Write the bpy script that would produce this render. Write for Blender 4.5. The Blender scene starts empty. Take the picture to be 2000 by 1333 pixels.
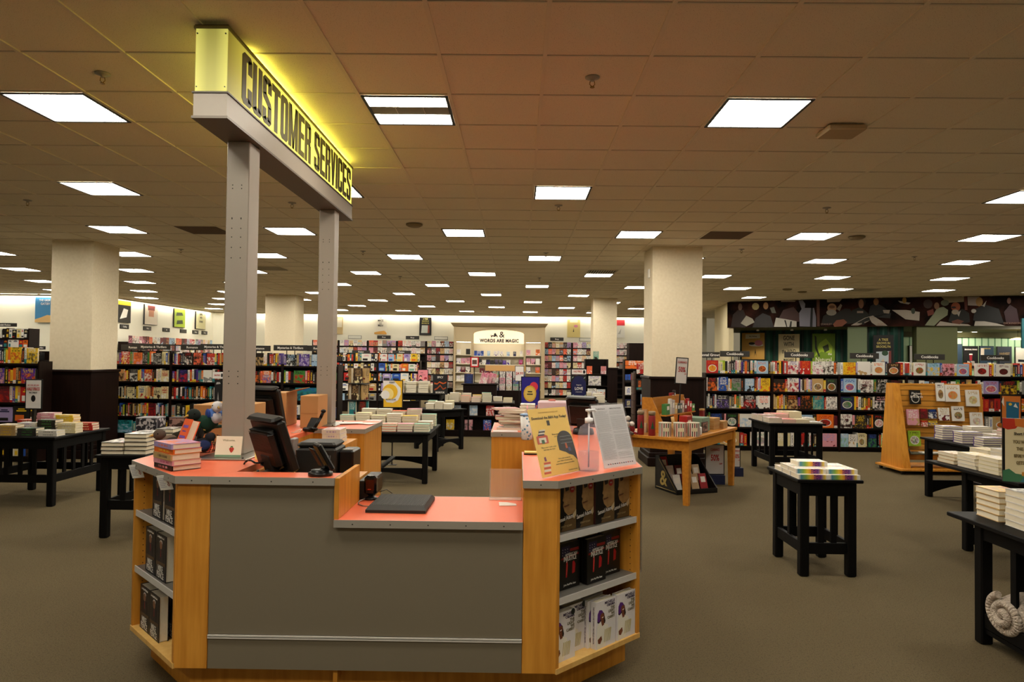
import bpy, math, random
from mathutils import Vector, Matrix
random.seed(11)
scene = bpy.context.scene
LC = scene.collection
# ---------------------------------------------------------------- camera
EYE, CEIL = 1.65, 3.384
FOC, YAW, PITCH, ROLL = 1368.85, .0093591, .0227935, .0114005   # focal length in pixels of a 2000 px wide frame
_f = Vector((-math.sin(YAW)*math.cos(PITCH), math.cos(YAW)*math.cos(PITCH), math.sin(PITCH)))
_r0 = Vector((math.cos(YAW), math.sin(YAW), 0)); _u0 = _r0.cross(_f)
_r = _r0*math.cos(ROLL)+_u0*math.sin(ROLL); _u = _u0*math.cos(ROLL)-_r0*math.sin(ROLL)
cd = bpy.data.cameras.new('camera'); cam = bpy.data.objects.new('camera', cd); LC.objects.link(cam)
cam.matrix_world = Matrix(((_r.x,_u.x,-_f.x,0),(_r.y,_u.y,-_f.y,0),(_r.z,_u.z,-_f.z,EYE),(0,0,0,1)))
cd.sensor_width = 36; cd.lens = FOC/2000*36; cd.clip_start = .05; cd.clip_end = 200
scene.camera = cam
def ray(px, py): return _f+_r*((px-1000)/FOC)+_u*((666.5-py)/FOC)
def at_y(px, py, Y): d = ray(px,py); return d*(Y/d.y)+Vector((0,0,EYE))
def at_z(px, py, z): d = ray(px,py); return d*((z-EYE)/d.z)+Vector((0,0,EYE))
# ---------------------------------------------------------------- world, exposure
w = bpy.data.worlds.new('world'); scene.world = w; w.use_nodes = True
w.node_tree.nodes['Background'].inputs[0].default_value = (.95,.80,.52,1)
w.node_tree.nodes['Background'].inputs[1].default_value = .16
vs = scene.view_settings
vs.view_transform = 'Standard'; vs.look = 'None'; vs.exposure = 0.42; vs.gamma = 1; vs.use_curve_mapping = False
try:
    scene.cycles.use_denoising = True
    scene.cycles.max_bounces = 6; scene.cycles.diffuse_bounces = 4; scene.cycles.glossy_bounces = 2
    scene.cycles.transparent_max_bounces = 6; scene.cycles.transmission_bounces = 4
    scene.cycles.sample_clamp_indirect = 4
except Exception: pass
PANEL_LIGHT = 27.0          # radiance of the ceiling troffers
LIGHT_COL = (1.0,.93,.79)
# ---------------------------------------------------------------- helpers
def C(h):
    h = h.lstrip('#'); v = [int(h[i:i+2],16)/255 for i in (0,2,4)]
    return tuple(x/12.92 if x<=.04045 else ((x+.055)/1.055)**2.4 for x in v)
class G:
    def __init__(s, name):
        s.m = bpy.data.materials.new(name); s.m.use_nodes = True
        s.t = s.m.node_tree; s.N = s.t.nodes; s.b = s.N['Principled BSDF']
    def n(s, ty, **k):
        x = s.N.new(ty)
        for a, v in k.items(): setattr(x, a, v)
        return x
    def set(s, sock, v):
        if isinstance(v, bpy.types.NodeSocket): s.t.links.new(v, sock)
        elif isinstance(v, tuple) and len(v)==3 and sock.type=='RGBA': sock.default_value = (*v,1)
        else: sock.default_value = v
    def m_(s, op, a, b=0., c=0.):
        x = s.n('ShaderNodeMath', operation=op)
        for i, v in enumerate((a,b,c)):
            if i < len(x.inputs): s.set(x.inputs[i], v)
        return x.outputs[0]
    def mix(s, f, a, b, mode='MIX'):
        x = s.n('ShaderNodeMix', data_type='RGBA', blend_type=mode)
        s.set(x.inputs[0], f); s.set(x.inputs[6], a); s.set(x.inputs[7], b); return x.outputs[2]
    def vec(s, a, b, c=0.):
        x = s.n('ShaderNodeCombineXYZ'); s.set(x.inputs[0],a); s.set(x.inputs[1],b); s.set(x.inputs[2],c); return x.outputs[0]
    def noise(s, v, sc, det=2., out=0):
        x = s.n('ShaderNodeTexNoise'); s.set(x.inputs['Vector'], v); x.inputs['Scale'].default_value = sc; x.inputs['Detail'].default_value = det
        return x.outputs[out]
    def coord(s, o='Object'): return s.n('ShaderNodeTexCoord').outputs[o]
    def sep(s, v): x = s.n('ShaderNodeSeparateXYZ'); s.set(x.inputs[0], v); return x.outputs
    def attr(s, name, o='Color'): return s.n('ShaderNodeAttribute', attribute_type='OBJECT', attribute_name=name).outputs[o]
    def between(s, v, lo, hi): return s.m_('MULTIPLY', s.m_('GREATER_THAN', v, lo), s.m_('LESS_THAN', v, hi))
    def bump(s, h, st, d=.01):
        x = s.n('ShaderNodeBump'); x.inputs['Strength'].default_value = st; x.inputs['Distance'].default_value = d
        s.set(x.inputs['Height'], h); s.set(s.b.inputs['Normal'], x.outputs[0])
    def done(s, col=None, rough=.6, metal=0., spec=.5):
        if col is not None: s.set(s.b.inputs['Base Color'], col)
        s.b.inputs['Roughness'].default_value = rough; s.b.inputs['Metallic'].default_value = metal
        s.b.inputs['Specular IOR Level'].default_value = spec
        return s.m
_mc = {}
def M(h, rough=.55, metal=0., spec=.4):
    k = (h, rough, metal, spec)
    if k not in _mc:
        g = G('paint_'+h.lstrip('#')); nz = g.noise(g.coord(), 40., 2.)
        c = C(h); _mc[k] = g.done(g.mix(g.m_('MULTIPLY', nz, .12), c, tuple(x*.7 for x in c)), rough, metal, spec)
    return _mc[k]
def wood(name, a, b, axis=2, rough=.38, sc=1., spec=.4):
    g = G(name); s3 = [22*sc,22*sc,22*sc]; s3[axis] = 1.6*sc
    mp = g.n('ShaderNodeMapping'); g.set(mp.inputs[0], g.coord()); mp.inputs['Scale'].default_value = s3
    n1 = g.noise(mp.outputs[0], 1.4, 5.); n2 = g.noise(g.coord(), 2.2, 3.)
    f = g.m_('MULTIPLY_ADD', n2, .5, g.m_('MULTIPLY', n1, .6))
    r = g.n('ShaderNodeMapRange'); g.set(r.inputs[0], f); r.inputs[1].default_value = .35; r.inputs[2].default_value = .75
    return g.done(g.mix(r.outputs[0], C(a), C(b)), rough, 0., spec)
def emis(name, col, st):
    g = G(name); g.b.inputs['Base Color'].default_value = (*col,1)
    g.b.inputs['Emission Color'].default_value = (*col,1); g.b.inputs['Emission Strength'].default_value = st; return g.m
def glassy(name, col, alpha, rough=.05):
    g = G(name); g.b.inputs['Base Color'].default_value = (*col,1); g.b.inputs['Alpha'].default_value = alpha
    g.b.inputs['Roughness'].default_value = rough; return g.m
class B:
    "collects shapes, then links them as one mesh object"
    def __init__(s): s.v = []; s.f = []; s.i = []; s.sm = []; s.mats = []; s.cur = 0; s.T = None
    def mat(s, m):
        if m not in s.mats: s.mats.append(m)
        s.cur = s.mats.index(m); return s
    def add(s, vs_, fs, smooth=False):
        o = len(s.v)
        s.v += [tuple(s.T @ Vector(p)) if s.T else tuple(p) for p in vs_]
        for f in fs: s.f.append([o+k for k in f]); s.i.append(s.cur); s.sm.append(smooth)
        return s
    def box(s, x0, x1, y0, y1, z0, z1, ch=0.):
        if ch <= 0:
            return s.add([(x,y,z) for x in (x0,x1) for y in (y0,y1) for z in (z0,z1)],
                [(0,1,3,2),(4,6,7,5),(0,4,5,1),(2,3,7,6),(0,2,6,4),(1,5,7,3)])
        c = min(ch, abs(x1-x0)/2.2, abs(y1-y0)/2.2, abs(z1-z0)/2.2); R = []
        for (z, k) in ((z0,c),(z0+c,0),(z1-c,0),(z1,c)):
            a = [(x0+k+c,y0+k),(x1-k-c,y0+k),(x1-k,y0+k+c),(x1-k,y1-k-c),(x1-k-c,y1-k),(x0+k+c,y1-k),(x0+k,y1-k-c),(x0+k,y0+k+c)]
            R.append([(x,y,z) for x,y in a])
        return s.loft(R)
    def loft(s, rings, cap=True, smooth=False):
        n = len(rings[0]); vs_ = [p for r in rings for p in r]; fs = []
        for a in range(len(rings)-1):
            for k in range(n): fs.append((a*n+k, a*n+(k+1)%n, (a+1)*n+(k+1)%n, (a+1)*n+k))
        o = len(s.v); s.add(vs_, fs, smooth)
        if cap:
            s.f += [[o+k for k in range(n-1,-1,-1)], [o+(len(rings)-1)*n+k for k in range(n)]]; s.i += [s.cur]*2; s.sm += [False]*2
        return s
    def prism(s, pts, z0, z1): return s.loft([[(x,y,z0) for x,y in pts],[(x,y,z1) for x,y in pts]])
    def lathe(s, prof, c=(0,0,0), n=20, smooth=True):
        return s.loft([[(c[0]+r*math.cos(2*math.pi*k/n), c[1]+r*math.sin(2*math.pi*k/n), c[2]+z) for k in range(n)] for r,z in prof], True, smooth)
    def cyl(s, a, b, r, r2=None, n=12, smooth=True):
        a = Vector(a); b = Vector(b); d = (b-a).normalized(); q = Vector((0,0,1)) if abs(d.z)<.9 else Vector((1,0,0))
        e = d.cross(q).normalized(); g = d.cross(e); r2 = r if r2 is None else r2
        return s.loft([[tuple(p+(e*math.cos(-2*math.pi*k/n)+g*math.sin(-2*math.pi*k/n))*rr) for k in range(n)] for p,rr in ((a,r),(b,r2))], True, smooth)
    def tube(s, pts, r, n=8):
        for a, b in zip(pts, pts[1:]): s.cyl(a, b, r, n=n)
        return s
    def ell(s, c, r, n=14, m=8):
        pr = []
        rings = []
        for j in range(m+1):
            t = -math.pi/2+math.pi*j/m; q = max(math.cos(t), .02)
            rings.append([(c[0]+r[0]*q*math.cos(2*math.pi*k/n), c[1]+r[1]*q*math.sin(2*math.pi*k/n), c[2]+r[2]*math.sin(t)) for k in range(n)])
        return s.loft(rings, True, True)
    def build(s, name, parent=None, loc=None, rz=0., origin=True):
        me = bpy.data.meshes.new(name)
        off = Vector((0,0,0))
        if origin and parent is None and loc is None and s.v:
            xs, ys, zs = zip(*s.v); off = Vector(((min(xs)+max(xs))/2, (min(ys)+max(ys))/2, min(zs)))
        me.from_pydata([tuple(Vector(p)-off) for p in s.v], [], s.f)
        for m in s.mats: me.materials.append(m)
        me.polygons.foreach_set('material_index', s.i); me.polygons.foreach_set('use_smooth', s.sm)
        me.update(); o = bpy.data.objects.new(name, me); LC.objects.link(o)
        o.location = off if loc is None else loc
        if rz: o.rotation_euler.z = rz
        if parent is not None: o.parent = parent
        return o
def tag(o, label=None, cat=None, group=None, kind=None):
    if label: o['label'] = label
    if cat: o['category'] = cat
    if group: o['group'] = group
    if kind: o['kind'] = kind
    return o
def root(name, loc, label, cat, group=None, rz=0.):
    o = bpy.data.objects.new(name, None); LC.objects.link(o); o.empty_display_size = .1
    o.location = loc; o.rotation_euler.z = rz
    return tag(o, label, cat, group)
def struct(b, name): return tag(b.build(name), kind='structure')
def bx(m, *a, ch=0.): return B().mat(m).box(*a, ch=ch)
_tx = {}
def text(s, size, mat, parent=None, loc=(0,0,0), rot=(math.pi/2,0,0), name='lettering', sx=1., align='CENTER', bold=0., ext=.0008, sp=1.):
    "real lettering as a mesh, written along local x"
    k = (s, size, sx, align, bold, ext, sp, mat.name)
    if k not in _tx:
        cu = bpy.data.curves.new('t', 'FONT'); cu.body = s; cu.size = size; cu.align_x = align; cu.align_y = 'CENTER'
        cu.extrude = ext; cu.offset = bold; cu.space_character = sp; cu.space_line = .95; cu.resolution_u = 5 if size > .1 else 2
        to = bpy.data.objects.new('t', cu); LC.objects.link(to); bpy.context.view_layer.update()
        me = bpy.data.meshes.new_from_object(to.evaluated_get(bpy.context.evaluated_depsgraph_get()))
        bpy.data.objects.remove(to); bpy.data.curves.remove(cu)
        for v in me.vertices: v.co.x *= sx
        me.materials.clear(); me.materials.append(mat); _tx[k] = me
    o = bpy.data.objects.new(name, _tx[k]); LC.objects.link(o); o.location = loc; o.rotation_euler = rot
    if parent is not None: o.parent = parent
    return o
ORD = 'first second third fourth fifth sixth seventh eighth ninth tenth eleventh twelfth thirteenth fourteenth fifteenth sixteenth seventeenth eighteenth nineteenth twentieth'.split()
def nth(k):
    if k < 20: return ORD[k]
    t = {2:'twenty',3:'thirty',4:'forty',5:'fifty'}[(k+1)//10]
    return t+'-'+ORD[(k+1)%10-1] if (k+1)%10 else {3:'thirtieth',4:'fortieth',5:'fiftieth'}[(k+1)//10]
# ---------------------------------------------------------------- materials
def m_carpet():
    g = G('carpet'); c = g.coord()
    n1 = g.noise(c, 170., 2.); n2 = g.noise(c, 1.1, 3.); n3 = g.noise(c, 75., 1.)
    f = g.mix(n1, C('#3b3223'), C('#85775a')); f = g.mix(g.m_('MULTIPLY', n2, .35), f, C('#443a28'))
    f = g.mix(g.m_('MULTIPLY', g.m_('GREATER_THAN', n3, .62), .35), f, C('#37322a'))
    g.bump(n1, .6, .01); return g.done(f, .95, spec=.1)
def m_ceiling():
    g = G('ceiling_tile'); c = g.coord()
    n1 = g.noise(c, 190., 2.); n2 = g.noise(c, .6, 2.)
    f = g.mix(g.m_('GREATER_THAN', n1, .66), C('#efe5d0'), C('#a89a80'))
    f = g.mix(g.m_('MULTIPLY', n2, .3), f, C('#d6c9ae'))
    s_ = g.sep(c)
    def seam_shade(v, o):
        q = g.m_('FRACT', g.m_('DIVIDE', g.m_('SUBTRACT', v, o), .6096)); q = g.m_('ABSOLUTE', g.m_('SUBTRACT', q, .5))
        return g.m_('GREATER_THAN', q, .484)
    e = g.m_('MAXIMUM', seam_shade(s_[0], .1337), seam_shade(s_[1], 4.0))
    f = g.mix(g.m_('MULTIPLY', e, .85), f, C('#4a3722'))  # shadow of the tile edges beside the tees, put into the tile colour
    g.bump(n1, .3, .004); return g.done(f, .95, spec=.1)
def m_wallpaper():
    g = G('woven_wallpaper'); c = g.coord(); s_ = g.sep(c)
    a = g.m_('SINE', g.m_('MULTIPLY', g.m_('ADD', s_[0], s_[1]), 330.)); b = g.m_('SINE', g.m_('MULTIPLY', s_[2], 250.))
    n = g.noise(c, 30., 3.); f = g.m_('MULTIPLY_ADD', g.m_('MULTIPLY', a, b), .12, g.m_('MULTIPLY', n, .6))
    return g.done(g.mix(f, C('#ece0c6'), C('#c9b894')), .8, spec=.2)
MAT = dict(
    carpet=m_carpet(), ceil=m_ceiling(), paper=m_wallpaper(),
    maple=wood('maple_veneer', '#e2a040', '#b8741f'), mapleh=wood('maple_veneer_flat', '#e6a848', '#c07c28', 0),
    pale=wood('pale_maple', '#f0c878', '#dda858'), oak=wood('clearance_oak', '#cc8a30', '#a8661c', 0),
    dark=wood('espresso_wood', '#20100b', '#100705', 2, .5, 1., .15), darkh=wood('espresso_wood_flat', '#1a0d09', '#0c0604', 0, .5, 1., .15),
    black=M('#070606', .6, 0., .15), blackg=M('#0a0a0b', .32, 0., .3), blackm=M('#1b1a19', .6), lam=M('#e8704c', .4), grey=M('#79705e', .45, 0., .4),
    metal=M('#a49e93', .42, .25), steel=M('#aaa69e', .3, .9), shelfm=M('#cfcdc9', .4, .05), postm=M('#a1988c', .45, .15),
    white=M('#e9e6de', .6), cream=M('#e6dfc6', .8), wall=M('#efebd8', .9, 0., .1), niche=M('#b9a684', .7), sign=M('#34322f', .5),
    let=M('#f2efe8', .6), kraft=M('#b98a55', .85), screen=M('#0a0a0c', .15), pages=None)
def m_pages():
    g = G('page_block'); s_ = g.sep(g.coord('Generated')); st = g.noise(g.vec(g.m_('MULTIPLY', s_[0], 2.), g.m_('MULTIPLY', s_[1], 2.), g.m_('MULTIPLY', s_[2], 60.)), 3., 1.)
    return g.done(g.mix(st, C('#d8ccb0'), C('#f0e8d4')), .9, spec=.1)
MAT['pages'] = m_pages()
def m_cover(kind):
    "printed cover; colours c1 c2 c3 and seed sd are properties of each book"
    g = G('printed_cover_'+kind); s_ = g.sep(g.coord('Generated')); x = s_[0]; v = s_[1] if kind=='flat' else s_[2]
    c1, c2, c3 = g.attr('c1'), g.attr('c2'), g.attr('c3'); sd = g.attr('sd', 'Fac')
    if kind == 'spine':
        n = g.noise(g.vec(g.m_('MULTIPLY_ADD', x, 3., sd), g.m_('MULTIPLY', v, 26.), sd), 1.6, 0.)
        t = g.m_('MULTIPLY', g.m_('MULTIPLY', g.between(x, .27, .73), g.between(v, .22, .84)), g.m_('GREATER_THAN', n, .5))
        a = g.mix(t, c1, c2)
        a = g.mix(g.m_('LESS_THAN', v, g.m_('MULTIPLY', g.m_('FRACT', g.m_('MULTIPLY', sd, 7.3)), .3)), a, c3)
        dot = g.m_('MULTIPLY', g.between(x, .3, .7), g.between(v, .04, .09)); a = g.mix(dot, a, c2)
        return g.done(a, .4)
    row = g.m_('FRACT', g.m_('MULTIPLY', v, 11.)); rid = g.m_('FLOOR', g.m_('MULTIPLY', v, 11.))
    n = g.noise(g.vec(g.m_('MULTIPLY', x, 11.), g.m_('MULTIPLY_ADD', rid, 3.7, sd), sd), 1.5, 0.)
    t = g.m_('MULTIPLY', g.m_('MULTIPLY', g.between(x, .14, .86), g.between(row, .2, .75)), g.m_('GREATER_THAN', n, .47))
    pv = g.vec(g.m_('ADD', x, sd), v, sd)
    if kind == 'food':
        d = g.m_('SQRT', g.m_('ADD', g.m_('POWER', g.m_('SUBTRACT', x, .5), 2.), g.m_('MULTIPLY', g.m_('POWER', g.m_('SUBTRACT', v, .38), 2.), 1.7)))
        vo = g.n('ShaderNodeTexVoronoi'); g.set(vo.inputs['Vector'], pv); vo.inputs['Scale'].default_value = 7.
        fd = g.mix(vo.outputs['Distance'], c3, c2); fd = g.mix(.35, fd, vo.outputs['Color'], 'SOFT_LIGHT')
        a = g.mix(g.m_('LESS_THAN', d, .37), c1, (.75,.72,.65)); a = g.mix(g.m_('LESS_THAN', d, .31), a, fd)
        t = g.m_('MULTIPLY', t, g.between(v, .74, .93)); return g.done(g.mix(t, a, c2), .35)
    if kind == 'plain':
        t = g.m_('MULTIPLY', t, g.m_('GREATER_THAN', v, .45)); b = g.between(g.noise(pv, 3., 1.), .56, .8)
        a = g.mix(g.m_('MULTIPLY', b, g.m_('LESS_THAN', v, .42)), c1, c3); return g.done(g.mix(t, a, c2), .35)
    n1 = g.noise(pv, 4.5, 2.); n2 = g.noise(pv, 9., 3.)
    r_ = g.n('ShaderNodeMapRange'); g.set(r_.inputs[0], n1); r_.inputs[1].default_value = .42; r_.inputs[2].default_value = .62
    a = g.mix(r_.outputs[0], c1, c3); r_ = g.n('ShaderNodeMapRange'); g.set(r_.inputs[0], n2); r_.inputs[1].default_value = .55; r_.inputs[2].default_value = .7
    a = g.mix(g.m_('MULTIPLY', r_.outputs[0], .7), a, c2)
    if kind != 'flat': a = g.mix(g.m_('GREATER_THAN', v, .68), a, c1)
    t = g.m_('MULTIPLY', t, g.m_('GREATER_THAN', v, .7)); res = g.mix(t, a, c2)
    if kind == 'flat':   # spine edge: plain colour with a short title
        up = g.m_('GREATER_THAN', g.m_('ABSOLUTE', g.sep(g.coord('Normal'))[2]), .5)
        tn = g.m_('MULTIPLY', g.m_('MULTIPLY', g.between(x, .2, .75), g.between(s_[2], .3, .7)), g.m_('GREATER_THAN', g.noise(g.vec(g.m_('MULTIPLY', x, 24.), sd, 0.), 1.6, 0.), .48))
        res = g.mix(up, g.mix(tn, c1, c2), res)
    return g.done(res, .35)
COV = {k: m_cover(k) for k in ('spine','art','plain','food','flat')}
COL = dict(w=('white','#e6e2da'), c=('cream','#dccf9f'), k=('black','#151311'), r=('red','#b4201a'), o=('orange','#dd6a1e'), y=('yellow','#e3bb22'),
    g=('green','#3c8038'), l=('lime green','#93b52a'), b=('blue','#2450a8'), n=('navy','#1b2148'), p=('pink','#d795a2'), v=('purple','#4c2d8c'),
    t=('teal','#1f7f86'), s=('grey','#858380'), m=('maroon','#681420'), d=('dark brown','#382315'), a=('tan','#bd9c68'), u=('pale blue','#9dbbd6'),
    h=('charcoal','#2e2c2c'), i=('coral','#ee6f4d'), e=('mint green','#7fae98'), q=('magenta','#b01c62'), j=('lilac','#a493c4'))
def rgb(k): return C(COL[k][1])
def unit(kind, mc):
    "closed book filling a unit box: spine faces -y when upright, cover faces -y when shown, cover up when flat"
    b = B(); t = .1
    if kind == 'spine':
        b.mat(mc).loft([[(0,.02,z),(.12,0,z),(.88,0,z),(1,.02,z),(1,1,z),(1-t,1,z),(1-t,.05,z),(t,.05,z),(t,1,z),(0,1,z)] for z in (0,1)])
        b.mat(MAT['pages']).box(t,1-t,.05,.97,.015,.985)
    elif kind == 'shown':
        b.mat(mc).loft([[(0,.1,z),(.02,0,z),(1,0,z),(1,t,z),(.04,t,z),(.04,1-t,z),(1,1-t,z),(1,1,z),(0,1,z)] for z in (0,1)])
        b.mat(MAT['pages']).box(.04,.98,t,1-t,.015,.985)
    else:   # flat, spine on the +y side
        b.mat(mc).loft([[(x,1,0),(x,1,1),(x,0,1),(x,0,.9),(x,.94,.9),(x,.94,.1),(x,0,.1),(x,0,0)] for x in (0,1)])
        b.mat(MAT['pages']).box(.012,.988,.015,.94,.1,.9)
    me = b.build('unit', loc=(0,0,0)); m = me.data; bpy.data.objects.remove(me); return m
UN = {('spine','spine'): unit('spine', COV['spine'])}
for k in ('art','plain','food'): UN[('shown',k)] = unit('shown', COV[k])
UN[('flat','flat')] = unit('flat', COV['flat'])
def book(name, pose, style, loc, dims, cols, rz=0., tilt=0., label=None, cat='book', group=None, parent=None, ry=0.):
    o = bpy.data.objects.new(name, UN[(pose,style)]); LC.objects.link(o)
    o.location = loc; o.scale = dims; o.rotation_euler = (tilt, ry, rz)
    for k, ch in zip(('c1','c2','c3'), cols): o[k] = rgb(ch)
    o['sd'] = random.random()*9
    if parent is not None: o.parent = parent
    return tag(o, label, cat, group)
# ---------------------------------------------------------------- room shell
T = .6096; GX, GY = .1337, 4.0
def P2(v): return (v.x, v.y)
tag(bx(MAT['carpet'], -18, 17, -4, 30, -.1, 0).build('floor', None, (0,0,0)), kind='structure')
tag(bx(MAT['ceil'], -18, 17, -4, 30, CEIL+.006, CEIL+.1).build('ceiling', None, (0,0,0)), kind='structure')
tee = M('#e6dbc4', .6)
b = B().mat(tee)
for i in range(-29, 28):
    x = GX+i*T; b.box(x-.012, x+.012, -4, 29.2, CEIL-.002, CEIL+.0058)
struct(b, 'trim_1')
b = B().mat(tee)
for j in range(-13, 42):
    y = GY+j*T; b.box(-18, 17, y-.006, y+.006, CEIL-.0005, CEIL+.0059)
struct(b, 'trim_2')
Q0 = at_z(1397, 606, CEIL)
struct(bx(MAT['wall'], -12.9, Q0.x+.9, 29.2, 29.35, 0, CEIL+.05), 'wall_back')
struct(bx(MAT['wall'], -12.95, -12.8, 21.2, 29.2, 0, CEIL+.05), 'wall_left')
struct(bx(MAT['wall'], -18, -12.8, 21.2, 21.35, 0, CEIL+.05), 'wall_far_left')
A0, A1, A2, A3 = (6.35,21.15), (9.8,19.25), (13.15,18.1), (16.6,17.1)
q0 = (Q0.x, min(Q0.y, 29.0))
olive = M('#57552f', .8); oliveL = M('#6d7a5e', .7)
struct(B().mat(olive).prism([A0,A1,A2,A3,(16.6,29),q0], 2.6, CEIL+.02), 'wall_right')
struct(B().mat(M('#c9bd9a',.85)).prism([(A0[0]-.02,A0[1]),(A0[0]+.12,A0[1]),(q0[0]+.12,q0[1]),(q0[0]-.02,q0[1])], 0, CEIL+.01), 'wall_right_return')
def off(p, d=1.): return (p[0]+.44*d, p[1]+.9*d)
teal = G('fluted_teal'); s_ = teal.sep(teal.coord()); sn = teal.m_('SINE', teal.m_('MULTIPLY', s_[0], 26.)); teal.bump(sn, .9, .04)
MAT['teal'] = teal.done(teal.mix(teal.m_('GREATER_THAN', sn, .55), C('#1c4a40'), C('#0e2822')), .6)
gs = G('striped_green'); s_ = gs.sep(gs.coord()); sn = gs.m_('SINE', gs.m_('MULTIPLY', s_[0], 30.))
MAT['gstripe'] = gs.done(gs.mix(gs.m_('GREATER_THAN', sn, .8), C('#a4c4a2'), C('#4f7a5c')), .7)
t0, t1 = off(A0, 2.2), (10.9, 20.9)
struct(B().mat(MAT['teal']).prism([t0,t1,(t1[0],t1[1]+.1),(t0[0],t0[1]+.1)], 0, 2.6), 'wall_teal')
def mural_pt(px, py, d=0.):
    "point where the pixel's ray meets the upright plane of the mural, moved d towards the viewer"
    r_ = ray(px, py)
    for a, c in ((A0,A1),(A1,A2),(A2,A3)):
        ux, uy = c[0]-a[0], c[1]-a[1]; t = (a[0]*uy-a[1]*ux)/(r_.x*uy-r_.y*ux)
        X, Y = r_.x*t, r_.y*t
        if X <= c[0]+1e-6 or c == A3: break
    L = math.hypot(ux, uy); nx, ny = uy/L, -ux/L
    return Vector((X+nx*d, Y+ny*d, EYE+r_.z*t))
def seg_wall(px0, px1, z0, z1, thick, m, d=0.):
    p, q = mural_pt(px0, 640, d), mural_pt(px1, 640, d); n = Vector((p.y-q.y, q.x-p.x)).normalized()*thick
    return B().mat(m).prism([(p.x,p.y),(q.x,q.y),(q.x+n.x,q.y+n.y),(p.x+n.x,p.y+n.y)], z0, z1)
struct(seg_wall(1655, 1693, 0, 2.6, .5, oliveL, -.05), 'pillar_cafe_left')
struct(seg_wall(1693, 1769, 0, 2.6, .1, MAT['teal'], -.3), 'wall_teal_short')
struct(seg_wall(1791, 1871, 0, 2.6, .6, M('#5f6340', .5), -.05), 'pillar_cafe_middle')
struct(bx(MAT['gstripe'], 10.9, 16.6, 22.6, 22.7, 0, 2.6), 'wall_cafe')
struct(bx(M('#3b3a1c', .8), 10.9, 16.6, 22.5, 22.6, 2.44, 2.6), 'wall_cafe_header')
# ---------------------------------------------------------------- columns
def column(x0, x1, y0, y1, n):
    struct(bx(MAT['paper'], x0, x1, y0, y1, 1.36, CEIL+.01), 'column_'+n)
    b = B().mat(MAT['dark']).box(x0-.025, x1+.025, y0-.025, y1+.025, .2, 1.33).box(x0-.05, x1+.05, y0-.05, y1+.05, 1.33, 1.375, ch=.012)
    b.box(x0-.07, x1+.07, y0-.07, y1+.07, 0, .14, ch=.012).box(x0-.045, x1+.045, y0-.045, y1+.045, .14, .21, ch=.01)
    struct(b, 'column_wainscot_'+n)
column(2.06, 2.83, 10.83, 11.55, 'right'); column(-7.29, -6.64, 10.83, 11.54, 'left')
column(-7.38, -6.5, 20.3, 21.1, 'far_left'); column(2.16, 2.84, 20.3, 21.0, 'far_right')
o = bx(MAT['white'], 2.03, 2.058, 11.0, 11.07, 2.92, 3.06, ch=.006).build('wall_sensor'); tag(o, 'small white box fixed high on the right wallpapered column', 'sensor')
# ---------------------------------------------------------------- ceiling lights
MAT['glow'] = emis('lit_louver', LIGHT_COL, PANEL_LIGHT); MAT['lrefl'] = M('#80806a', .4)
def light_mesh():
    fr = B().mat(M('#0c0c10', .4)); e = T/2-.014
    for a in ((-e,e,-e,-e+.02),(-e,e,e-.02,e),(-e,-e+.02,-e+.02,e-.02),(e-.02,e,-e+.02,e-.02)): fr.box(*a, -.004, .004)
    di = B().mat(MAT['glow']).box(-e+.02, e-.02, -e+.02, e-.02, .001, .003)
    lv = B().mat(M('#d8d4c8', .3))
    for k in (-1, 1):
        lv.box(-e+.02, e-.02, k*e/3-.0022, k*e/3+.0022, -.002, .001); lv.box(k*e/3-.0022, k*e/3+.0022, -e+.02, e-.02, -.002, .001)
    return fr.build('f', loc=(0,0,0)), di.build('d', loc=(0,0,0)), lv.build('l', loc=(0,0,0))
_lm = [o.data for o in light_mesh()]
for o in list(LC.objects):
    if o.name in ('f','d','l'): bpy.data.objects.remove(o)
dk = B(); e = T/2-.034
dk.mat(MAT['glow']).box(-e, e, .07, e, .001, .003).box(-e, e, -e, -.085, .001, .003).mat(MAT['lrefl']).box(-e, e, -.085, .07, .001, .003)
dko = dk.build('d2', loc=(0,0,0)); dkm = dko.data; bpy.data.objects.remove(dko)
cells = []
for j in range(-11, 39, 4):
    for i in range(-26, 27):
        if (j % 8 == 1 and i % 4 == 2 and True) or (j % 8 == 5 and i % 4 == 0): cells.append((i, j))
FRONT = ((-4,-3),(0,-3),(-6,-7),(-2,-7),(2,-7))
n_l = 0; rows = {}
for i, j in cells:
    if j % 8 == 5 and j == 5 and i % 8 != 0 and i != -4: continue
    x, y = GX+(i+.5)*T, GY+(j+.5)*T
    if j < -7 or (j < 1 and (i, j) not in FRONT): continue
    if j >= 1 and (abs(x) > y*.80+.8 or x < -17.5): continue
    if y > 20.8 and x < -12.6: continue
    if x > 6.2 and y > 21.15-(x-6.35)*.5-.5: continue
    if any(a-.3 < x < c+.3 and d-.3 < y < f+.3 for a,c,d,f in ((2.06,2.83,10.83,11.55),(-7.29,-6.64,10.83,11.54),(-7.38,-6.5,20.3,21.1),(2.16,2.84,20.3,21.0))): continue
    rows.setdefault(j, []).append((i, x, y))
first = None
for j in sorted(rows):
    for k, (i, x, y) in enumerate(sorted(rows[j])):
        lab = f'lit square ceiling light, {nth(k)} from the left in the {nth(sorted(rows).index(j))} row from the front'
        if (i, j) == (-2, 1): lab = 'ceiling light with a dark unlit middle band between two lit strips'
        r_ = root('ceiling_light', (x, y, CEIL-.003), lab, 'ceiling light', 'square ceiling lights')
        for nm, me in zip(('frame','diffuser','louver'), _lm):
            o = bpy.data.objects.new(nm, dkm if (i, j) == (-2, 1) and nm == 'diffuser' else me); LC.objects.link(o); o.parent = r_
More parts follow.
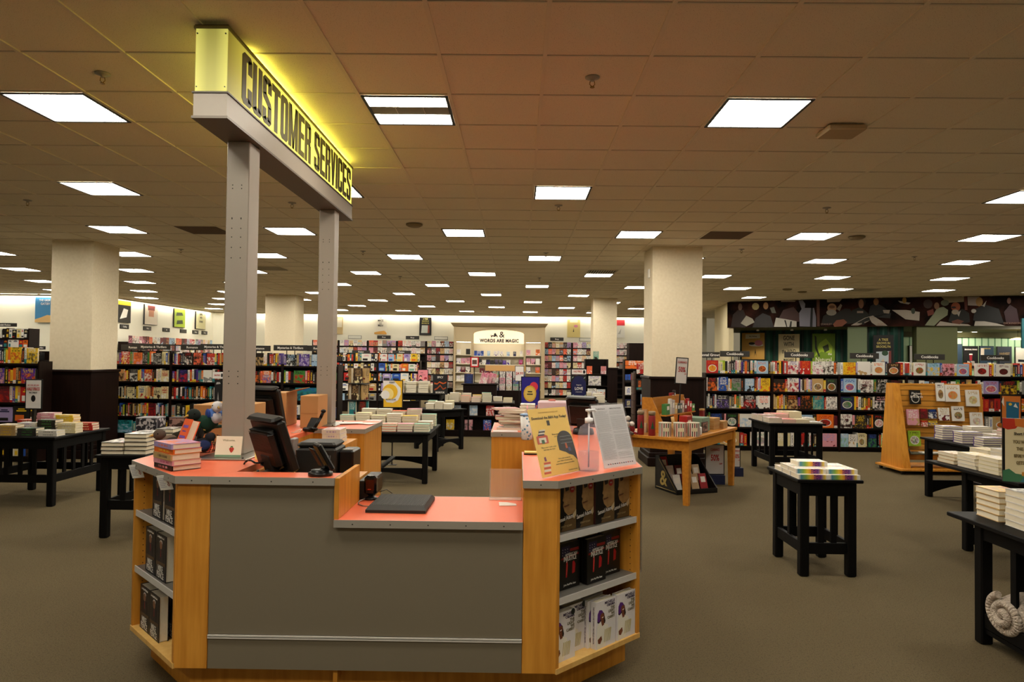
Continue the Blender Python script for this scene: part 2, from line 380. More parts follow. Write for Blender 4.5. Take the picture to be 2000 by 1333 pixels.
# left wall's lit cove strip; back and far-left strips are added to brighten walls
MAT['cove'] = emis('cove_tube', (1,.94,.82), 26.)
struct(B().mat(MAT['cove']).box(-12.72,-12.66,21.4,28.9,CEIL-.006,CEIL-.003), 'trim_3')
struct(B().mat(MAT['cove']).box(-12.3,6.5,29.04,29.10,CEIL-.006,CEIL-.003), 'trim_4')
struct(B().mat(MAT['cove']).box(-17.5,-13.0,21.04,21.10,CEIL-.006,CEIL-.003), 'trim_5')
fa = M('#c9bfa2', .8)
struct(B().mat(fa).box(-12.64,-12.625,21.4,29.0,CEIL-.05,CEIL), 'trim_6'); struct(B().mat(fa).box(-12.62,6.5,29.005,29.02,CEIL-.05,CEIL), 'trim_7'); struct(B().mat(fa).box(-17.8,-12.8,21.005,21.02,CEIL-.05,CEIL), 'trim_8')  # added fascia boards that hide the strips from view
# vents, sprinklers, detectors
def cellc(i, j): return GX+(i+.5)*T, GY+(j+.5)*T
for i, j, lab in ((-8,9,'flat brown ceiling panel above the left sign post'),(4,9,'flat dark brown ceiling panel in front of the right column')):
    x, y = cellc(i, j); tag(bx(M('#5b4128',.8), x-.29, x+.29, y-.29, y+.29, CEIL-.004, CEIL+.003).build('ceiling_panel'), lab, 'ceiling panel')
for i, j, lab in ((2,16,'slatted ceiling air vent beside a lit panel left of the right column'),(-9,16,'dark slatted ceiling air vent between the two sign posts'),(4,31,'small dark slatted air vent near the far wall'),(6,31,'grey air vent beside the far column on the right'),(13,21,'dark round-cornered air vent above the painted mural')):
    x, y = cellc(i, j); r_ = root('air_vent', (x, y, CEIL-.003), lab, 'vent', None)
    bx(M('#20190f',.8), -.28, .28, -.28, .28, 0, .003).build('backing', r_, (0,0,0))
    b = B().mat(M('#c8bfa6', .6))
    for k in range(12): b.box(-.27+k*.048, -.255+k*.048, -.27, .27, -.008, 0)
    b.box(-.29,.29,-.29,-.27,-.008,.002).box(-.29,.29,.27,.29,-.008,.002); b.build('slat_grille', r_, (0,0,0))
SP = [(-5,0,'left of the lit sign box'),(0,0,'nearest on the bare ceiling in the middle'),(0,6,'just beyond the middle lit panel'),(-10,6,'at the far left of the room'),(-5,6,'above the gap between the sign posts'),(5,6,'right of the middle, beyond the alarm plate'),(0,12,'just in front of a lit panel in the middle'),(5,11,'near the right wallpapered column'),(-5,12,'beyond the far sign post'),(10,12,'over the cookbook shelves'),(-10,12,'beside the left wallpapered column'),(0,18,'deep in the middle of the shop'),(5,18,'behind the right column'),(-5,18,'left of the middle, deep in the shop')]
sp0 = None
for i, j, where in SP:
    x, y = cellc(i, j)
    r_ = root('fire_sprinkler', (x, y, CEIL-.001), 'small brass ceiling sprinkler head '+where, 'sprinkler', 'ceiling sprinklers')
    if sp0 is None:
        a = B().mat(MAT['metal']).lathe([(.045,.004),(.045,0),(.02,-.006),(.012,-.012),(.012,-.02)]).build('escutcheon', r_, (0,0,0))
        c_ = B().mat(M('#9a7b3c', .3, .8)).tube([(-.013,0,-.02),(-.016,0,-.04),(0,0,-.055),(.016,0,-.04),(.013,0,-.02)], .0025).cyl((0,0,-.055),(0,0,-.06),.014).build('head', r_, (0,0,0)); sp0 = (a.data, c_.data)
    else:
        for nm, me in zip(('escutcheon','head'), sp0): o = bpy.data.objects.new(nm, me); LC.objects.link(o); o.parent = r_
for i, j, lab in ((-3,8,'round flat smoke detector left of the middle ceiling lights'),(7,9,'round smoke detector near the cookbook aisle lights'),(10,21,'round grey smoke detector close to the mural'),(11,22,'dark round ceiling speaker nearest the mural')):
    x, y = cellc(i, j); tag(B().mat(M('#8a7a5c',.7)).lathe([(.11,.003),(.11,-.012),(.08,-.03),(.01,-.033)], (0,0,0)).build('smoke_detector', None, (x,y,CEIL-.003)), lab, 'smoke detector')
x, y = cellc(3.2, 1.5); tag(bx(M('#b39c78',.7), x-.14, x+.14, y-.12, y+.12, CEIL-.045, CEIL-.002, ch=.01).build('alarm_plate'), 'square beige box mounted on the ceiling right of the nearest lights', 'ceiling box')
# ---------------------------------------------------------------- wall posters and little signs
def poster(name, pts, z0, z1, label, face, lines=(), bg2=None, cat='poster', th=.05, frame=None, gl=None):
    "upright board between two floor points, with lettering lines (text, height 0-1, size, colour, xscale)"
    (xa, ya), (xb, yb) = pts; L = math.hypot(xb-xa, yb-ya); ang = math.atan2(yb-ya, xb-xa)
    r_ = root(name, (xa, ya, z0), label, cat, gl, ang); H = z1-z0
    bx(frame or face, 0, L, 0, th, 0, H).build('board', r_, (0,0,0))
    bx(face, .012*(1 if frame else 0), L-.012*(1 if frame else 0), -.003, .0, .012*(1 if frame else 0), H-.012*(1 if frame else 0)).build('print', r_, (0,0,0))
    if bg2: # patches in fractions of the sheet
        for k, (m, poly) in enumerate(bg2):
            B().mat(m).loft([[(x*L, -.004-k*.0006, z*H) for x,z in poly], [(x*L, -.003, z*H) for x,z in poly]]).build('motif', r_, (0,0,0))
    for t_, h, s, m, sx, *rest in lines:
        text(t_, s*H, m, r_, ((rest[0] if rest else .5)*L, -.0085, h*H), (math.pi/2,0,0), 'title', sx, bold=.016*s*H)
    return r_
def ring(cx, cy, rx, ry, n=16, a0=0, a1=2*math.pi): return [(cx+rx*math.cos(a0+(a1-a0)*k/n), cy+ry*math.sin(a0+(a1-a0)*k/n)) for k in range(n)]
# ---------------------------------------------------------------- service counter island
isl = root('service_counter', (-.7, 4.7, 0), 'maple and grey customer service island with coral counter tops and metal edging', 'counter')
def wp(b, name, r_): return b.build(name, r_, tuple(-Vector(r_.location)))
XL, XR, YF, YB = -2.07, .667, 3.30, 6.2
m_, mh, lam, grey, met = MAT['maple'], MAT['mapleh'], MAT['lam'], MAT['grey'], MAT['metal']
# plinth
wp(B().mat(m_).prism([(-1.98,3.83),(-1.575,3.42),(.145,3.42),(.60,3.87),(.60,6.1),(-.12,6.1),(-.12,5.5),(.1,5.5),(.1,3.95),(-1.5,3.95),(-1.7,4.2),(-1.7,5.55),(-1.28,5.55),(-1.28,6.1),(-1.98,6.1)], 0, .165), 'plinth', isl)
# front face
pts = [(-1.45,.165),(.03,.165),(.03,.845),(-.86,.845),(-.86,1.04),(-1.45,1.04)]
fp = wp(B().mat(grey).loft([[(x,3.325,z) for x,z in pts],[(x,3.345,z) for x,z in pts]]), 'front_panel', isl)
zt = at_y(700, 1248, 3.32).z
b = B().mat(M('#d2cec6',.35,.1)); b.box(-1.45, .03, 3.316, 3.325, zt-.009, zt-.003).box(-1.45, .03, 3.316, 3.325, zt+.001, zt+.007).mat(M('#4a463e',.6)).box(-1.45,.03,3.3245,3.3252,zt-.012,zt+.01)
wp(b, 'trim_strip', isl)
wp(B().mat(m_).box(-1.61,-1.452,3.318,3.345,.165,1.04,ch=.003), 'corner_panel', isl)
wp(B().mat(m_).box(.032,.194,3.318,3.345,.165,1.04,ch=.003), 'corner_panel', isl)
# counter tops with their metal edging
def top(pts, z, name='counter_top', edge=(), screws=0, th=.034):
    c_ = wp(B().mat(lam).prism(pts, z-th, z), name, isl)
    if edge:
        b = B().mat(met)
        for (a, c) in zip(edge, edge[1:]):
            d = Vector((c[0]-a[0], c[1]-a[1])); L = d.length; d /= L; n = Vector((d.y, -d.x))*.003
            b.prism([a, c, (c[0]+n.x, c[1]+n.y), (a[0]+n.x, a[1]+n.y)], z-th-.001, z+.001)
            k = max(1, round(L/.17)); b.mat(M('#1c1a17',.4))
            for q in range(k):
                t = (q+.5)/k*L; p = (a[0]+d.x*t+n.x*1.3, a[1]+d.y*t+n.y*1.3); b.cyl((p[0]-n.x, p[1]-n.y, z-th*.55), (p[0], p[1], z-th*.55), .0032, n=8)
            b.mat(met)
        e = b.build('metal_edge', c_, (0,0,0))
    return c_
TL = [(XL,3.765),(-1.61,YF),(-1.45,YF),(-1.45,3.3),(-1.38,3.45),(-1.38,4.22),(-1.60,4.22),(-1.60,5.5),(-1.2,5.5),(-1.2,YB),(XL,YB)]
top(TL, 1.07, edge=[(-1.2,YB),(-1.2,5.5),(-1.60,5.5)][::-1][0:0] or [(XL,YB),(XL,3.765),(-1.61,YF),(-1.45,YF)])
top([(-1.449,YF),(-.86,YF),(-.86,3.45),(-1.379,3.45)], 1.07, 'front_ledge', [(-1.449,YF),(-.86,YF),(-.86,3.45)])
b = B().mat(met).box(-1.6,-1.2,5.494,5.5,1.035,1.071).box(-1.2,-1.194,5.5,YB,1.035,1.071).mat(M('#1c1a17',.4))
for x in (-1.5,-1.3): b.cyl((x,5.495,1.05),(x,5.492,1.05),.004)
wp(b, 'metal_edge', isl)
top([(-.858,YF),(.03,YF),(.03,3.88),(-.858,3.88)], .875, 'low_counter_top', [(-.858,YF),(.03,YF)])
wp(bx(MAT['steel'], -.858,.03,3.88,3.884,.845,.876), 'back_edge', isl)
TR = [(.031,YF),(.194,YF),(XR,3.765),(XR,YB),(-.2,YB),(-.2,5.4),(.16,5.4),(.16,4.3),(.031,4.3)]
top(TR, 1.07, edge=[(.031,YF),(.194,YF),(XR,3.765),(XR,YB)])
b = B().mat(met).box(-.2,.16,5.394,5.4,1.035,1.071).box(-.206,-.2,5.4,YB,1.035,1.071).box(.028,.031,3.3,4.3,1.036,1.071).mat(M('#1c1a17',.4))
for x in (-.12,.08): b.cyl((x,5.395,1.05),(x,5.392,1.05),.004)
wp(b, 'metal_edge', isl)
# bodies
wp(bx(m_, -.838+.0,-.86,3.31,3.74,.876,1.068), 'divider_panel', isl)
wp(bx(m_, .03,.05,3.345,4.3,.165,1.036), 'side_panel', isl)
wp(B().mat(m_).box(-.84,.03,3.84,3.86,.1,.84), 'inner_panel', isl)
wp(B().mat(m_).box(-1.38,-1.36,3.45,4.22,.3,1.036).box(-1.36,-.86,4.03,4.05,.3,.98).box(-.86,-.84,3.345,4.05,.1,.845).mat(mh).box(-1.36,-.86,3.45,4.03,.96,.98), 'register_well', isl)
wp(B().mat(m_).box(-1.60,-1.2,5.5,5.52,.165,1.036).box(-1.222,-1.2,5.52,YB,.165,1.036).box(-1.62,-1.6,4.22,5.5,.165,1.036).box(-1.6,-1.38,4.2,4.22,.165,1.036).box(XL+.0,XL+.02,4.0,YB,.165,1.036).box(XL,-1.2,YB-.02,YB,.165,1.036), 'left_cabinet', isl)
wp(B().mat(m_).box(-.2,.16,5.4,5.42,.165,1.036).box(-.2,-.18,5.42,YB,.165,1.036).box(.16,.18,4.3,5.4,.165,1.036).box(.05,.16,4.28,4.3,.165,1.036).box(XR-.02,XR,4.0,YB,.165,1.036).box(-.2,XR,YB-.02,YB,.165,1.036), 'right_cabinet', isl)
wp(bx(glassy('smoke_acrylic', C('#8c8a80'), .45, .2), XR+.004, XR+.009, 3.80, 4.9, .50, 1.03), 'side_guard', isl)
# diagonal bookshelf bays at both front corners, in a local frame: x along the opening, y inwards
SHZ = (.165, .508, .805)
def bay(p, q, mirror):
    dx, dy = q[0]-p[0], q[1]-p[1]; L = math.hypot(dx, dy); ang = math.atan2(dy, dx); D = .205
    sh = root('corner_shelf', (0,0,0), None, None); sh.parent = isl; sh.location = (p[0]+.7, p[1]-4.7, 0); sh.rotation_euler.z = ang

    bx(m_, 0, .02, .004, D, .165, 1.036).build('end_panel', sh, (0,0,0)); bx(m_, L-.022, L, .004, D, .165, 1.036).build('end_panel', sh, (0,0,0))
    bx(m_, .02, L-.022, D, D+.02, .165, 1.036).build('back_board', sh, (0,0,0))
    bx(MAT['pale'], .0, L, .0, D, .165, .19).build('bottom_board', sh, (0,0,0))
    for z in SHZ[1:]:
        B().mat(M('#77736c',.5,.3)).box(.02, L-.022, .016, D, z-.02, z-.002).mat(MAT['shelfm']).box(.02, L-.022, .01, .016, z-.030, z+.002).build('shelf', sh, (0,0,0))
    hs = B().mat(M('#3a2410',.8))
    for k in range(24):
        z = .26+k*.032
        hs.cyl((L-.0222,.05,z),(L-.0232,.05,z),.003,n=6); hs.cyl((.0202,.05,z),(.0212,.05,z),.003,n=6)
    hs.build('peg_hole', sh, (0,0,0))
    return (Vector((p[0],p[1],0)), ang, L)
BAY_R = bay((.194,YF+.012), (XR-.004,3.772), False)
BAY_L = bay((XL+.004,3.772), (-1.61,YF+.012), True)
# ---------------------------------------------------------------- lit sign on its posts
sg = root('customer_services_sign', (-1.6175, 4.97, 1.07), 'tall yellow backlit CUSTOMER SERVICES sign box on two grey steel posts', 'sign')
def post(y0, y1):
    b = B().mat(MAT['postm']).box(-1.688,-1.558,y0,y1,1.078,2.873,ch=.004)
    o = wp(b, 'post', sg); h = B().mat(M('#26221e',.6))
    for z in (2.62,2.60,2.43,2.425,2.37,2.32,2.26,2.2,1.55,1.52,1.48):
        for x in (-1.652,-1.60): h.cyl((x,y0+.0005,z),(x,y0-.001,z),.0035,n=7)
    h.build('bolt_hole', o, (0,0,0))
post(3.99, 4.15); post(5.86, 6.0)
for y in (4.05, 5.9):
    b = B().mat(MAT['steel']).box(-1.76,-1.47,y-.25,y+.15,1.0712,1.078,ch=.002).mat(M('#2a2622',.5))
    for x in (-1.73,-1.5):
        for q in (-.22,.12): b.cyl((x,y+q,1.078),(x,y+q,1.083),.006,n=8)
    wp(b, 'base_plate', sg)
wp(B().mat(MAT['postm']).box(-1.705,-1.53,3.6,6.34,2.885,3.005).mat(M('#6f675d',.45,.3)).box(-1.712,-1.523,3.593,6.347,2.872,2.885).mat(M('#4b443c',.45,.3)).box(-1.712,-1.523,3.593,6.347,3.005,3.013), 'beam', sg)
gl = G('backlit_plastic'); s_ = gl.sep(gl.coord()); yy = gl.m_('SUBTRACT', s_[1], 3.6)
r_ = gl.n('ShaderNodeMapRange'); gl.set(r_.inputs[0], yy); r_.inputs[1].default_value = 0; r_.inputs[2].default_value = 1.1; r_.inputs[3].default_value = .10; r_.inputs[4].default_value = 1.3
r2 = gl.n('ShaderNodeMapRange'); gl.set(r2.inputs[0], yy); r2.inputs[1].default_value = 0; r2.inputs[2].default_value = .012; r2.inputs[3].default_value = .8; r2.inputs[4].default_value = 1.
em = C('#ece058'); gl.b.inputs['Base Color'].default_value = (*C('#c4bc48'),1); gl.b.inputs['Emission Color'].default_value = (*em,1)
gl.set(gl.b.inputs['Emission Strength'], r_.outputs[0]); MAT['sbox'] = gl.m
wp(B().mat(MAT['sbox']).box(-1.70,-1.535,3.612,6.33,3.013,3.345), 'light_box', sg)
em2 = G('backlit_end'); s_ = em2.sep(em2.coord()); ab = em2.m_('ABSOLUTE', em2.m_('ADD', s_[0], 1.6175))
r_ = em2.n('ShaderNodeMapRange'); em2.set(r_.inputs[0], ab); r_.inputs[1].default_value = .02; r_.inputs[2].default_value = .075; r_.inputs[3].default_value = .22; r_.inputs[4].default_value = .5
em2.b.inputs['Base Color'].default_value = (*C('#c8c468'),1); em2.b.inputs['Emission Color'].default_value = (*C('#e0da6a'),1); em2.set(em2.b.inputs['Emission Strength'], r_.outputs[0])
wp(B().mat(em2.m).box(-1.70,-1.535,3.603,3.612,3.016,3.345).mat(M('#2a2622',.5)).cyl((-1.692,3.604,3.32),(-1.692,3.600,3.32),.004).cyl((-1.544,3.604,3.32),(-1.544,3.600,3.32),.004).cyl((-1.692,3.604,3.04),(-1.692,3.600,3.04),.003).cyl((-1.544,3.604,3.04),(-1.544,3.600,3.04),.003), 'end_cap', sg)
wp(B().mat(M('#7d764a',.5,.3)).box(-1.71,-1.525,3.597,6.34,3.345,3.36).mat(M('#35301f',.5)).box(-1.705,-1.53,3.60,6.335,3.36,3.366), 'top_rail', sg)
wp(B().mat(emis('sign_glow_strip', C('#f2e858'), 60.)).box(-1.66,-1.575,3.95,6.25,3.3665,3.3685), 'glow_strip', sg)  # added strip on the box top that throws the yellow ceiling glow
tm = M('#5f5a34', .5)
def heavy(ch):
    a, b, cx, cz = .40, .145, .20, .075
    out = [(cx,0),(1-cx,0),(1,cz),(1,1-cz),(1-cx,1),(cx,1),(0,1-cz),(0,cz)]; ix, iz = .05, .03
    inn = [(a+ix*.6,b),(1-a-ix*.6,b),(1-a,b+iz),(1-a,1-b-iz),(1-a-ix*.6,1-b),(a+ix*.6,1-b),(a,1-b-iz),(a,b+iz)]
    q = [[out[k],out[(k+1)%8],inn[(k+1)%8],inn[k]] for k in range(8)]   # 0 bottom,1 corner,2 right,3 corner,4 top,5 corner,6 left,7 corner
    r = lambda x0,x1,z0,z1: [(x0,z0),(x1,z0),(x1,z1),(x0,z1)]
    if ch == 'O': return q, 1
    if ch == 'C': return [q[k] for k in (0,1,3,4,5,6,7)]+[r(1-a,1,cz,.36),r(1-a,1,.64,1-cz)], 1
    if ch == 'U': return [q[k] for k in (0,1,7)]+[r(0,a,cz,1),r(1-a,1,cz,1)], 1
    if ch == 'S': return [q[k] for k in (0,1,3,4,5,7)]+[r(0,a,.60,1-cz),r(1-a,1,.68,1-cz),r(1-a,1,cz,.40),r(0,a,cz,.32),[(0,.60),(.08,.52),(.75,.36),(1,.40),(.92,.50),(.3,.66)]], 1
    if ch == 'T': return [r(-.02,1.02,1-b*1.05,1),r(.5-a/2,.5+a/2,0,1-b)], 1
    if ch == 'E': return [r(0,a,0,1),r(a,.92,1-b,1),r(a,.85,.44,.44+b),r(a,.92,0,b)], .92
    if ch == 'M': return [r(0,a,0,1),r(1.35-a,1.35,0,1),[(a*.6,1),(a,1),(.80,0),(.56,0)],[(1.35-a,1),(1.35-a*.6,1),(.79,0),(.55,0)]], 1.35
    if ch == 'R': return [r(0,a,0,1),[(a,1-b),(a,1),(1-cx,1),(1-a-.03,1-b)],[(1-a-.03,1-b),(1-cx,1),(1,1-cz),(1-a,1-b-iz)],r(1-a,1,.56,1-cz),r(a,1-.1,.44,.44+b),r(1-a,1,0,.46)], 1
    if ch == 'V': return [[(0,1),(a,1),(.60,0),(.36,0)],[(1-a,1),(1,1),(.64,0),(.40,0)]], 1
    if ch == 'I': return [r(0,a,0,1)], a
    return [], .42
b = B().mat(tm); y = 3.80; LW, LH = .136, .285
wid = sum(heavy(c)[1]*LW+.012 for c in 'CUSTOMER SERVICES'); kk = 2.50/wid
for c_ in 'CUSTOMER SERVICES':
    polys, ww = heavy(c_)
    for p_ in polys: b.loft([[(x, y+u*LW*kk, 3.037+v*LH) for u,v in p_] for x in (-1.535,-1.5325)])
    y += (ww*LW+.012)*kk
wp(b, 'lettering', sg)
# ---------------------------------------------------------------- things on the island
def onto(r_, b, name, parent=None): return b.build(name, parent or r_, (0,0,0))
# register terminal seen from behind
def terminal(loc, rz, label, s=1., lean=-.27, txt=None):
    t = root('register_monitor', loc, label, 'monitor', None, rz)
    onto(t, B().mat(MAT['blackg']).lathe([(.10*s,0),(.10*s,.012),(.088*s,.05*s),(.05*s,.06*s),(.045*s,.075*s)], n=24), 'base')
    st = B().mat(MAT['blackm']); st.T = Matrix.Rotation(lean,4,'X'); st.box(-.05*s,.05*s,-.02*s,.03*s,.03*s,.16*s,ch=.008); onto(t, st, 'stand')
    M4 = Matrix.Translation((0,.01,.06*s)) @ Matrix.Rotation(lean,4,'X')
    h = B().mat(M('#171513',.4)); h.T = M4
    h.box(-.16*s,.16*s,.0,.045*s,.0,.27*s,ch=.008).box(-.125*s,.125*s,-.045*s,.0,.03*s,.235*s,ch=.02*s).box(-.15*s,.15*s,-.02*s,.05*s,.27*s,.295*s,ch=.012)
    hs = onto(t, h, 'housing'); v = B().mat(M('#050505',.6)); v.T = M4
    for k in range(14): v.box(-.1*s,.1*s,-.0465*s,-.0452*s,(.12+k*.008)*s,(.123+k*.008)*s)
    onto(t, v, 'vent_slots', hs)
    sc = B().mat(MAT['screen']); sc.T = M4; sc.box(-.148*s,.148*s,.045*s,.047*s,.02*s,.25*s); onto(t, sc, 'screen')
    if txt:
        o = text(txt, .026*s, MAT['let'], t, (0,0,0), (0,0,0), 'maker_mark', .9); o.matrix_local = M4 @ Matrix.Translation((-.03*s,-.0462*s,.2*s)) @ Matrix.Rotation(math.pi/2,4,'X')
    return t
t = terminal((-1.25, 3.64, .99), -.78, 'large black register monitor seen from behind, leaning, on the front counter', 1.0, .33)
cb = B().mat(MAT['blackg'])
def loop(pts, r=.0035): return B().mat(MAT['blackg']).tube(pts, r, 6)
P_ = [(-.13+.10*math.cos(a*.5)-.02, -.09+.02*math.sin(a*1.3), .07+.05*math.sin(a*.5)) for a in range(0,14)]
onto(t, loop([(-.02,-.06,.1)]+[(-.08+.09*math.cos(a*.5+1.0), -.1, .06+.05*math.sin(a*.5+1.0)) for a in range(12)]+[(-.02,-.12,.01)], .005), 'cable')
terminal((-1.83, 5.05, 1.072), -.30, 'second black register monitor behind, near the cardboard boxes', 1.0, .30, txt='EyeSafe')
terminal((.50, 5.35, 1.072), -.55, 'black register monitor standing behind the pump bottle on the right counter', .82, .28)
# receipt printer, cash drawer, card reader, scanner, pad
t = root('receipt_printer', (-1.06, 3.87, .99), 'squat black receipt printer on the front counter right of the monitor', 'printer')
onto(t, B().mat(M('#181614',.5)).box(-.135,.085,-.10,.12,0,.155,ch=.01).box(-.13,.08,-.09,.11,.155,.185,ch=.012), 'body')
onto(t, B().mat(MAT['blackg']).box(.09,.17,-.06,.12,0,.14,ch=.008), 'side_module'); onto(t, bx(MAT['steel'], .10,.16,-.03,.0,.140,.144), 'tear_bar')
t = root('cash_drawer', (-.815, 3.93, .876), 'low black cash drawer behind the pale wooden divider on the counter', 'cash drawer')
onto(t, bx(M('#15120f',.4), -.035,.035,-.16,.14,0,.10,ch=.004), 'body'); onto(t, bx(MAT['blackg'], .035,.04,-.14,.12,.02,.085), 'drawer_front')
t = root('card_reader', (-.945, 3.375, 1.0712), 'black payment card terminal on a round stand at the counter edge', 'card reader')
onto(t, B().mat(M('#141414',.3)).lathe([(.058,0),(.058,.014),(.05,.018),(.045,.018),(.045,.026),(.02,.028)], n=28), 'round_base')
o = B().mat(MAT['blackg']); o.tube([(.0,0,.02),(.03,.02,.045),(.03,.03,.09)], .009); onto(t, o, 'arm')
M4 = Matrix.Translation((.04,.0,.045)) @ Matrix.Rotation(.55,4,'Z') @ Matrix.Rotation(-.52,4,'Y')
h = B().mat(M('#111112',.3)); h.T = M4; h.box(-.012,.012,-.045,.045,-.02,.125,ch=.006); hb = onto(t, h, 'reader_body')
h = B().mat(M('#c9c7c0',.3)); h.T = M4; h.box(.0121,.0135,-.036,.036,.05,.115); onto(t, h, 'display', hb)
h = B().mat(M('#56534e',.4)); h.T = M4
for a in range(3):
    for c_ in range(4): h.box(.0121,.0145,-.034+a*.024,-.015+a*.024,-.012+c_*.014,-.003+c_*.014)
onto(t, h, 'keypad', hb)
h = B().mat(M('#0d0d0d',.4)); h.T = M4; h.box(-.034,-.03,-.04,.04,.02,.12); onto(t, h, 'back_shield')
t = root('barcode_scanner', (-.785, 3.78, .8762), 'small black upright barcode scanner on the low counter by the divider', 'scanner')
onto(t, B().mat(MAT['blackg']).lathe([(.036,0),(.036,.008),(.026,.014),(.016,.018),(.014,.026)], n=20), 'foot')
onto(t, B().mat(M('#0c0b0b',.12)).box(-.033,.033,-.028,.028,.024,.128,ch=.013), 'head')
onto(t, bx(M('#3a0f08',.08), -.022,.022,-.0295,-.0275,.052,.108), 'window'); onto(t, bx(M('#a03020',.3), -.012,.006,-.0302,-.0294,.056,.0595), 'logo')
tag(B().mat(M('#8a867c',.4)).tube([(-.81,3.76,.885),(-.83,3.70,.881),(-.82,3.64,.879),(-.79,3.60,.879),(-.75,3.59,.879),(-.735,3.59,.882)], .0028, 6).build('scanner_cable'), 'thin grey cable curling from the scanner to the black pad', 'cable')
tag(B().mat(MAT['blackg']).tube([(-.745,3.81,.91),(-.71,3.83,.92),(-.68,3.83,.90),(-.66,3.81,.885),(-.65,3.795,.88)], .0022, 6).build('scanner_cable'), 'thin black cable leaving the scanner on its right', 'cable')
t = root('deactivator_pad', (-.592, 3.62, .8762), 'flat black ribbed security pad lying on the low coral counter', 'pad', None, -.02)
onto(t, B().mat(M('#22201e',.55)).loft([[(-.165,-.115,0),(.165,-.115,0),(.165,.115,0),(-.165,.115,0)],[(-.165,-.115,.014),(.165,-.115,.014),(.165,.115,.014),(-.165,.115,.014)],[(-.15,-.09,.032),(.15,-.09,.032),(.15,.1,.032),(-.15,.1,.032)]]), 'body')
h = B().mat(M('#2b2826',.7))
for k in range(30): h.box(-.148+k*.01,-.144+k*.01,-.088,.098,.032,.0335)
onto(t, h, 'ribs'); t.scale = (.9,1.45,1)
t = tag(B().mat(M('#e4e0d8',.8)).loft([[(-.095,3.72,.8765),(-.09,3.655,.8765),(.0,3.665,.8765),(-.005,3.71,.8765),(-.05,3.735,.8765)],[(-.095,3.72,.883),(-.09,3.655,.8775),(.0,3.665,.8775),(-.005,3.71,.8775),(-.05,3.735,.879)]]).build('paper_slip'), 'folded white paper slip on the right part of the low counter', 'paper')
t = root('acrylic_holder', (-.06, 3.86, .8762), 'empty clear acrylic sign holder at the back of the low counter', 'sign holder')
ac = glassy('clear_acrylic', C('#d9cfc0'), .22)
onto(t, bx(ac, -.09,.085,-.004,-.001,0,.16), 'sheet'); onto(t, bx(glassy('acrylic_base', C('#f0e0d0'), .45), -.09,.085,-.06,-.001,0,.004), 'foot')
# cream and white cards, price tags
t = root('welcome_card', (-1.60, 3.87, 1.079), 'cream Welcome card with a red strawberry leaning at the foot of the post', 'card')
def sheet(t, m, w, h, th=.003, lean=.2, name='card_sheet', y=0): b = B().mat(m); b.T = Matrix.Translation((0,y,.0)) @ Matrix.Rotation(-lean,4,'X'); b.box(-w/2,w/2,0,th,0,h); return onto(t, b, name)
cs = sheet(t, M('#f3ead0',.6), .145, .115, lean=.2)
Rl = lambda x,z,l=.2,y=0: (x, y-.0015+z*math.sin(l)*1.0, z*math.cos(l))
def ltext(t, s, size, m, x, z, lean=.2, sx=1., name='lettering', off=.001, y=0, align='CENTER', bold=0.):
    return text(s, size, m, t, (x, y+z*math.sin(lean)-off, z*math.cos(lean)), (math.pi/2-lean,0,0), name, sx, align, bold, .0003)
ltext(t, 'Welcome.', .017, M('#8a8257',.7), 0, .092); 
h = B().mat(M('#c23a28',.5)); h.T = Matrix.Rotation(-.2,4,'X'); h.loft([[(x*.014+.018,-.0016,z*.017+.04) for x,z in ((0,-1),(.6,-.45),(1,.35),(.5,.8),(0,.6),(-.5,.8),(-1,.35),(-.6,-.45))],[(x*.014+.018,-.0004,z*.017+.04) for x,z in ((0,-1),(.6,-.45),(1,.35),(.5,.8),(0,.6),(-.5,.8),(-1,.35),(-.6,-.45))]]).mat(M('#4f7a3a',.6)).box(.012,.024,-.0017,-.0004,.053,.06); onto(t, h, 'strawberry', cs)
h = B().mat(M('#7f9f80',.6)); h.T = Matrix.Rotation(-.2,4,'X'); h.box(-.0725,.0725,-.0012,-.0002,0,.012); onto(t, h, 'green_band', cs)
t = root('yellow_note', (-1.415, 3.86, 1.0712), 'yellow handwritten note leaning against the post behind the welcome card', 'note', None, .5)
sheet(t, M('#e8cf74',.7), .055, .11, .002, .3, 'note_sheet'); ltext(t, 'PLEASE', .012, M('#9a8440',.8), 0, .085, .3); ltext(t, 'do not', .010, M('#9a8440',.8), 0, .065, .3)
for px, rz_, lab in ((268, .75, 'white handwritten price tag hanging at the counter corner, farther from the wooden panel'), (322, .75, 'white handwritten price tag hanging on the counter edge nearer the wooden panel')):
    p = at_z(px-262+262, 907 if px < 300 else 925, 1.07)
    d = Vector((-.7,-.7,0)); t0_ = (px-262)/78.; X = XL+.01+(t0_)*.45; Y = 3.765-(t0_)*.455
    t = root('price_tag', (X-.004, Y-.004, 1.045), lab, 'price tag', None, -.12)
    h = B().mat(M('#f1efe9',.6)); h.T = Matrix.Rotation(.30,4,'X') @ Matrix.Rotation(-.12,4,'Y'); h.box(-.035,.035,-.006,-.0045,-.065,.012); onto(t, h, 'tag_card')
    h = B().mat(M('#b23a34',.6)); h.T = Matrix.Rotation(.30,4,'X') @ Matrix.Rotation(-.12,4,'Y'); h.tube([(.018,-.0065,-.03),(.024,-.0065,-.038),(.018,-.0065,-.046),(.012,-.0065,-.038),(.018,-.0065,-.03),(.022,-.0065,-.022),(.018,-.0065,-.015),(.014,-.0065,-.022),(.018,-.0065,-.03)], .0012, 5)
    h.mat(M('#7a78a0',.7)); 
    for k in range(6): h.box(-.028,.004-.006*(k%2),-.0066,-.006,-.05+k*.009,-.0485+k*.009)
    onto(t, h, 'handwriting')
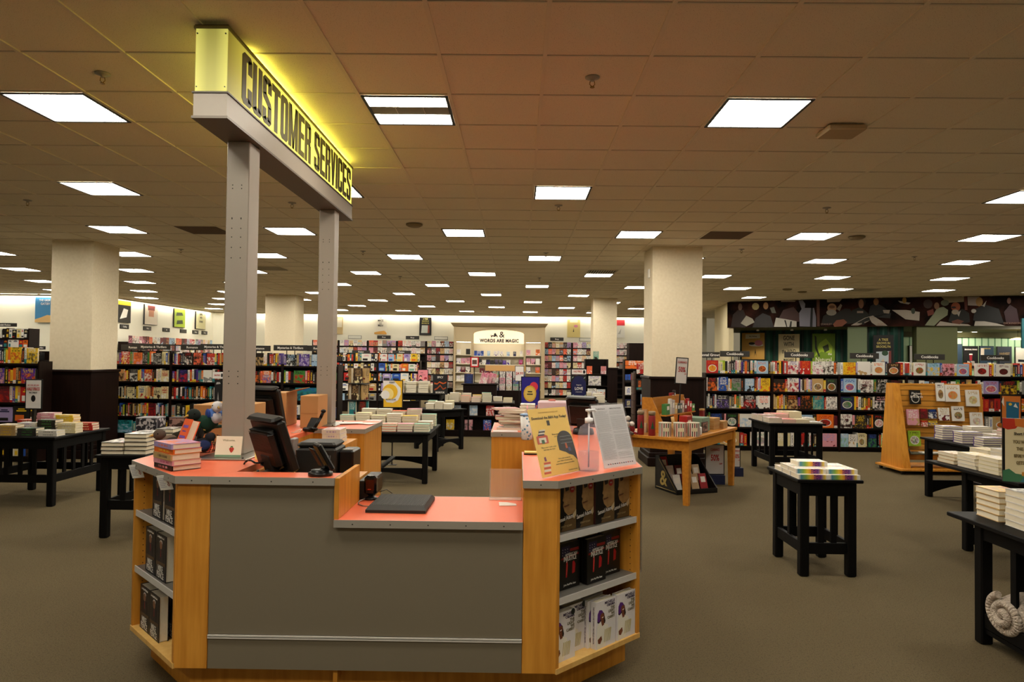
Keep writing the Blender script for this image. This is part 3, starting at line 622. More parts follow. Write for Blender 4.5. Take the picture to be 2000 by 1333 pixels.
# orange hardcover leaning on a pile of five paperbacks
pile = [('k','p'),('p','q'),('a','k'),('o','y'),('j','o')]; z = 1.0712
for k, (a, c_) in enumerate(pile):
    h_ = (.026,.024,.030,.024,.026)[k]; nm = ('dark multicoloured','pink','tan','orange','patterned purple and orange')[k]
    book('paperback', 'flat', 'flat', (-1.594+.004*(k%2), 3.533-.005*(k%3), z), (.21,.145,h_), (a,c_,'o'), 2.42+.03*(k%2), 0, f'{nm} paperback, {nth(k)} from the bottom of the pile on the counter corner', 'book', 'paperbacks piled on the counter corner')
    z += h_+.0005
t = root('orange_hardcover', (-1.865, 3.76, 1.073), 'bright orange hardcover standing tilted behind the small pile of paperbacks', 'book', None, -.72)
M4 = Matrix.Translation((.09,0,0)) @ Matrix.Rotation(-.36,4,'X')
h = B().mat(M('#ef6a3c',.35)); h.T = M4; h.box(-.09,.0,-.004,0,0,.235,).box(-.09,.0,.036,.04,0,.235).box(-.094,-.088,-.004,.04,0,.235); cv = onto(t, h, 'cover')
h = B().mat(MAT['pages']); h.T = M4; h.box(-.088,-.004,.0,.036,.004,.231); onto(t, h, 'page_block')
h = B().mat(M('#7a55b0',.5)); h.T = M4; h.box(-.075,-.02,-.0052,-.004,.185,.2).box(-.07,-.03,-.0052,-.004,.163,.17).box(-.08,-.014,-.0052,-.004,.128,.142)
h.mat(M('#1a1418',.5)).loft([[(x,-.0052,zz) for x,zz in ((-.06,.01),(-.03,.01),(-.034,.05),(-.03,.08),(-.042,.115),(-.05,.08),(-.052,.05))],[(x,-.004,zz) for x,zz in ((-.06,.01),(-.03,.01),(-.034,.05),(-.03,.08),(-.042,.115),(-.05,.08),(-.052,.05))]]).mat(M('#e8b430',.5)).loft([[(-.022+x,-.0052,.08+zz) for x,zz in ring(0,0,.013,.02,12)],[(-.022+x,-.004,.08+zz) for x,zz in ring(0,0,.013,.02,12)]])
onto(t, h, 'cover_art', cv)
# cardboard boxes
def carton(x0, x1, y0, y1, z0, z1, label, txt=False, flap=False):
    t = root('cardboard_box', ((x0+x1)/2, y0, z0), label, 'box'); w_ = (x1-x0)/2; d = y1-y0; h_ = z1-z0
    onto(t, B().mat(MAT['kraft']).box(-w_,w_,0,d,0,h_,ch=.003), 'carton')
    onto(t, bx(M('#a87a48',.5), -w_*.999,w_*.999,-.0008,.0,h_*.44,h_*.47), 'seam_tape')
    if txt: text('BARNES&NOBLE', .016, M('#5a3a1c',.8), t, (.01,-.0012,h_*.66), name='printed_name', sx=.95); text('BOOKSELLERS', .008, M('#5a3a1c',.8), t, (.01,-.0012,h_*.56), name='printed_name', sx=.95)
    if flap: h = B().mat(MAT['kraft']); h.T = Matrix.Translation((w_,0,h_)) @ Matrix.Rotation(-.3,4,'Y'); h.box(0,.11,.0,d,0,.004); onto(t, h, 'flap')
    return t
carton(-2.05,-1.71,4.42,4.75,1.072,1.325,'closed brown cardboard box with small printed lettering behind the stuffed birds', True)
carton(-2.05,-1.86,5.62,5.9,1.072,1.34,'open brown cardboard box with its flap up, left of the far post', flap=True)
carton(-1.715,-1.575,5.52,5.8,1.072,1.325,'tall plain brown cardboard box touching the far grey post')
# stuffed birds in a wire basket
bk = root('wire_basket', (-1.85, 4.13, 1.0712), 'black wire basket of stuffed toys on the counter left of the post', 'basket')
h = B().mat(MAT['blackg'])
for k in range(20):
    a = k*math.pi/10; h.cyl((.06*math.cos(a),.06*math.sin(a),.0),(.085*math.cos(a+.25),.085*math.sin(a+.25),.09),.0018,n=5)
for z, rr in ((0.002,.06),(.045,.073),(.09,.086)): h.tube([(rr*math.cos(q*math.pi/8),rr*math.sin(q*math.pi/8),z) for q in range(17)], .002, 5)
onto(bk, h, 'basket_wires')
def bird(loc, rz, label, body, head, wing, belly, s=1., flip=0):
    t = root('stuffed_bird', loc, label, 'stuffed toy', None, rz)
    onto(t, B().mat(M(body,.9)).ell((0,0,.05*s),(.035*s,.055*s,.042*s)), 'body'); onto(t, B().mat(M(head,.9)).ell((0,-.045*s,.095*s),(.027*s,.03*s,.027*s)), 'head')
    onto(t, B().mat(M('#c9a24a',.6)).cyl((0,-.07*s,.094*s),(0,-.095*s,.088*s),.007*s,.001), 'beak'); onto(t, B().mat(M(belly,.9)).ell((0,-.022*s,.045*s),(.027*s,.037*s,.034*s)), 'belly')
    for q in (-1,1): onto(t, B().mat(M(wing,.9)).ell((q*.032*s,.01*s,.055*s),(.01*s,.045*s,.028*s)), 'wing')
    onto(t, B().mat(M('#050505',.2)).ell((-.024*s,-.058*s,.102*s),(.004,.004,.004),6,4).ell((.024*s,-.058*s,.102*s),(.004,.004,.004),6,4), 'eyes')
    onto(t, B().mat(M(wing,.9)).box(-.015*s,.015*s,.04*s,.105*s,.03*s,.042*s,ch=.004), 'tail'); return t
bird((-1.79,4.14,1.225), .6, 'blue and white stuffed bird perched highest beside the near post', '#4f78c4','#e6e6ea','#23408c','#d8dce4', 1.2)
bird((-1.845,4.10,1.165), -.5, 'stuffed bird with a dark green back below the blue one', '#143c2c','#16201c','#0f3424','#23483a', 1.35)
bird((-1.93,4.08,1.09), 1.4, 'black stuffed bird with yellow and red patches lying in front', '#15130f','#1a1712','#2a2618','#c9bd6a', 1.3)
bird((-1.865,4.03,1.12), .2, 'dark stuffed bird with a pale round face, top left of the basket', '#2a211d','#3a2c28','#1a1613','#8c807c', 1.2)
bird((-2.0,4.02,1.075), -.9, 'brown and grey stuffed bird lying against the orange book', '#6a5648','#54463c','#3a2f28','#c0a890', 1.15)
bird((-1.80,4.0,1.075), 2.4, 'small stuffed bird with a bright red breast low in the basket', '#1c1c22','#23232a','#2b3a6a','#c8382c', 1.0)
# stack of three lilac paperbacks, papers, gift items on the far units
for k in range(3): book('paperback', 'flat', 'flat', (-1.385-.003*k, 4.98, .99+.031+.033*k), (.13,.19,.031), ('w','j','p'), math.pi, 0, f'white and lilac patterned paperback, {nth(k)} from the bottom of the trio behind the printer', 'book', 'lilac patterned paperbacks')
for o in [o for o in LC.objects if o.get('group') == 'lilac patterned paperbacks']: o.location.x += .13; o.location.y += .19
tag(bx(m_, -1.42,-1.21,4.85,5.3,.8,1.02).build('paper_tray_box'), 'plain wooden box behind the printer carrying three lilac books', 'box')
for k, (x, y, a) in enumerate(((-1.35,5.95,.1),(-1.30,5.92,-.3),(-1.40,5.90,.35))):
    h = B().mat(M('#ece8e4',.7)); h.T = Matrix.Translation((x,y,1.0712+k*.004)) @ Matrix.Rotation(a,4,'Z'); h.box(-.10,.10,-.06,.06,0,.0025); tag(h.build('loose_paper'), ('flat','crooked','uppermost')[k]+' white paper sheet on the counter end behind the far post', 'paper')
h = B().mat(M('#8a8f94',.4,.3)); h.box(-1.595,-1.56,4.9,5.0,.92,1.06,ch=.006); tag(h.build('tape_dispenser'), 'small grey dispenser standing inside the island by the side counter', 'dispenser')
t = root('desk_phone', (-1.58, 5.3, 1.0712), 'black desk phone with its handset raised before the cardboard boxes', 'phone', None, -.5)
h = B().mat(MAT['blackg']); h.T = Matrix.Rotation(-.6,4,'X'); h.box(-.05,.05,0,.02,0,.12,ch=.008); onto(t, h, 'cradle')
onto(t, B().mat(MAT['blackg']).tube([(.055,.0,.02),(.07,.05,.10),(.075,.075,.15)],.012,8).ell((.055,0,.02),(.018,.018,.015)).ell((.075,.075,.15),(.02,.02,.015)), 'handset')
onto(t, B().mat(MAT['blackg']).box(-.03,.05,-.04,.05,0,.03,ch=.008), 'foot')
tag(B().mat(M('#d9d2c6',.6)).tube([(-1.66,5.22,1.0745),(-1.62,5.26,1.09),(-1.615,5.20,1.076),(-1.64,5.15,1.0745),(-1.67,5.17,1.0745)],.003,6).build('power_cable'), 'tangled white cable at the counter edge beside the phone', 'cable')
# right corner: yellow app sign, pump bottle, policy sign
t = root('app_sign', (.222, 3.475, 1.0712), 'yellow app download sign with cartoon pictures in a slanted clear holder', 'sign', None, .88)
YL = .30; tl = Matrix.Translation((0,0,.004)) @ Matrix.Rotation(-YL,4,'X') @ Matrix.Diagonal((1.6,1,1.06,1))
def tb(m): b = B().mat(m); b.T = tl; return b
onto(t, tb(M('#ffd66c',.45)).box(-.098,.098,0,.002,0,.315), 'sheet')
onto(t, tb(glassy('holder_acrylic', C('#f4e8d4'), .05)).box(-.101,.101,-.004,-.002,-.004,.32).box(-.101,.101,.003,.005,-.004,.32), 'holder')
def tq(s, size, m, x, z, sx=1., bold=0.):
    o = text(s, size, m, t, (0,0,0), (0,0,0), 'lettering', sx, 'CENTER', bold, .0002); o.matrix_local = tl @ Matrix.Translation((x,-.0016,z)) @ Matrix.Rotation(math.pi/2,4,'X'); return o
bk_ = M('#3c3420',.7)
tq('THE BARNES & NOBLE APP', .0085, M('#b98a34',.7), 0, .295); tq('Download the B&N App Today!', .0172, bk_, 0, .270, .80, .0004)
tq('Shop anywhere', .0085, bk_, .02, .188); tq('on the go.', .0085, bk_, .02, .177); tq('Place your Café order', .0085, bk_, -.035, .132); tq('and skip the line!', .0085, bk_, -.035, .121)
tq('Get easy access to', .0085, bk_, .03, .072); tq('your B&N Membership', .0085, bk_, .03, .060); tq('and enjoy exclusive benefits.', .0085, bk_, .03, .048); tq('LEARN MORE', .008, M('#111111',.6), .062, .012)
def flat(b, pts, y0=-.0011, y1=-.0003): return b.loft([[(x,y0,z) for x,z in pts],[(x,y1,z) for x,z in pts]])
h = tb(M('#232f3e',.5)); flat(h, [(.098,.052),(.098,.10)]+[(.055+.04*math.cos(a*.26),.155+.045*math.sin(a*.26)) for a in range(0,13)]+[(.015,.112),(.03,.104),(.045,.098),(.06,.086),(.08,.078)]); onto(t, h, 'window_picture')
h = tb(M('#d9604a',.5)); flat(h, [(-.085,.15),(-.03,.15),(-.03,.185),(-.057,.20),(-.085,.185)]).mat(M('#f3ead8',.5)); flat(h, [(-.075,.155),(-.04,.155),(-.04,.178),(-.075,.178)], -.0014); h.mat(M('#1f6a4a',.5)); flat(h, [(-.064,.15),(-.05,.15),(-.05,.168),(-.064,.168)], -.0017)
for k in range(4): h.mat(M(('#2b3550','#e9e2d2')[k%2],.5)); flat(h, [(-.075+.003*k,.188+.007*k),(-.045+.003*k,.188+.007*k),(-.045+.003*k,.194+.007*k),(-.075+.003*k,.194+.007*k)], -.0019)
h.mat(M('#1c1c1c',.5)); flat(h, [(-.018,.232),(-.004,.232),(-.004,.256),(-.018,.256)])
for k in range(5): h.mat(M(('#d9604a','#f3ead8')[k%2],.5)); flat(h, [(-.085+.002*k,.012+.011*k),(-.052+.002*k,.012+.011*k),(-.052+.002*k,.021+.011*k),(-.085+.002*k,.021+.011*k)])
h.mat(M('#7a3f6a',.5)); flat(h, [(-.07,.07),(-.06,.07),(-.062,.09),(-.07,.088)])
h.mat(M('#c9603c',.5)); flat(h, [(.05,.115),(.06,.115),(.058,.14),(.05,.14)], -.0016); h.mat(M('#3b4f8c',.5)); flat(h, [(.062,.10),(.075,.10),(.073,.118),(.062,.118)], -.0016)
h.mat(M('#8fa0a8',.5))
for k in range(3): flat(h, [(.03,.14+.016*k),(.092,.14+.016*k),(.092,.1415+.016*k),(.03,.1415+.016*k)], -.0015)
onto(t, h, 'pictures')
t = root('pump_bottle', (.365, 3.60, 1.0712), 'clear plastic sanitizer bottle with white pump between the two signs', 'bottle')
cl = glassy('bottle_plastic', C('#d8cfe0'), .16, .05); lq = glassy('sanitizer_gel', C('#c0a4b8'), .16, .02)
onto(t, B().mat(cl).lathe([(.045,0),(.055,.004),(.056,.12),(.052,.15),(.057,.158),(.056,.19),(.045,.225),(.02,.243),(.018,.25)], n=26), 'bottle')
onto(t, B().mat(lq).lathe([(.05,.006),(.052,.01),(.052,.10),(.05,.101)], n=26), 'gel')
p = onto(t, B().mat(M('#f0eef0',.3)).lathe([(.021,.245),(.021,.27),(.012,.272),(.007,.274),(.007,.30),(.012,.302),(.012,.315),(.004,.318)], n=18), 'pump')
onto(t, B().mat(M('#f0eef0',.3)).cyl((-.018,0,.31),(.03,-.01,.313),.006).cyl((.03,-.01,.313),(.036,-.012,.303),.005), 'nozzle', p); onto(t, B().mat(M('#e4dfe6',.3)).cyl((0,0,.02),(0,0,.25),.004), 'dip_tube', p)
t = root('policy_sign', (.553, 3.755, 1.0712), 'white printed return policy sheet in a slanted clear holder on the corner', 'sign', None, .74)
tl = Matrix.Translation((0,0,.004)) @ Matrix.Rotation(-.30,4,'X') @ Matrix.Diagonal((1.34,1,1.0,1))
onto(t, tb(M('#e9e7ea',.5)).box(-.098,.098,0,.002,0,.335), 'sheet'); onto(t, tb(glassy('holder_acrylic2', C('#ffffff'), .05)).box(-.103,.103,-.004,-.002,-.006,.343).box(-.103,.103,.003,.005,-.006,.343), 'holder')
gk = M('#9a969c',.8); tq('RETURN POLICY', .0105, M('#6c6870',.8), -.052, .313, .8); tq('TERMS OF SALE POLICIES', .0105, M('#6c6870',.8), .042, .313, .62)
h = tb(gk)
for c0, c1, n0 in ((-.09,-.008,0),(.002,.09,0)):
    k = 0
    while k < 44:
        e_ = c1-random.random()*.02*(random.random()<.3)
        if random.random() > .06: h.box(c0,e_,-.0013,-.0003,.300-k*.006,.3008-k*.006)
        k += 1
for k in range(12): h.mat(M(('#5a4a7a','#b03a3a','#7a7a80','#3a3a44')[k%4],.6)).box(-.075+k*.0135,-.068+k*.0135,-.0013,-.0003,.014,.019)
onto(t, h, 'printed_text')
# notepad, cup, books and bag on the right-hand counter
t = root('note_pad', (.08, 4.20, 1.0712), 'yellow sticky note pad on a dark holder behind the yellow sign', 'note pad')
onto(t, bx(MAT['blackg'], -.04,.05,-.03,.03,0,.008), 'holder'); onto(t, bx(M('#ead27a',.7), -.038,.045,-.028,.028,.008,.016), 'paper_block')
t = root('patterned_cup', (.065, 4.93, 1.0712), 'white tumbler with leaf pattern, lid and pink straw behind the sign', 'cup')
gpt = G('leaf_pattern'); vo = gpt.n('ShaderNodeTexVoronoi'); gpt.set(vo.inputs['Vector'], gpt.coord()); vo.inputs['Scale'].default_value = 45
MAT['leafp'] = gpt.done(gpt.mix(gpt.m_('LESS_THAN', vo.outputs['Distance'], .33), C('#e6e6e4'), C('#5f8fae')), .4)
onto(t, B().mat(MAT['leafp']).lathe([(.034,0),(.038,.005),(.047,.17)], n=22), 'cup_body'); onto(t, B().mat(M('#7a9ac4',.3)).lathe([(.05,.17),(.05,.178),(.03,.184)], n=22), 'lid'); onto(t, B().mat(M('#e8a0a8',.4)).cyl((.005,0,.18),(.0,0,.24),.005), 'straw')
z = 1.0712
for k in range(9):
    c_ = (('w','r','m'),('w','c','r'),('k','o','w'),('w','p','a'),('r','w','k'),('w','w','s'),('m','w','r'),('w','r','c'),('p','w','r'))[k]; th = (.02,.018,.026,.012,.03,.012,.016,.02,.014)[k]
    book('paperback', 'flat', 'flat', (-.17+.02*((k*7)%4), 5.56+.01*((k*5)%3), z), (.2,.15,th), c_, (-.12,.05,.18,-.2,.1,-.05,.22,-.15,.3)[k], 0, f'{COL[c_[0]][0]} book, {nth(k)} from the bottom of the untidy pile on the far counter', 'book', 'untidy pile of books'); z += th
z = 1.0712
for k in range(8): book('paperback', 'flat', 'flat', (.02, 5.68, z), (.12,.17,.024), ('w','p','s'), .05*((k*3)%4-1.5), 0, f'pale paperback, {nth(k)} from the bottom of the pile beside the patterned cup', 'book', 'pale pile by the cup'); z += .0245
h = B().mat(M('#e8e2de',.8)); h.T = Matrix.Translation((-.1,5.47,1.0715)) @ Matrix.Rotation(.05,4,'Z'); h.box(-.09,.10,-.06,.05,0,.003); tag(h.build('loose_paper'), 'large white sheet lying at the front edge of the far right counter', 'paper')
t = root('paper_bag', (.30, 5.55, 1.0712), 'big pale pink paper bag lying behind the yellow sign', 'bag')
onto(t, B().mat(M('#d8c3c8',.8)).box(-.14,.14,-.05,.08,0,.235,ch=.012), 'bag_body'); onto(t, B().mat(M('#c46a5a',.7)).tube([(-.16,0,.06),(-.165,0,.13),(-.15,0,.2)],.006).ell((-.03,0,.24),(.03,.02,.01)), 'handle')
t = root('pale_notebook_rack', (.33, 5.9, 1.0712), 'row of pale notebooks standing on the far right counter', 'notebooks')
for k in range(4): onto(t, bx(M(('#e4d4d4','#efe9e2','#e0b8b4','#d8d2d0')[k],.7), -.16+k*.10,-.07+k*.10,.0,.05,0,.19+.012*(k%3)), 'notebook')
# books on the diagonal shelves
def on_bay(bay_, u, v, z): o_, a, L = bay_; return (o_.x+math.cos(a)*u-math.sin(a)*v, o_.y+math.sin(a)*u+math.cos(a)*v, z)
def big_book(bay_, u, v, z, w_, h_, th, label, cover, spine_m, art, group):
    x, y, zz = on_bay(bay_, u, v, z); t = root('hardcover_book', (x,y,zz), label, 'book', group, bay_[1])
    cv = onto(t, B().mat(spine_m).box(0,.004,0,th,0,h_,ch=.0015).mat(cover).box(.002,w_,0,.0025,0,h_).box(.002,w_,th-.0025,th,0,h_), 'cover')
    onto(t, bx(MAT['pages'], .004,w_-.004,.0025,th-.0025,.003,h_-.003), 'page_block'); art(t, cv, w_, h_); return t
def fl(b, m, pts, w_, h_, k=1): b.mat(m); return b.loft([[(x*w_,-.0003-k*.0003,z*h_) for x,z in pts],[(x*w_,-.0001,z*h_) for x,z in pts]])
DK = M('#0f0c0a',.3); SK = G('sepia_skin'); sc_ = SK.sep(SK.coord()); MAT['sepia'] = SK.done(SK.mix(SK.noise(SK.coord(), 22., 3.), C('#c49c66'), C('#6a4824')), .4)
def art_face(t, cv, w_, h_):
    b = B(); fl(b, MAT['sepia'], [(.42,1),(1,1),(1,.42),(.86,.34),(.62,.32),(.45,.42),(.38,.55),(.42,.62),(.36,.66),(.40,.74)], w_, h_, 1)
    fl(b, M('#20140b',.4), [(.44,.97),(.66,.95),(.64,.86),(.5,.84)], w_, h_, 2); fl(b, M('#7a4a30',.4), [(.40,.535),(.66,.56),(.64,.52),(.46,.50)], w_, h_, 2); fl(b, M('#1a0f08',.4), [(.42,.535),(.68,.55),(.67,.54),(.44,.525)], w_, h_, 3)
    fl(b, M('#5c4524',.5), [(.3,.0),(1,.0),(1,.3),(.8,.27),(.5,.22)], w_, h_, 2); fl(b, M('#c8b48c',.5), [(.84,.33),(1,.42),(1,.30),(.9,.22)], w_, h_, 3); b.build('cover_portrait', cv, (0,0,0))
    text('Samuel Adams', .030, MAT['let'], cv, (w_*.5,-.0015,h_*.27), (math.pi/2,-.12,0), 'title', .66, ext=.0003); text('STACY SCHIFF', .012, M('#a89468',.5), cv, (w_*.55,-.0015,h_*.10), name='author', ext=.0003)
def sticker(t, w_, h_): B().mat(M('#b0282a',.4)).loft([[(w_*.80+x,-.0022,h_*.87+z) for x,z in ring(0,0,.017,.017,16)],[(w_*.80+x,-.0012,h_*.87+z) for x,z in ring(0,0,.017,.017,16)]]).build('round_sticker', t, (0,0,0)); text('40%', .011, MAT['let'], t, (w_*.80,-.0026,h_*.87), name='sticker_text', ext=.0002)
for k, u in enumerate((.008,.148,.298,.443)):
    t = big_book(BAY_R, .03+u-.0, .055-.012*(k==2), .8055, .155, .228, .04, ('dark portrait hardcover with red sticker, first from the left on the top right-corner shelf','dark portrait hardcover with red sticker, second on the top right-corner shelf','dark portrait hardcover with red sticker, third on the top right-corner shelf','dark portrait hardcover without a sticker, last on the top right-corner shelf')[k], DK, M('#3a1414',.4), art_face, 'portrait hardcovers on the top corner shelf')
    if k < 3: sticker(t, .155, .228)
def art_flag(t, cv, w_, h_):
    b = B(); fl(b, M('#1e1a3c',.4), [(.08,.93),(.5,.93),(.5,.76),(.08,.70)], w_, h_); fl(b, M('#8a1a18',.4), [(.5,.86),(.94,.86),(.94,.8),(.5,.8)], w_, h_)
    fl(b, M('#8a1a18',.4), [(.08,.69),(.94,.74),(.94,.70),(.08,.65)], w_, h_); gr = M('#b01820',.4); fl(b, gr, [(.3,.25),(.36,.25),(.4,.5),(.38,.6),(.32,.58)], w_, h_); fl(b, gr, [(.62,.3),(.75,.32),(.78,.5),(.7,.58),(.63,.56)], w_, h_)
    fl(b, M('#e05a50',.4), [(.33,.3),(.35,.3),(.37,.56),(.35,.58)], w_, h_, 2); st = MAT['let']
    for q in range(9): x, z = .13+.12*(q%3), .74+.06*(q//3); fl(b, st, [(x,z),(x+.02,z),(x+.02,z+.013),(x,z+.013)], w_, h_, 2)
    b.build('cover_picture', cv, (0,0,0)); text('AMERICAN', .020, st, cv, (w_*.56,-.0015,h_*.74), name='title', sx=.9, ext=.0003); text('INJUSTICE', .034, st, cv, (w_*.5,-.0015,h_*.655), name='title', sx=.62, ext=.0003, bold=.0005); text('John Paul Mac Isaac', .0135, st, cv, (w_*.5,-.0015,h_*.09), name='author', sx=.85, ext=.0003)
for k, (u, v) in enumerate(((-.045,.09),(.09,.085),(.262,.055),(.275,.10),(.42,.085))):
    if k == 0: continue
    big_book(BAY_R, .02+u, v, .5085, .150, .225, .032, f'black flag-and-red-light hardcover, {nth(k-1)} from the left on the middle right-corner shelf', DK, DK, art_flag, 'black flag hardcovers on the middle corner shelf')
def art_light(t, cv, w_, h_):
    b = B(); sk = M('#7a4228',.5); hr = M('#5a2480',.5)
    fl(b, M('#17100f',.5), [(.06,.66),(.12,.78),(.27,.80),(.40,.72),(.47,.55),(.44,.5),(.35,.52),(.3,.6),(.14,.54),(.06,.56)], w_, h_, 1)
    fl(b, hr, [(.06,.60),(.07,.74),(.16,.82),(.29,.80),(.36,.74),(.28,.70),(.2,.6),(.14,.56)], w_, h_, 2); fl(b, sk, ring(.30,.665,.10,.075,14), w_, h_, 3); fl(b, sk, [(.24,.58),(.38,.60),(.40,.48),(.30,.46)], w_, h_, 2)
    fl(b, M('#f6efe8',.4), [(.27,.645),(.35,.66),(.36,.645),(.30,.63)], w_, h_, 4); fl(b, M('#f3efe2',.5), [(.05,.02),(.05,.5),(.2,.55),(.3,.47),(.42,.5),(.6,.45),(.66,.3),(.5,.1),(.45,.02)], w_, h_, 1)
    for q in range(5): fl(b, M('#c9bd8e',.5), [(.40+q*.07,.10),(.43+q*.07,.10),(.48+q*.075,.36),(.44+q*.07,.38)], w_, h_, 3)
    fl(b, sk, [(.08,.2),(.26,.26),(.30,.18),(.2,.1),(.1,.12)], w_, h_, 4); b.build('cover_picture', cv, (0,0,0))
    c1, c2 = M('#3c2a50',.5), M('#6a6244',.5)
    for s, z, m in (('MICHELLE',.93,c1),('OBAMA',.865,c1),('THE',.79,c2),('LIGHT',.725,c2),('WE',.66,c2),('CARRY',.595,c2)): text(s, .0185, m, cv, (w_*.95,-.0018,h_*z), name='title', sx=1.0, align='RIGHT', ext=.0003, bold=.0004)
    text('THE LIGHT WE CARRY  MICHELLE OBAMA', .0125, c1, cv, (-.0008,.017,h_*.5), (math.pi/2,math.pi/2,-math.pi/2), 'spine_title', .78, ext=.0003)
WH = M('#e9e6e8',.35)
for k, (u, v, st) in enumerate(((-.02,.04,1),(.125,.075,1),(.285,.012,0),(.268,.052,0),(.455,.012,0),(.29,.10,0),(.12,.12,0))):
    lab = ('white THE LIGHT WE CARRY hardcover with black sticker, first from the left, bottom corner shelf','white THE LIGHT WE CARRY hardcover with black sticker, second on the bottom corner shelf','white THE LIGHT WE CARRY hardcover standing front and middle with its spine showing','white memoir hardcover directly behind the middle front one on the bottom shelf','white THE LIGHT WE CARRY hardcover at the right end of the bottom corner shelf','white hardcover at the back of the bottom corner shelf, right half','white hardcover at the back of the bottom corner shelf, left half')[k]
    if u < 0: u = .003
    t = big_book(BAY_R, .02+u, v, .1905, .155, .235, .036, lab, WH, WH, art_light, 'white memoir hardcovers on the bottom corner shelf')
    if st: B().mat(M('#15201c',.4)).loft([[(.136+x,-.0026,.222+z) for x,z in ring(0,0,.014,.015,16)],[(.136+x,-.0016,.222+z) for x,z in ring(0,0,.014,.015,16)]]).build('round_sticker', t, (0,0,0))
def art_man(t, cv, w_, h_):
    b = B(); fl(b, M('#1c1a26',.4), [(.25,.35),(.75,.35),(.72,.68),(.28,.68)], w_, h_); fl(b, M('#8a6248',.5), ring(.5,.76,.12,.09,12), w_, h_, 2); fl(b, M('#c9c4c0',.5), ring(.5,.82,.13,.05,12), w_, h_, 1); fl(b, M('#8a2a2a',.5), [(.47,.5),(.53,.5),(.52,.66),(.48,.66)], w_, h_, 2); fl(b, M('#5a4634',.5), [(.05,.3),(.95,.34),(.95,.4),(.05,.38)], w_, h_, 2)
    b.build('cover_picture', cv, (0,0,0)); text('So Help Me God', .016, MAT['let'], cv, (w_*.5,-.0015,h_*.93), name='title', ext=.0003, sx=.9)
    text('MIKE', .042, M('#d8d4cc',.5), cv, (w_*.5,-.0018,h_*.24), name='author', sx=.8, ext=.0003, bold=.0008); text('PENCE', .042, M('#d8d4cc',.5), cv, (w_*.5,-.0018,h_*.10), name='author', sx=.8, ext=.0003, bold=.0008)
NV = M('#12121c',.35)
for (z, row, nm) in ((.8055, ((.22,.03),(.40,.03),(.31,.09)), 'top'), (.5085, ((.13,.03),(.29,.03),(.30,.085),(.44,.12)), 'middle'), (.1905, ((.06,.03),(.21,.03),(.22,.10),(.40,.10)), 'bottom')):
    for k, (u, v) in enumerate(row):
        big_book(BAY_L, u, v, z, .150, .228, .046, f'dark navy hardcover with a man on its cover, {nth(k)} on the {nm} left-corner shelf', NV, NV, art_man, 'dark navy hardcovers on the left corner shelves')
# ---------------------------------------------------------------- tables
BK = MAT['black']
def table(x0, x1, y0, y1, h, label, slats=(2,2), arch=False, rz=0., leg=.07, over=.035, m=None, rail=.17):
    m = m or BK; cx, cy = (x0+x1)/2, (y0+y1)/2; W, D = (x1-x0)/2, (y1-y0)/2
    t = root('display_table', (cx,cy,0), label, 'table', None, rz); w_, d = W-over, D-over; q = leg
    onto(t, bx(m, -W,W,-D,D,h-.025,h,ch=.004), 'table_top')
    for sx in (-1,1):
        for sy in (-1,1):
            a, c_ = sorted((sx*w_, sx*(w_-q))); e, f_ = sorted((sy*d, sy*(d-q))); onto(t, bx(m, a,c_,e,f_,0,h-.025,ch=.008), 'leg')
    b = B().mat(m)
    for sy in (-1,1): e, f_ = sorted((sy*(d-.01), sy*(d-.035))); b.box(-w_+q,w_-q,e,f_,h-.13,h-.025)
    for sx in (-1,1): e, f_ = sorted((sx*(w_-.01), sx*(w_-.035))); b.box(e,f_,-d+q,d-q,h-.13,h-.025)
    onto(t, b, 'apron')
    if arch:
        for sy in (-1,1):
            y = sy*(d-q/2); n = 8; lo = [(-w_+q+(2*(w_-q))*k/n, .05+.10*math.sin(math.pi*k/n)) for k in range(n+1)]
            b = B().mat(m)
            for (xa,za),(xb,zb) in zip(lo, lo[1:]): b.loft([[(xa,y+s_*.015,za),(xa,y+s_*.015,.20),(xb,y+s_*.015,.20),(xb,y+s_*.015,zb)] for s_ in (-1,1)])
            onto(t, b, 'arched_stretcher')
        onto(t, bx(m, -.03,.03,-d+q/2,d-q/2,.17,.2), 'cross_stretcher')
        return t
    for sy in (-1,1):
        e, f_ = sorted((sy*(d-.015), sy*(d-.045))); onto(t, bx(m, -w_+q,w_-q,e,f_,rail,rail+.085,ch=.003), 'side_rail')
        for k in range(slats[0]): x = -w_+q+(2*(w_-q))*(k+1)/(slats[0]+1); onto(t, bx(m, x-.022,x+.022,e+.006,f_-.006,rail+.08,h-.12), 'slat')
    for sx in (-1,1):
        e, f_ = sorted((sx*(w_-.015), sx*(w_-.045))); onto(t, bx(m, e,f_,-d+q,d-q,rail,rail+.085,ch=.003), 'side_rail')
        for k in range(slats[1]): y = -d+q+(2*(d-q))*(k+1)/(slats[1]+1); onto(t, bx(m, e+.006,f_-.006,y-.022,y+.022,rail+.08,h-.12), 'slat')
    return t
table(-5.86,-4.90,7.40,8.42,.74,'black slatted display table at the left edge holding bestsellers under the HALF PRICE sign', (4,4), rail=.25)
table(-3.74,-3.28,6.18,6.98,.74,'small black slatted table left of the service counter holding thick hardcovers', (1,2), rail=.25)
table(2.13,2.63,5.36,6.02,.743,'small black slatted table with rainbow-spined books, standing alone on the right', (2,1))
table(3.60,4.42,10.1,11.0,.74,'black slatted table before the cookbook wall holding white paperbacks', (3,2))
table(-2.45,-1.12,9.0,10.2,.66,'wide black table behind the counter gap crowded with pink and cream paperbacks', arch=True)
table(-1.75,-1.05,12.15,12.85,.72,'black table with arched stretchers deeper behind the counter gap', arch=True, rz=.78)
table(4.98,6.1,7.55,8.75,.72,'black arched table farthest along the right edge with purple and pink paperbacks', arch=True)
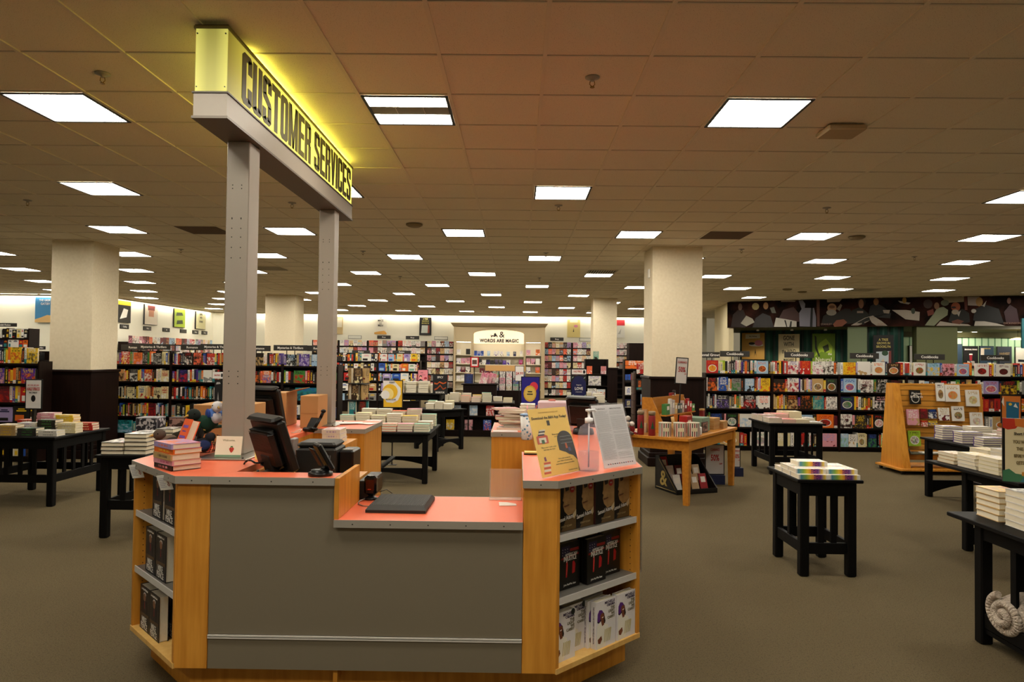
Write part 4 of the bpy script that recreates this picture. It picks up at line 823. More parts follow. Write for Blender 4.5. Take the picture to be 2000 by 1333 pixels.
table(3.72,4.9,5.25,6.45,.755,'black arched table in the middle of the right-hand row', arch=True, over=.2)
table(2.62,3.7,3.05,4.32,.74,'nearest black table at the right edge, carrying the Short Notice sign', (3,3), over=.10, rail=.10)
table(.95,1.85,14.1,15.0,.74,'dark table in the distance beside the LOVE placard', arch=True)
table(-2.45,-1.42,13.25,14.05,.94,'tall dark table behind the yellow BOOK CLUB poster', arch=True)
# ---------------------------------------------------------------- piles of books lying flat
NP = [0]; PM = B()
def pile_(x, y, z, n, w_, d, rz, th, cols, where, name='paperback', jig=.006, grp=None):
    c, s_ = math.cos(rz), math.sin(rz)
    for k in range(n):
        a = rz+random.uniform(-.03,.03); t_ = th*random.uniform(.92,1.08) if th > .02 else th
        col = cols[k % len(cols)]; px_, py_ = x+random.uniform(-jig,jig), y+random.uniform(-jig,jig)
        ox, oy = px_-(w_/2)*math.cos(a)+(d/2)*math.sin(a), py_-(w_/2)*math.sin(a)-(d/2)*math.cos(a)
        if name == 'paperback':
            NP[0] += 1
            if NP[0] > 285:
                PM.T = Matrix.Translation((ox,oy,z)) @ Matrix.Rotation(a,4,'Z'); PM.mat(MAT['pages']).box(.004,w_-.004,.004,d,.001,t_-.001).mat(M(COL[col[0]][1],.5)).box(0,w_,0,d,t_-.001,t_).box(0,w_,0,d,0,.001).box(0,w_,d-.002,d,0,t_); PM.T = None; z += t_+.0004; continue
        book(name, 'flat', 'flat', (ox, oy, z), (w_, d, t_), col, a, 0, f'{COL[col[0]][0]} {name.replace("_"," ")}, {nth(k)} up in {where}', 'book', grp or 'books in '+where); z += t_+.0004
    return z
def grid(x0, x1, y0, y1, z, hs, th, pal, where, rz=0., w_=.14, d=.21, name='paperback'):
    "hs: rows of pile heights, front row first"
    for r, row in enumerate(hs):
        yy = y0+(y1-y0)*(r+.5)/len(hs)
        for c_, n in enumerate(row):
            if not n: continue
            xx = x0+(x1-x0)*(c_+.5)/len(row); p = pal[(r*5+c_*3) % len(pal)]
            rowname = ('front','second','third','back')[min(r,3)] if len(hs) > 1 else 'only'
            pile_(xx, yy, z, n, w_, d, rz, th, [p], f'{nth(c_)} {rowname}-row pile, {where}', name, .004, f'books on the {where}')
PALE = [('w','p','s'),('c','w','a'),('p','w','r'),('w','s','k'),('w','i','p'),('e','w','w'),('w','j','p'),('y','w','k'),('c','e','w'),('i','w','w')]
grid(2.66,3.6,3.5,4.26,.7405,[[7,5,6],[6,7,5],[5,6,5]], .034, [('c','o','k'),('w','s','h'),('a','r','y'),('c','w','k')], 'nearest right-hand table', -math.pi/2, .2, .15)
grid(-3.72,-3.30,6.20,6.6,.7405,[[3,5]], .036, [('k','r','w'),('h','w','w')], 'small left table', 0, .2, .33, 'hardcover_book')
pile_(-3.38,6.8,.7405,5,.17,.24,0,.036,[('k','m','w')],'right-hand pile of the small left table','hardcover_book')
t = root('boxed_book_set', (-3.60,6.86,.7405), 'greyscale illustrated boxed book set at the back of the small left table', 'boxed set')
onto(t, bx(M('#8e8a90',.6), -.11,.10,-.07,.10,0,.28,ch=.002), 'slipcase')
gph = G('grey_photo'); n = gph.noise(gph.coord(), 26., 4.); MAT['photo'] = gph.done(gph.mix(gph.m_('GREATER_THAN', n, .52), C('#2a2830'), C('#b9b2b4')), .4)
onto(t, bx(MAT['photo'], -.105,.095,-.072,-.07,.01,.27), 'spines'); onto(t, bx(MAT['photo'], .10,.102,-.065,.095,.01,.27), 'side_print')
t = root('boxed_book_set', (-3.40,6.98,.7405), 'dark brown illustrated boxed set next to the grey one', 'boxed set'); 
onto(t, bx(M('#4a3430',.6), -.07,.12,-.02,.10,0,.27,ch=.002), 'slipcase'); gp2 = G('brown_photo'); n = gp2.noise(gp2.coord(), 22., 4.); MAT['photo2'] = gp2.done(gp2.mix(gp2.m_('GREATER_THAN', n, .5), C('#3a221c'), C('#a07a70')), .4)
onto(t, bx(MAT['photo2'], -.065,.115,-.022,-.02,.01,.26), 'spines')
# rainbow-spined books
rb = G('rainbow_cover'); s_ = rb.sep(rb.coord('Generated')); rp = rb.n('ShaderNodeValToRGB'); rb.set(rp.inputs[0], s_[0])
cr = rp.color_ramp; cr.elements[0].position = 0.03; cr.elements[0].color = (*C('#e9e4da'),1); cr.elements[1].position = .98; cr.elements[1].color = (*C('#e9e4da'),1)
for p_, c_ in ((.08,'#3f88a8'),(.25,'#86b04a'),(.38,'#e8c838'),(.5,'#e88a3a'),(.62,'#c8487a'),(.74,'#6a4a9a'),(.86,'#e8c838'),(.92,'#e9e4da')): e = cr.elements.new(1-p_); e.color = (*C(c_),1)
vo = rb.n('ShaderNodeTexVoronoi'); rb.set(vo.inputs['Vector'], rb.coord('Generated')); vo.inputs['Scale'].default_value = 9
topc = rb.mix(rb.m_('LESS_THAN', vo.outputs['Distance'], .30), C('#ece8de'), rb.mix(.55, vo.outputs['Color'], C('#e8a848')))
blob = rb.m_('MULTIPLY', rb.between(s_[0], .28, .5), rb.m_('GREATER_THAN', rb.noise(rb.coord('Generated'), 14., 2.), .47))
MAT['rainbow'] = rb.done(rb.mix(rb.m_('GREATER_THAN', s_[1], .93), topc, rb.mix(blob, rp.outputs[0], C('#3a2a6a'))), .35)
mrb = unit('flat', MAT['rainbow'])
LZ = [(x, y, 0) for x in (0,1) for y in (0,1,2)]+[(x, y, 1) for x in (0,1) for y in (0,1)]+[(0.3,.6,2)]
for k, (x, y, l) in enumerate(LZ):
    w_, d, th = .232, .165, .035
    X = 2.145+x*.236-.0+(-.0 if l else 0); Y = 5.375+y*.175+(.05 if l == 1 else 0)+(.09 if l == 2 else 0)
    o = bpy.data.objects.new('hardcover_book', mrb); LC.objects.link(o); o.scale = (w_,d,th); o.rotation_euler.z = math.pi+random.uniform(-.02,.02); o.location = (X+w_, Y+d, .7435+l*.0355)
    tag(o, f'white hardcover with rainbow spine, {("left","middle-top","right")[0 if x==0 else (1 if x==.3 else 2)]} column, {("front","middle","back")[int(y) if y != .6 else 1]} place, {("bottom","middle","top")[l]} layer', 'book', 'rainbow-spined hardcovers')
grid(3.74,4.88,5.3,6.42,.7555,[[5,5,6,5],[4,4,6,6],[4,5,7,6],[3,4,5,4]], .03, [('c','w','a'),('w','p','s'),('k','k','w'),('a','c','w'),('w','c','y'),('c','p','w')], 'middle right-hand table', -math.pi/2, .24, .16)
grid(-5.84,-4.94,7.42,8.36,.7405,[[2,4,3,2],[3,4,5,4],[4,7,6,3]], .028, [('w','s','k'),('r','c','r'),('k','g','k'),('a','y','k'),('p','w','s'),('c','w','a'),('h','g','k'),('y','c','w'),('w','j','k')], 'left edge table', math.pi, .20, .145)
grid(5.02,6.05,7.6,8.7,.7205,[[4,5,4],[5,4,3],[6,6,4]], .026, [('v','w','w'),('w','s','w'),('n','v','w'),('w','p','w'),('q','w','w')], 'farthest right-hand table', 0, .24, .17)
grid(3.62,4.40,10.15,10.95,.7405,[[4,3,3,1],[5,6,8,3],[4,5,7,2]], .018, [('w','b','r'),('c','a','w'),('w','p','s'),('p','w','i'),('w','s','s')], 'table before the cookbooks', 0, .19, .24)
grid(-2.42,-1.15,9.02,10.15,.6605,[[3,3,4,3,3,3],[5,6,5,6,5,3],[3,7,7,6,7,5]], .034, PALE, 'wide table behind the counter', 0, .20, .15)
pile_(5.45,7.78,.838,3,.25,.17,math.pi,.026,[('q','p','w')],'magenta pile on the farthest right-hand table'); pile_(5.72,7.66,.831,4,.26,.17,math.pi,.028,[('n','v','w')],'navy spine pile, farthest right-hand table')
grid(-1.62,-1.15,12.25,12.8,.7205,[[3,4,3],[4,3,4]], .032, PALE, 'arched table deeper in', 0, .15, .2)
grid(-2.42,-1.47,13.28,14.0,.9405,[[5,5,5,4]], .042, [('w','p','s'),('w','i','p')], 'tall table behind yellow poster', 0, .2, .26)
grid(1.0,1.8,14.15,14.9,.7405,[[4,6,4],[5,4,5]], .035, [('w','p','j'),('p','j','w'),('w','w','s')], 'distant table by LOVE placard', 0, .2, .16)
# placards standing on the tables
FR = M('#0b0b0c', .35)
def placard(name, px0, px1, Y, z0, z1, label, face, lines=(), bg2=None, foot=None):
    a, b_ = at_y(px0, 700, Y), at_y(px1, 700, Y); r_ = poster(name, ((a.x,Y),(b_.x,Y)), z0, z1, label, face, lines, bg2, 'sign', .012, FR)
    if foot is not None: w_ = (b_.x-a.x)/2; B().mat(FR).box(w_-.008,w_+.008,.0,.012,foot-z0,.002).box(w_-.07,w_+.07,-.04,.05,foot-z0,foot-z0+.006).build('stand', r_, (0,0,0))
    return r_
PW = M('#ebe8e6',.5); RD = M('#b8302e',.5); KK = M('#17161a',.5)
pl = placard('half_price_placard', 51, 84, 7.9, at_y(60,800,7.9).z, at_y(60,741,7.9).z, 'white BUY ONE GET ONE HALF PRICE placard in a black frame on the left table', PW, [('BUY ONE, GET ONE',.80,.055,RD,.75),('HALF PRICE',.67,.14,RD,.60),('Mix & Match!',.55,.06,KK,.8)], [(KK, ring(.5,.36,.13,.11))])
bx(FR, -.012,.012,-.02,.02,.7405-at_y(60,800,7.9).z,0).build('stand', pl, (.095,.02,0))
YEL = M('#eebc2a',.5); LY = M('#f4dc8c',.5)
placard('book_club_poster', 749, 788, 10.6, .86, at_y(770,743,10.6).z, 'yellow and white BOOK CLUB poster in a black frame among the paperbacks', YEL, [("REESE'S",.92,.07,KK,.9,.45),('BOOK CLUB',.30,.07,KK,.9,.40)], [(PW, [(.0,.42),(.0,.98),(.55,.98),(.88,.72),(.9,.5),(.75,.27),(.5,.18),(.2,.2)]),(YEL, ring(.36,.58,.38,.28)),(LY, ring(.24,.5,.30,.22)),(PW, ring(.12,.47,.22,.16))], .001)
placard('spicy_booktok_placard', 846, 875, 13.15, .93, at_y(860,732,13.2).z, 'black SPICY placard with an orange chain motif', KK, [('SPICY',.86,.14,MAT['let'],.85),('BOOKTOK',.10,.13,MAT['let'],.7)], [(M('#c85a1e',.5), [(.1,.60),(.3,.56),(.45,.66),(.7,.58),(.92,.64),(.9,.58),(.68,.52),(.45,.60),(.3,.50),(.1,.52)]),(M('#a84a1a',.5), [(.12,.28),(.3,.34),(.5,.5),(.7,.3),(.9,.38),(.9,.32),(.7,.24),(.5,.42),(.3,.26),(.12,.2)])], .001)
placard('romance_placard', 816, 837, 13.85, 1.10, at_y(826,722,13.85).z, 'pink placard with a drawn dark-haired couple, handwritten title', M('#e48a98',.5), [('Love',.78,.10,KK,.9,.4),('on the brain',.62,.06,KK,.9,.55)], [(KK, [(.08,0),(.08,.22),(.25,.34),(.5,.26),(.5,0)]),(KK, ring(.30,.50,.13,.09)),(M('#e8b49c',.6), ring(.30,.44,.09,.08)),(M('#a82838',.6), ring(.75,.38,.14,.09)),(M('#e8b49c',.6), [(.6,0),(.62,.25),(.8,.33),(.95,.2),(.95,0)])])
placard('award_placard', 1018, 1055, 11.3, .83, at_y(1036,736,11.3).z, 'blue award placard with a round gold seal, behind the far counter end', M('#241c86',.45), (), [(M('#d8364a',.5), ring(.68,.68,.22,.15)),(M('#d4a838',.4), ring(.48,.46,.34,.26)),(M('#e0c060',.4), ring(.48,.46,.28,.21)),(M('#3a3420',.5), [(.33,.42),(.63,.42),(.63,.46),(.33,.46)]),(M('#3a3420',.5), [(.36,.50),(.60,.50),(.60,.54),(.36,.54)])], .001)
placard('love_placard', 1116, 1146, 14.0, .80, at_y(1130,734,14.0).z, 'dark blue placard reading LOVE with a pale botanical border', M('#161a4e',.4), [("I've got my",.62,.05,MAT['let'],.9),('LOVE',.47,.16,MAT['let'],.85),('to keep me warm',.34,.04,MAT['let'],.9)], [(KK, [(0,0),(0,.3),(.25,.05),(.5,0)]),(KK, [(1,0),(1,.3),(.75,.05),(.5,0)]),(KK, [(0,1),(0,.7),(.25,.95),(.5,1)]),(KK, [(1,1),(1,.7),(.75,.95),(.5,1)])]+[(M('#8fa89a',.6), [(x,z),(x+.1,z+.03),(x+.12,z+.08),(x+.04,z+.05)]) for x,z in ((.02,.04),(.82,.03),(.03,.88),(.80,.87),(.05,.16),(.85,.16))], .001)
placard('half_price_header', 1116, 1146, 14.0, at_y(1130,733,14.0).z+.003, at_y(1130,721,14.0).z, 'white strip sign with red HALF PRICE lettering above the LOVE placard', PW, [('HALF PRICE',.55,.45,RD,.6,.42)], [(KK, ring(.84,.5,.08,.3))])
placard('sale_placard', 1006, 1024, 15.9, 1.1, at_y(1015,715,15.9).z, 'white placard with a red $4.99 price', PW, [('$4.99',.5,.26,RD,.8)], None, .001)
placard('photo_placard', 918, 936, 15.9, 1.4, at_y(927,697,15.9).z, 'small red-framed placard with a photograph above the distant books', M('#c81e20',.4), (), [(PW, [(.18,.15),(.82,.15),(.82,.88),(.18,.88)]),(M('#5a3a34',.5), [(.25,.3),(.75,.3),(.75,.7),(.25,.7)])], 1.0505)
pb, pa = at_y(2012, 880, 3.62), at_y(1958, 880, 4.0)
rN = poster('short_notice_placard', ((pa.x,4.0),(pa.x+.19,3.93)), at_y(1962,940,4.0).z, at_y(1958,817,4.0).z, 'cream Short Notice placard with watercolour edges on the nearest right-hand table', M('#e6d8ae',.5), [('Short Notice:',.76,.062,KK,.8,.5),('YOU WILL FIND',.63,.075,M('#6a5a34',.6),.6,.52),('THIS BOOK',.52,.075,M('#6a5a34',.6),.6,.52),('BEFORE YOUR COFFEE',.41,.07,M('#6a5a34',.6),.42,.52),('GETS COLD',.30,.075,M('#6a5a34',.6),.6,.52)],
    [(M('#c8341c',.5), [(0,1),(0,.85),(.12,.82),(.3,.84),(.42,.92),(.5,1)]),(M('#dc7a2c',.5), [(.28,1),(.30,.88),(.5,.86),(.75,.92),(1,.88),(1,1)]),(M('#3f7a56',.5), [(0,0),(0,.17),(.15,.2),(.3,.13),(.45,.12),(.6,.02),(.6,0)]),(M('#2f6f80',.5), [(.4,0),(.5,.09),(.7,.12),(1,.08),(1,0)]),(M('#c8862c',.5), [(.44,.1),(.56,.1),(.55,.16),(.45,.16)])], 'sign', .012, FR)
o = tag(B().mat(FR).cyl((2.86,3.98,.742),(2.86,3.98,1.0),.008).build('placard_post'), 'short black post carrying the Short Notice placard', 'stand')
# folded throw on the lower rail of the nearest table
thr = G('fleece'); thr.bump(thr.noise(thr.coord(), 90., 3.), .8, .02); MAT['fleece'] = thr.done(thr.mix(thr.noise(thr.coord(), 30., 3.), C('#a89684'), C('#dccfc0')), .95)
t = root('folded_throw', (2.94, 3.97, .105), 'rolled fluffy beige throw stowed under the nearest right-hand table', 'blanket')
rings = []
for k in range(15):
    x = -.21+.03*k; e = math.sqrt(max(0.06, 1-(x/.235)**4))
    rings.append([(x, .16*e*math.cos(a*.524)*(1+.04*math.sin(a*2.3+k)), .13+.12*e*math.sin(a*.524)*(1+.05*math.sin(a*1.7+k*.8))) for a in range(12)])
onto(t, B().mat(MAT['fleece']).loft(rings, True, True), 'outer_roll')
sp = []
for k in range(70): a = k*.2; rr = .012+.0017*k; sp.append((-.215-.012*math.sin(k*.09), rr*math.cos(a)*1.1, .13+rr*math.sin(a)*.85))
b = B().mat(MAT['fleece']).tube(sp, .02, 10)
for p_ in sp[::2]: b.ell(p_, (.02,.02,.02), 8, 6)
onto(t, b, 'rolled_end')
onto(bpy.data.objects['display_table.008'], bx(BK, -.42,.42,-.53,.53,.07,.095), 'lower_shelf')
# ---------------------------------------------------------------- clearance table
th_ = math.radians(53.5); ct = root('clearance_table', (2.17, 8.62, 0), 'light oak table of clearance gifts before the right column', 'table', None, th_-math.pi/2*0)
# local x runs along the long side away from the viewer, local y to its left
Lx0, Lx1, Ly0, Ly1, Hc = -.88, .92, -.10, .90, .76
ct.location = (0,0,0); c0 = at_z(1345, 858, Hc); c1 = at_z(1447.4, 833, Hc); c2 = at_z(1237, 845.5, Hc)
ax = Vector((c1.x-c0.x, c1.y-c0.y)); LA = min(ax.length, 1.75); ang = math.atan2(ax.y, ax.x); LBm = .95
ct.location = (c0.x, c0.y, 0); ct.rotation_euler.z = ang; ok = MAT['oak']
onto(ct, bx(ok, 0,LA,0,LBm,Hc-.035,Hc,ch=.004), 'table_top')
for x, y in ((.10,.06),(LA-.06,.06),(.10,LBm-.06),(LA-.06,LBm-.06)):
    onto(ct, B().mat(ok).loft([[(x-r_,y-r_,z),(x+r_,y-r_,z),(x+r_,y+r_,z),(x-r_,y+r_,z)] for z,r_ in ((0,.03),(Hc-.16,.042),(Hc-.035,.042))]), 'leg')
onto(ct, B().mat(ok).box(.14,LA-.10,.03,.055,Hc-.15,Hc-.035).box(.14,LA-.10,LBm-.055,LBm-.03,Hc-.15,Hc-.035).box(.07,.095,.10,LBm-.10,Hc-.15,Hc-.035).box(LA-.055,LA-.03,.10,LBm-.10,Hc-.15,Hc-.035), 'apron')
def ctp(x, y, z=Hc+.0005): c, s_ = math.cos(ang), math.sin(ang); return (c0.x+c*x-s_*y, c0.y+s_*x+c*y, z)
def gift(b_parts, name, x, y, label, cat, rz=0., z=Hc+.0005):
    t = root(name, ctp(x,y,z), label, cat, None, ang+rz)
    for b_, nm in b_parts: onto(t, b_, nm)
    return t
# two-tier riser with gifts
rs = gift([(B().mat(ok).loft([[(x,.0,0),(x,.30,0),(x,.30,.42),(x,.18,.42),(x,0,.06)] for x in (0,.018)]), 'end_panel'),(B().mat(ok).loft([[(x,.0,0),(x,.30,0),(x,.30,.42),(x,.18,.42),(x,0,.06)] for x in (1.0,1.018)]), 'end_panel'),(bx(ok,.018,1.0,.0,.16,.20,.215), 'shelf'),(bx(ok,.018,1.0,.16,.175,.215,.42), 'back_board'),(bx(ok,.018,1.0,.16,.30,.30,.315), 'shelf')], 'display_riser', .35, .42, 'oak two-tier riser of small gifts on the clearance table', 'display riser')
def tier(items, x0, y, z, what):
    x = x0
    for k, (w_, h_, d, c_) in enumerate(items):
        gift([(bx(M(c_,.6), 0,w_,0,d,0,h_,ch=.002), 'pack'),(bx(M('#f0ece4',.6), w_*.2,w_*.8,-.0008,0,h_*.45,h_*.8), 'front_label')], 'gift_box', x, y, f'{what}, {nth(k)} item from its near end', 'gift box', 0, z); x += w_+.008
tier([(.11,.13,.06,'#3f7a3c'),(.06,.19,.03,'#d8d4d0'),(.08,.17,.03,'#b8b0ae'),(.08,.13,.04,'#d8b878'),(.07,.12,.03,'#2f3836'),(.07,.12,.03,'#58605e'),(.06,.15,.03,'#c8a8a0'),(.09,.11,.04,'#7a1a1c'),(.07,.17,.03,'#a81c1e'),(.08,.13,.03,'#c01c20'),(.10,.09,.05,'#4c8a44')], .40, .43, Hc+.2155, 'small packaged gift on the lower riser shelf')
tier([(.10,.10,.04,'#b02024'),(.08,.14,.04,'#8a1418'),(.05,.17,.03,'#1c1a1c')], .85, .59, Hc+.3155, 'upper riser gift')
for k, (x, y) in enumerate(((.075,.34),(.17,.20),(.29,.085))):   # striped tins
    t = gift([], 'striped_tin', x+.02, y-.02, f'red and white striped cylindrical tin, {nth(k)} from the left on the clearance table', 'tin'); t['group'] = 'striped tins on the clearance table'
    b = B()
    for q in range(36):
        a0, a1 = q*math.pi/18, (q+1)*math.pi/18; b.mat(M(('#e8e0cc','#8a2028','#e8e0cc','#3c4a3c')[q%4],.5)); r_ = .072
        b.loft([[(r_*math.cos(a0),r_*math.sin(a0),z),(r_*math.cos(a1),r_*math.sin(a1),z),(.05*math.cos(a1),.05*math.sin(a1),z),(.05*math.cos(a0),.05*math.sin(a0),z)] for z in (0,.15)])
    onto(t, b, 'tin_body'); onto(t, B().mat(M('#d8d0bc',.4)).lathe([(.074,.15),(.074,.158),(.03,.16)], n=24), 'lid'); lb = B().mat(M('#e0d4b0',.6)); lb.T = Matrix.Rotation(-ang,4,'Z'); lb.box(-.028,.028,-.0745,-.071,.06,.10); onto(t, lb, 'name_label')
for k, (x, y) in enumerate(((.02,.60),(.02,.46))):
    t = gift([(B().mat(M('#8a1a1c',.5)).lathe([(.038,0),(.04,.01),(.04,.22),(.035,.235)], n=16), 'jar'),(B().mat(M('#8a7458',.5)).lathe([(.04,.235),(.042,.275),(.03,.28)], n=16), 'wooden_lid'),(B().mat(M('#1f4a2a',.6)).loft([[(x_,-.043,z_) for x_,z_ in ((-.02,.08),(.02,.08),(0,.17))],[(x_,-.039,z_) for x_,z_ in ((-.02,.08),(.02,.08),(0,.17))]]), 'tree_print')], 'candle_jar', x+.03, y, f'tall red Christmas jar with tree print, {("left","right")[k]} of the pair on the clearance table', 'jar', -ang)
    t['group'] = 'tall red jars'
gift([(bx(M('#a81c1c',.5), 0,.17,0,.10,0,.20,ch=.004), 'box'),(bx(M('#e8dcc8',.5), .03,.13,-.001,0,.06,.15), 'print')], 'red_gift_box', .58, .24, 'large red patterned gift box under the riser', 'gift box')
gift([(bx(M('#7f9c86',.6), 0,.26,0,.22,0,.085,ch=.004), 'drawer_box'),(bx(M('#7a9680',.6), 0,.26,0,.22,.087,.17,ch=.004), 'lid_box')], 'sage_gift_box', .80, .13, 'two-layer sage green keepsake box on the clearance table', 'gift box')
gift([(bx(M('#4a3a30',.5), 0,.18,0,.02,0,.13), 'book_body'),(bx(MAT['photo2'], .01,.17,-.001,0,.02,.12), 'print')], 'photo_gift_box', .70, .09, 'dark photo-covered gift box leaning before the sage box', 'gift box')
for k in range(5): gift([(bx(M(('#b08850','#a87c44')[k%2],.7), 0,.22,0,.15,0,.028,ch=.002), 'kraft_box')], 'kraft_box', 1.18+.004*k, .12, f'kraft brown flat box, {nth(k)} from the bottom of the taller stack at the table end', 'gift box', 0, Hc+.0005+.0285*k)
for k in range(3): gift([(bx(M('#b48c54',.7), 0,.16,0,.12,0,.03,ch=.002), 'kraft_box')], 'kraft_box', 1.44, .08, f'kraft brown flat box, {nth(k)} from the bottom of the lower stack at the table end', 'gift box', 0, Hc+.0005+.0305*k)
gift([(B().mat(M('#e4e0d8',.5)).lathe([(.035,0),(.04,.01),(.04,.09)], n=16), 'mug_body'),(B().mat(M('#e4e0d8',.5)).tube([(.04,0,.02),(.06,0,.035),(.06,0,.06),(.04,0,.075)], .006,6), 'handle')], 'white_mug', .50, .07, 'white mug beside the striped tins', 'mug')
gift([(B().mat(M('#9a2026',.5)).lathe([(.03,0),(.033,.008),(.033,.10)], n=14), 'jar'),(B().mat(M('#e8e0d8',.5)).lathe([(.034,.10),(.034,.12)], n=14), 'lid')], 'red_jar', .42, .06, 'small red jar with pale lid between the tins and mug', 'jar')
gift([(B().mat(M('#c8a064',.6)).tube([(0,0,.0),(.02,.03,.12),(.03,.05,.2)], .022, 8), 'paper_roll')], 'paper_roll', .36, .30, 'kraft paper roll leaning against the riser', 'roll')
gift([(bx(glassy('clear_box', C('#e8dcc8'), .25), 0,.14,0,.11,0,.28), 'clear_case'),(bx(M('#b89a74',.8), .01,.13,.01,.10,0,.11), 'contents')], 'acrylic_case', .30, .64, 'clear acrylic case of small items behind the riser', 'case')
gift([(bx(M('#7a1c20',.5), 0,.07,0,.05,0,.22,ch=.002), 'box'),(bx(M('#c8a060',.5), 0,.07,0,.05,.22,.24), 'cap')], 'tall_gift_box', 1.40, .34, 'tall red gift box at the far end of the riser', 'gift box')
for k, (x, y, c_, d_) in enumerate(((-.02,.84,'#cfc8c0','#8a2a2a'),(.05,.80,'#46505e','#c8c0b8'),(.02,.74,'#8a2626','#e0d8d0'),(-.06,.76,'#5a4a44','#b8aca0'),(.10,.86,'#3a2a2a','#a83a3a'))):
    t = gift([(B().mat(M(c_,.95)).ell((0,0,.05),(.045,.04,.05)), 'body'),(B().mat(M(d_,.95)).ell((0,-.02,.12),(.032,.03,.03)), 'head'),(B().mat(M(d_,.95)).cyl((-.03,-.02,.03),(-.07,-.03,.01),.012).cyl((.03,-.02,.03),(.07,-.03,.01),.012), 'arms'),(B().mat(M(c_,.95)).cyl((-.02,-.02,.02),(-.03,-.08,.012),.014).cyl((.02,-.02,.02),(.03,-.08,.012),.014), 'legs')], 'plush_toy', x+.03, y-.02, f'small {("white","blue-grey","red","brown","dark")[k]} plush toy in the heap at the left end of the clearance table', 'stuffed toy', -ang-.4+.3*k, Hc+.0005+(.06 if k == 1 else 0))
cp = placard('clearance_placard', 1318, 1342, 8.9, at_y(1330,750,8.9).z, at_y(1330,698,8.9).z, 'white CLEARANCE 50% OFF placard in a black frame above the gift table', M('#d8d4d2',.5), [('CLEARANCE',.82,.11,RD,.55),('50%',.54,.27,RD,.6),('OFF',.38,.07,RD,.7,.8)], None, .765)
cp.rotation_euler.y = .06
# floor bin under the clearance table and floor placards
fb = root('floor_display_bin', (1.98, 8.55, 0), 'black cardboard floor bin with gold ampersand pattern, full of gift cards, under the clearance table', 'display bin', None, ang)
KB = M('#14110e',.5); GD = M('#a8904c',.5)
side = [(0,0),(.62,0),(.62,.06),(.14,.42),(0,.42)]
fb.location = (at_z(1322,968,0).x, at_z(1322,968,0).y, 0); fb.rotation_euler.z = .35
onto(fb, B().mat(KB).box(0,.58,0,.015,0,.06).box(0,.58,.0,.5,0,.015).box(0,.58,.48,.5,0,.42).loft([[(x,y,z) for y,z in ((0,0),(.5,0),(.5,.42),(.42,.42),(0,.06))] for x in (0,.012)]).loft([[(x,y,z) for y,z in ((0,0),(.5,0),(.5,.42),(.42,.42),(0,.06))] for x in (.568,.58)]), 'bin')
b = B().mat(GD); b.tube([(-.002,.03,.03),(-.002,.47,.03)], .003, 4).tube([(-.002,.03,.055),(-.002,.41,.385)], .003, 4)
onto(fb, b, 'gold_border'); text('&', .26, GD, fb, (-.003,.30,.15), (math.pi/2,0,-math.pi/2), 'ampersand', 1., 'CENTER', .004)
for k in range(9):
    x = .04+.125*(k%4); y = .10+.15*(k//4); c_ = ('#e4dfd8','#7a1a20','#b89a74','#9a2024','#d8d4d0','#5a1a1c','#e8e2d8','#c8b090','#a8282a')[k]
    t = root('gift_card_pack', (0,0,0), f'{("white","maroon","kraft","red","pale grey","dark maroon","cream","tan","bright red")[k]} card pack in the floor bin', 'card pack', 'card packs in the floor bin', .35)
    q = Matrix.Rotation(.35,4,'Z') @ Vector((x,y,0)); t.location = Vector(fb.location)+q+Vector((0,0,.03+.09*(k//4)))
    h = B().mat(M(c_,.6)); h.T = Matrix.Rotation(-.35,4,'X'); h.box(0,.105,0,.018,0,.20,ch=.002); onto(t, h, 'pack'); h = B().mat(M('#efe8dc',.6)); h.T = Matrix.Rotation(-.35,4,'X'); h.box(.02,.085,-.001,0,.09,.16); onto(t, h, 'label_panel')
for px0, px1, Yf, yb, yt, lab in ((1378,1416,9.35,922,868,'larger CLEARANCE 50% OFF sign standing on the floor under the gift table'),(1431,1447,10.0,935-12,874,'narrow CLEARANCE 50% OFF sign standing on the floor past the gift table')):
    t = placard('floor_placard', px0, px1, Yf, .12, at_y(px0,yt,Yf).z, lab, M('#cfcac6',.5), [('CLEARANCE',.82,.12,RD,.45),('50%',.55,.28,RD,.6),('OFF',.36,.08,RD,.7,.8)])
    bx(M('#141c40',.6), -.01, .25 if px1-px0 > 20 else .14, -.06, .10, 0,.12).build('weighted_base', t, (0,0,-.12))
# ---------------------------------------------------------------- slatwall stand with cookbooks
ss = root('slatwall_stand', (5.62, 10.62, 0), 'maple slatwall display stand on casters facing the tables', 'display stand')
onto(ss, B().mat(MAT['maple']).loft([[(x,-.30,.06),(x,.35,.06),(x,.18,1.32),(x,.02,1.32)] for x in (.02,.13)]), 'end_frame'); onto(ss, B().mat(MAT['maple']).loft([[(x,-.1,.06),(x,.3,.06),(x,.18,1.32),(x,.02,1.32)] for x in (1.30,1.36)]), 'end_frame')
sw = B().mat(MAT['mapleh'])
for k in range(14):
    z0_ = .17+.081*k; y0_ = .0+.0*k; sw.box(.13,1.30,.0+.02-.0,.05,z0_,z0_+.074)
sw.box(.13,1.30,.015,.05,1.29,1.32).mat(M('#5a3a14',.8)).box(.13,1.30,.05,.055,.17,1.30); onto(ss, sw, 'slat_panel')
onto(ss, bx(MAT['maple'], -.06,1.34,-.36,.36,.055,.085,ch=.004), 'base_board')
for x, y in ((.0,-.3),(1.28,-.3),(.0,.3),(1.28,.3)): onto(ss, B().mat(MAT['blackg']).cyl((x-.015,y,.03),(x+.015,y,.03),.03,n=14).box(x-.02,x+.02,y-.02,y+.02,.045,.056), 'caster')
def sx_(px, Y=10.6): return at_y(px, 800, Y).x
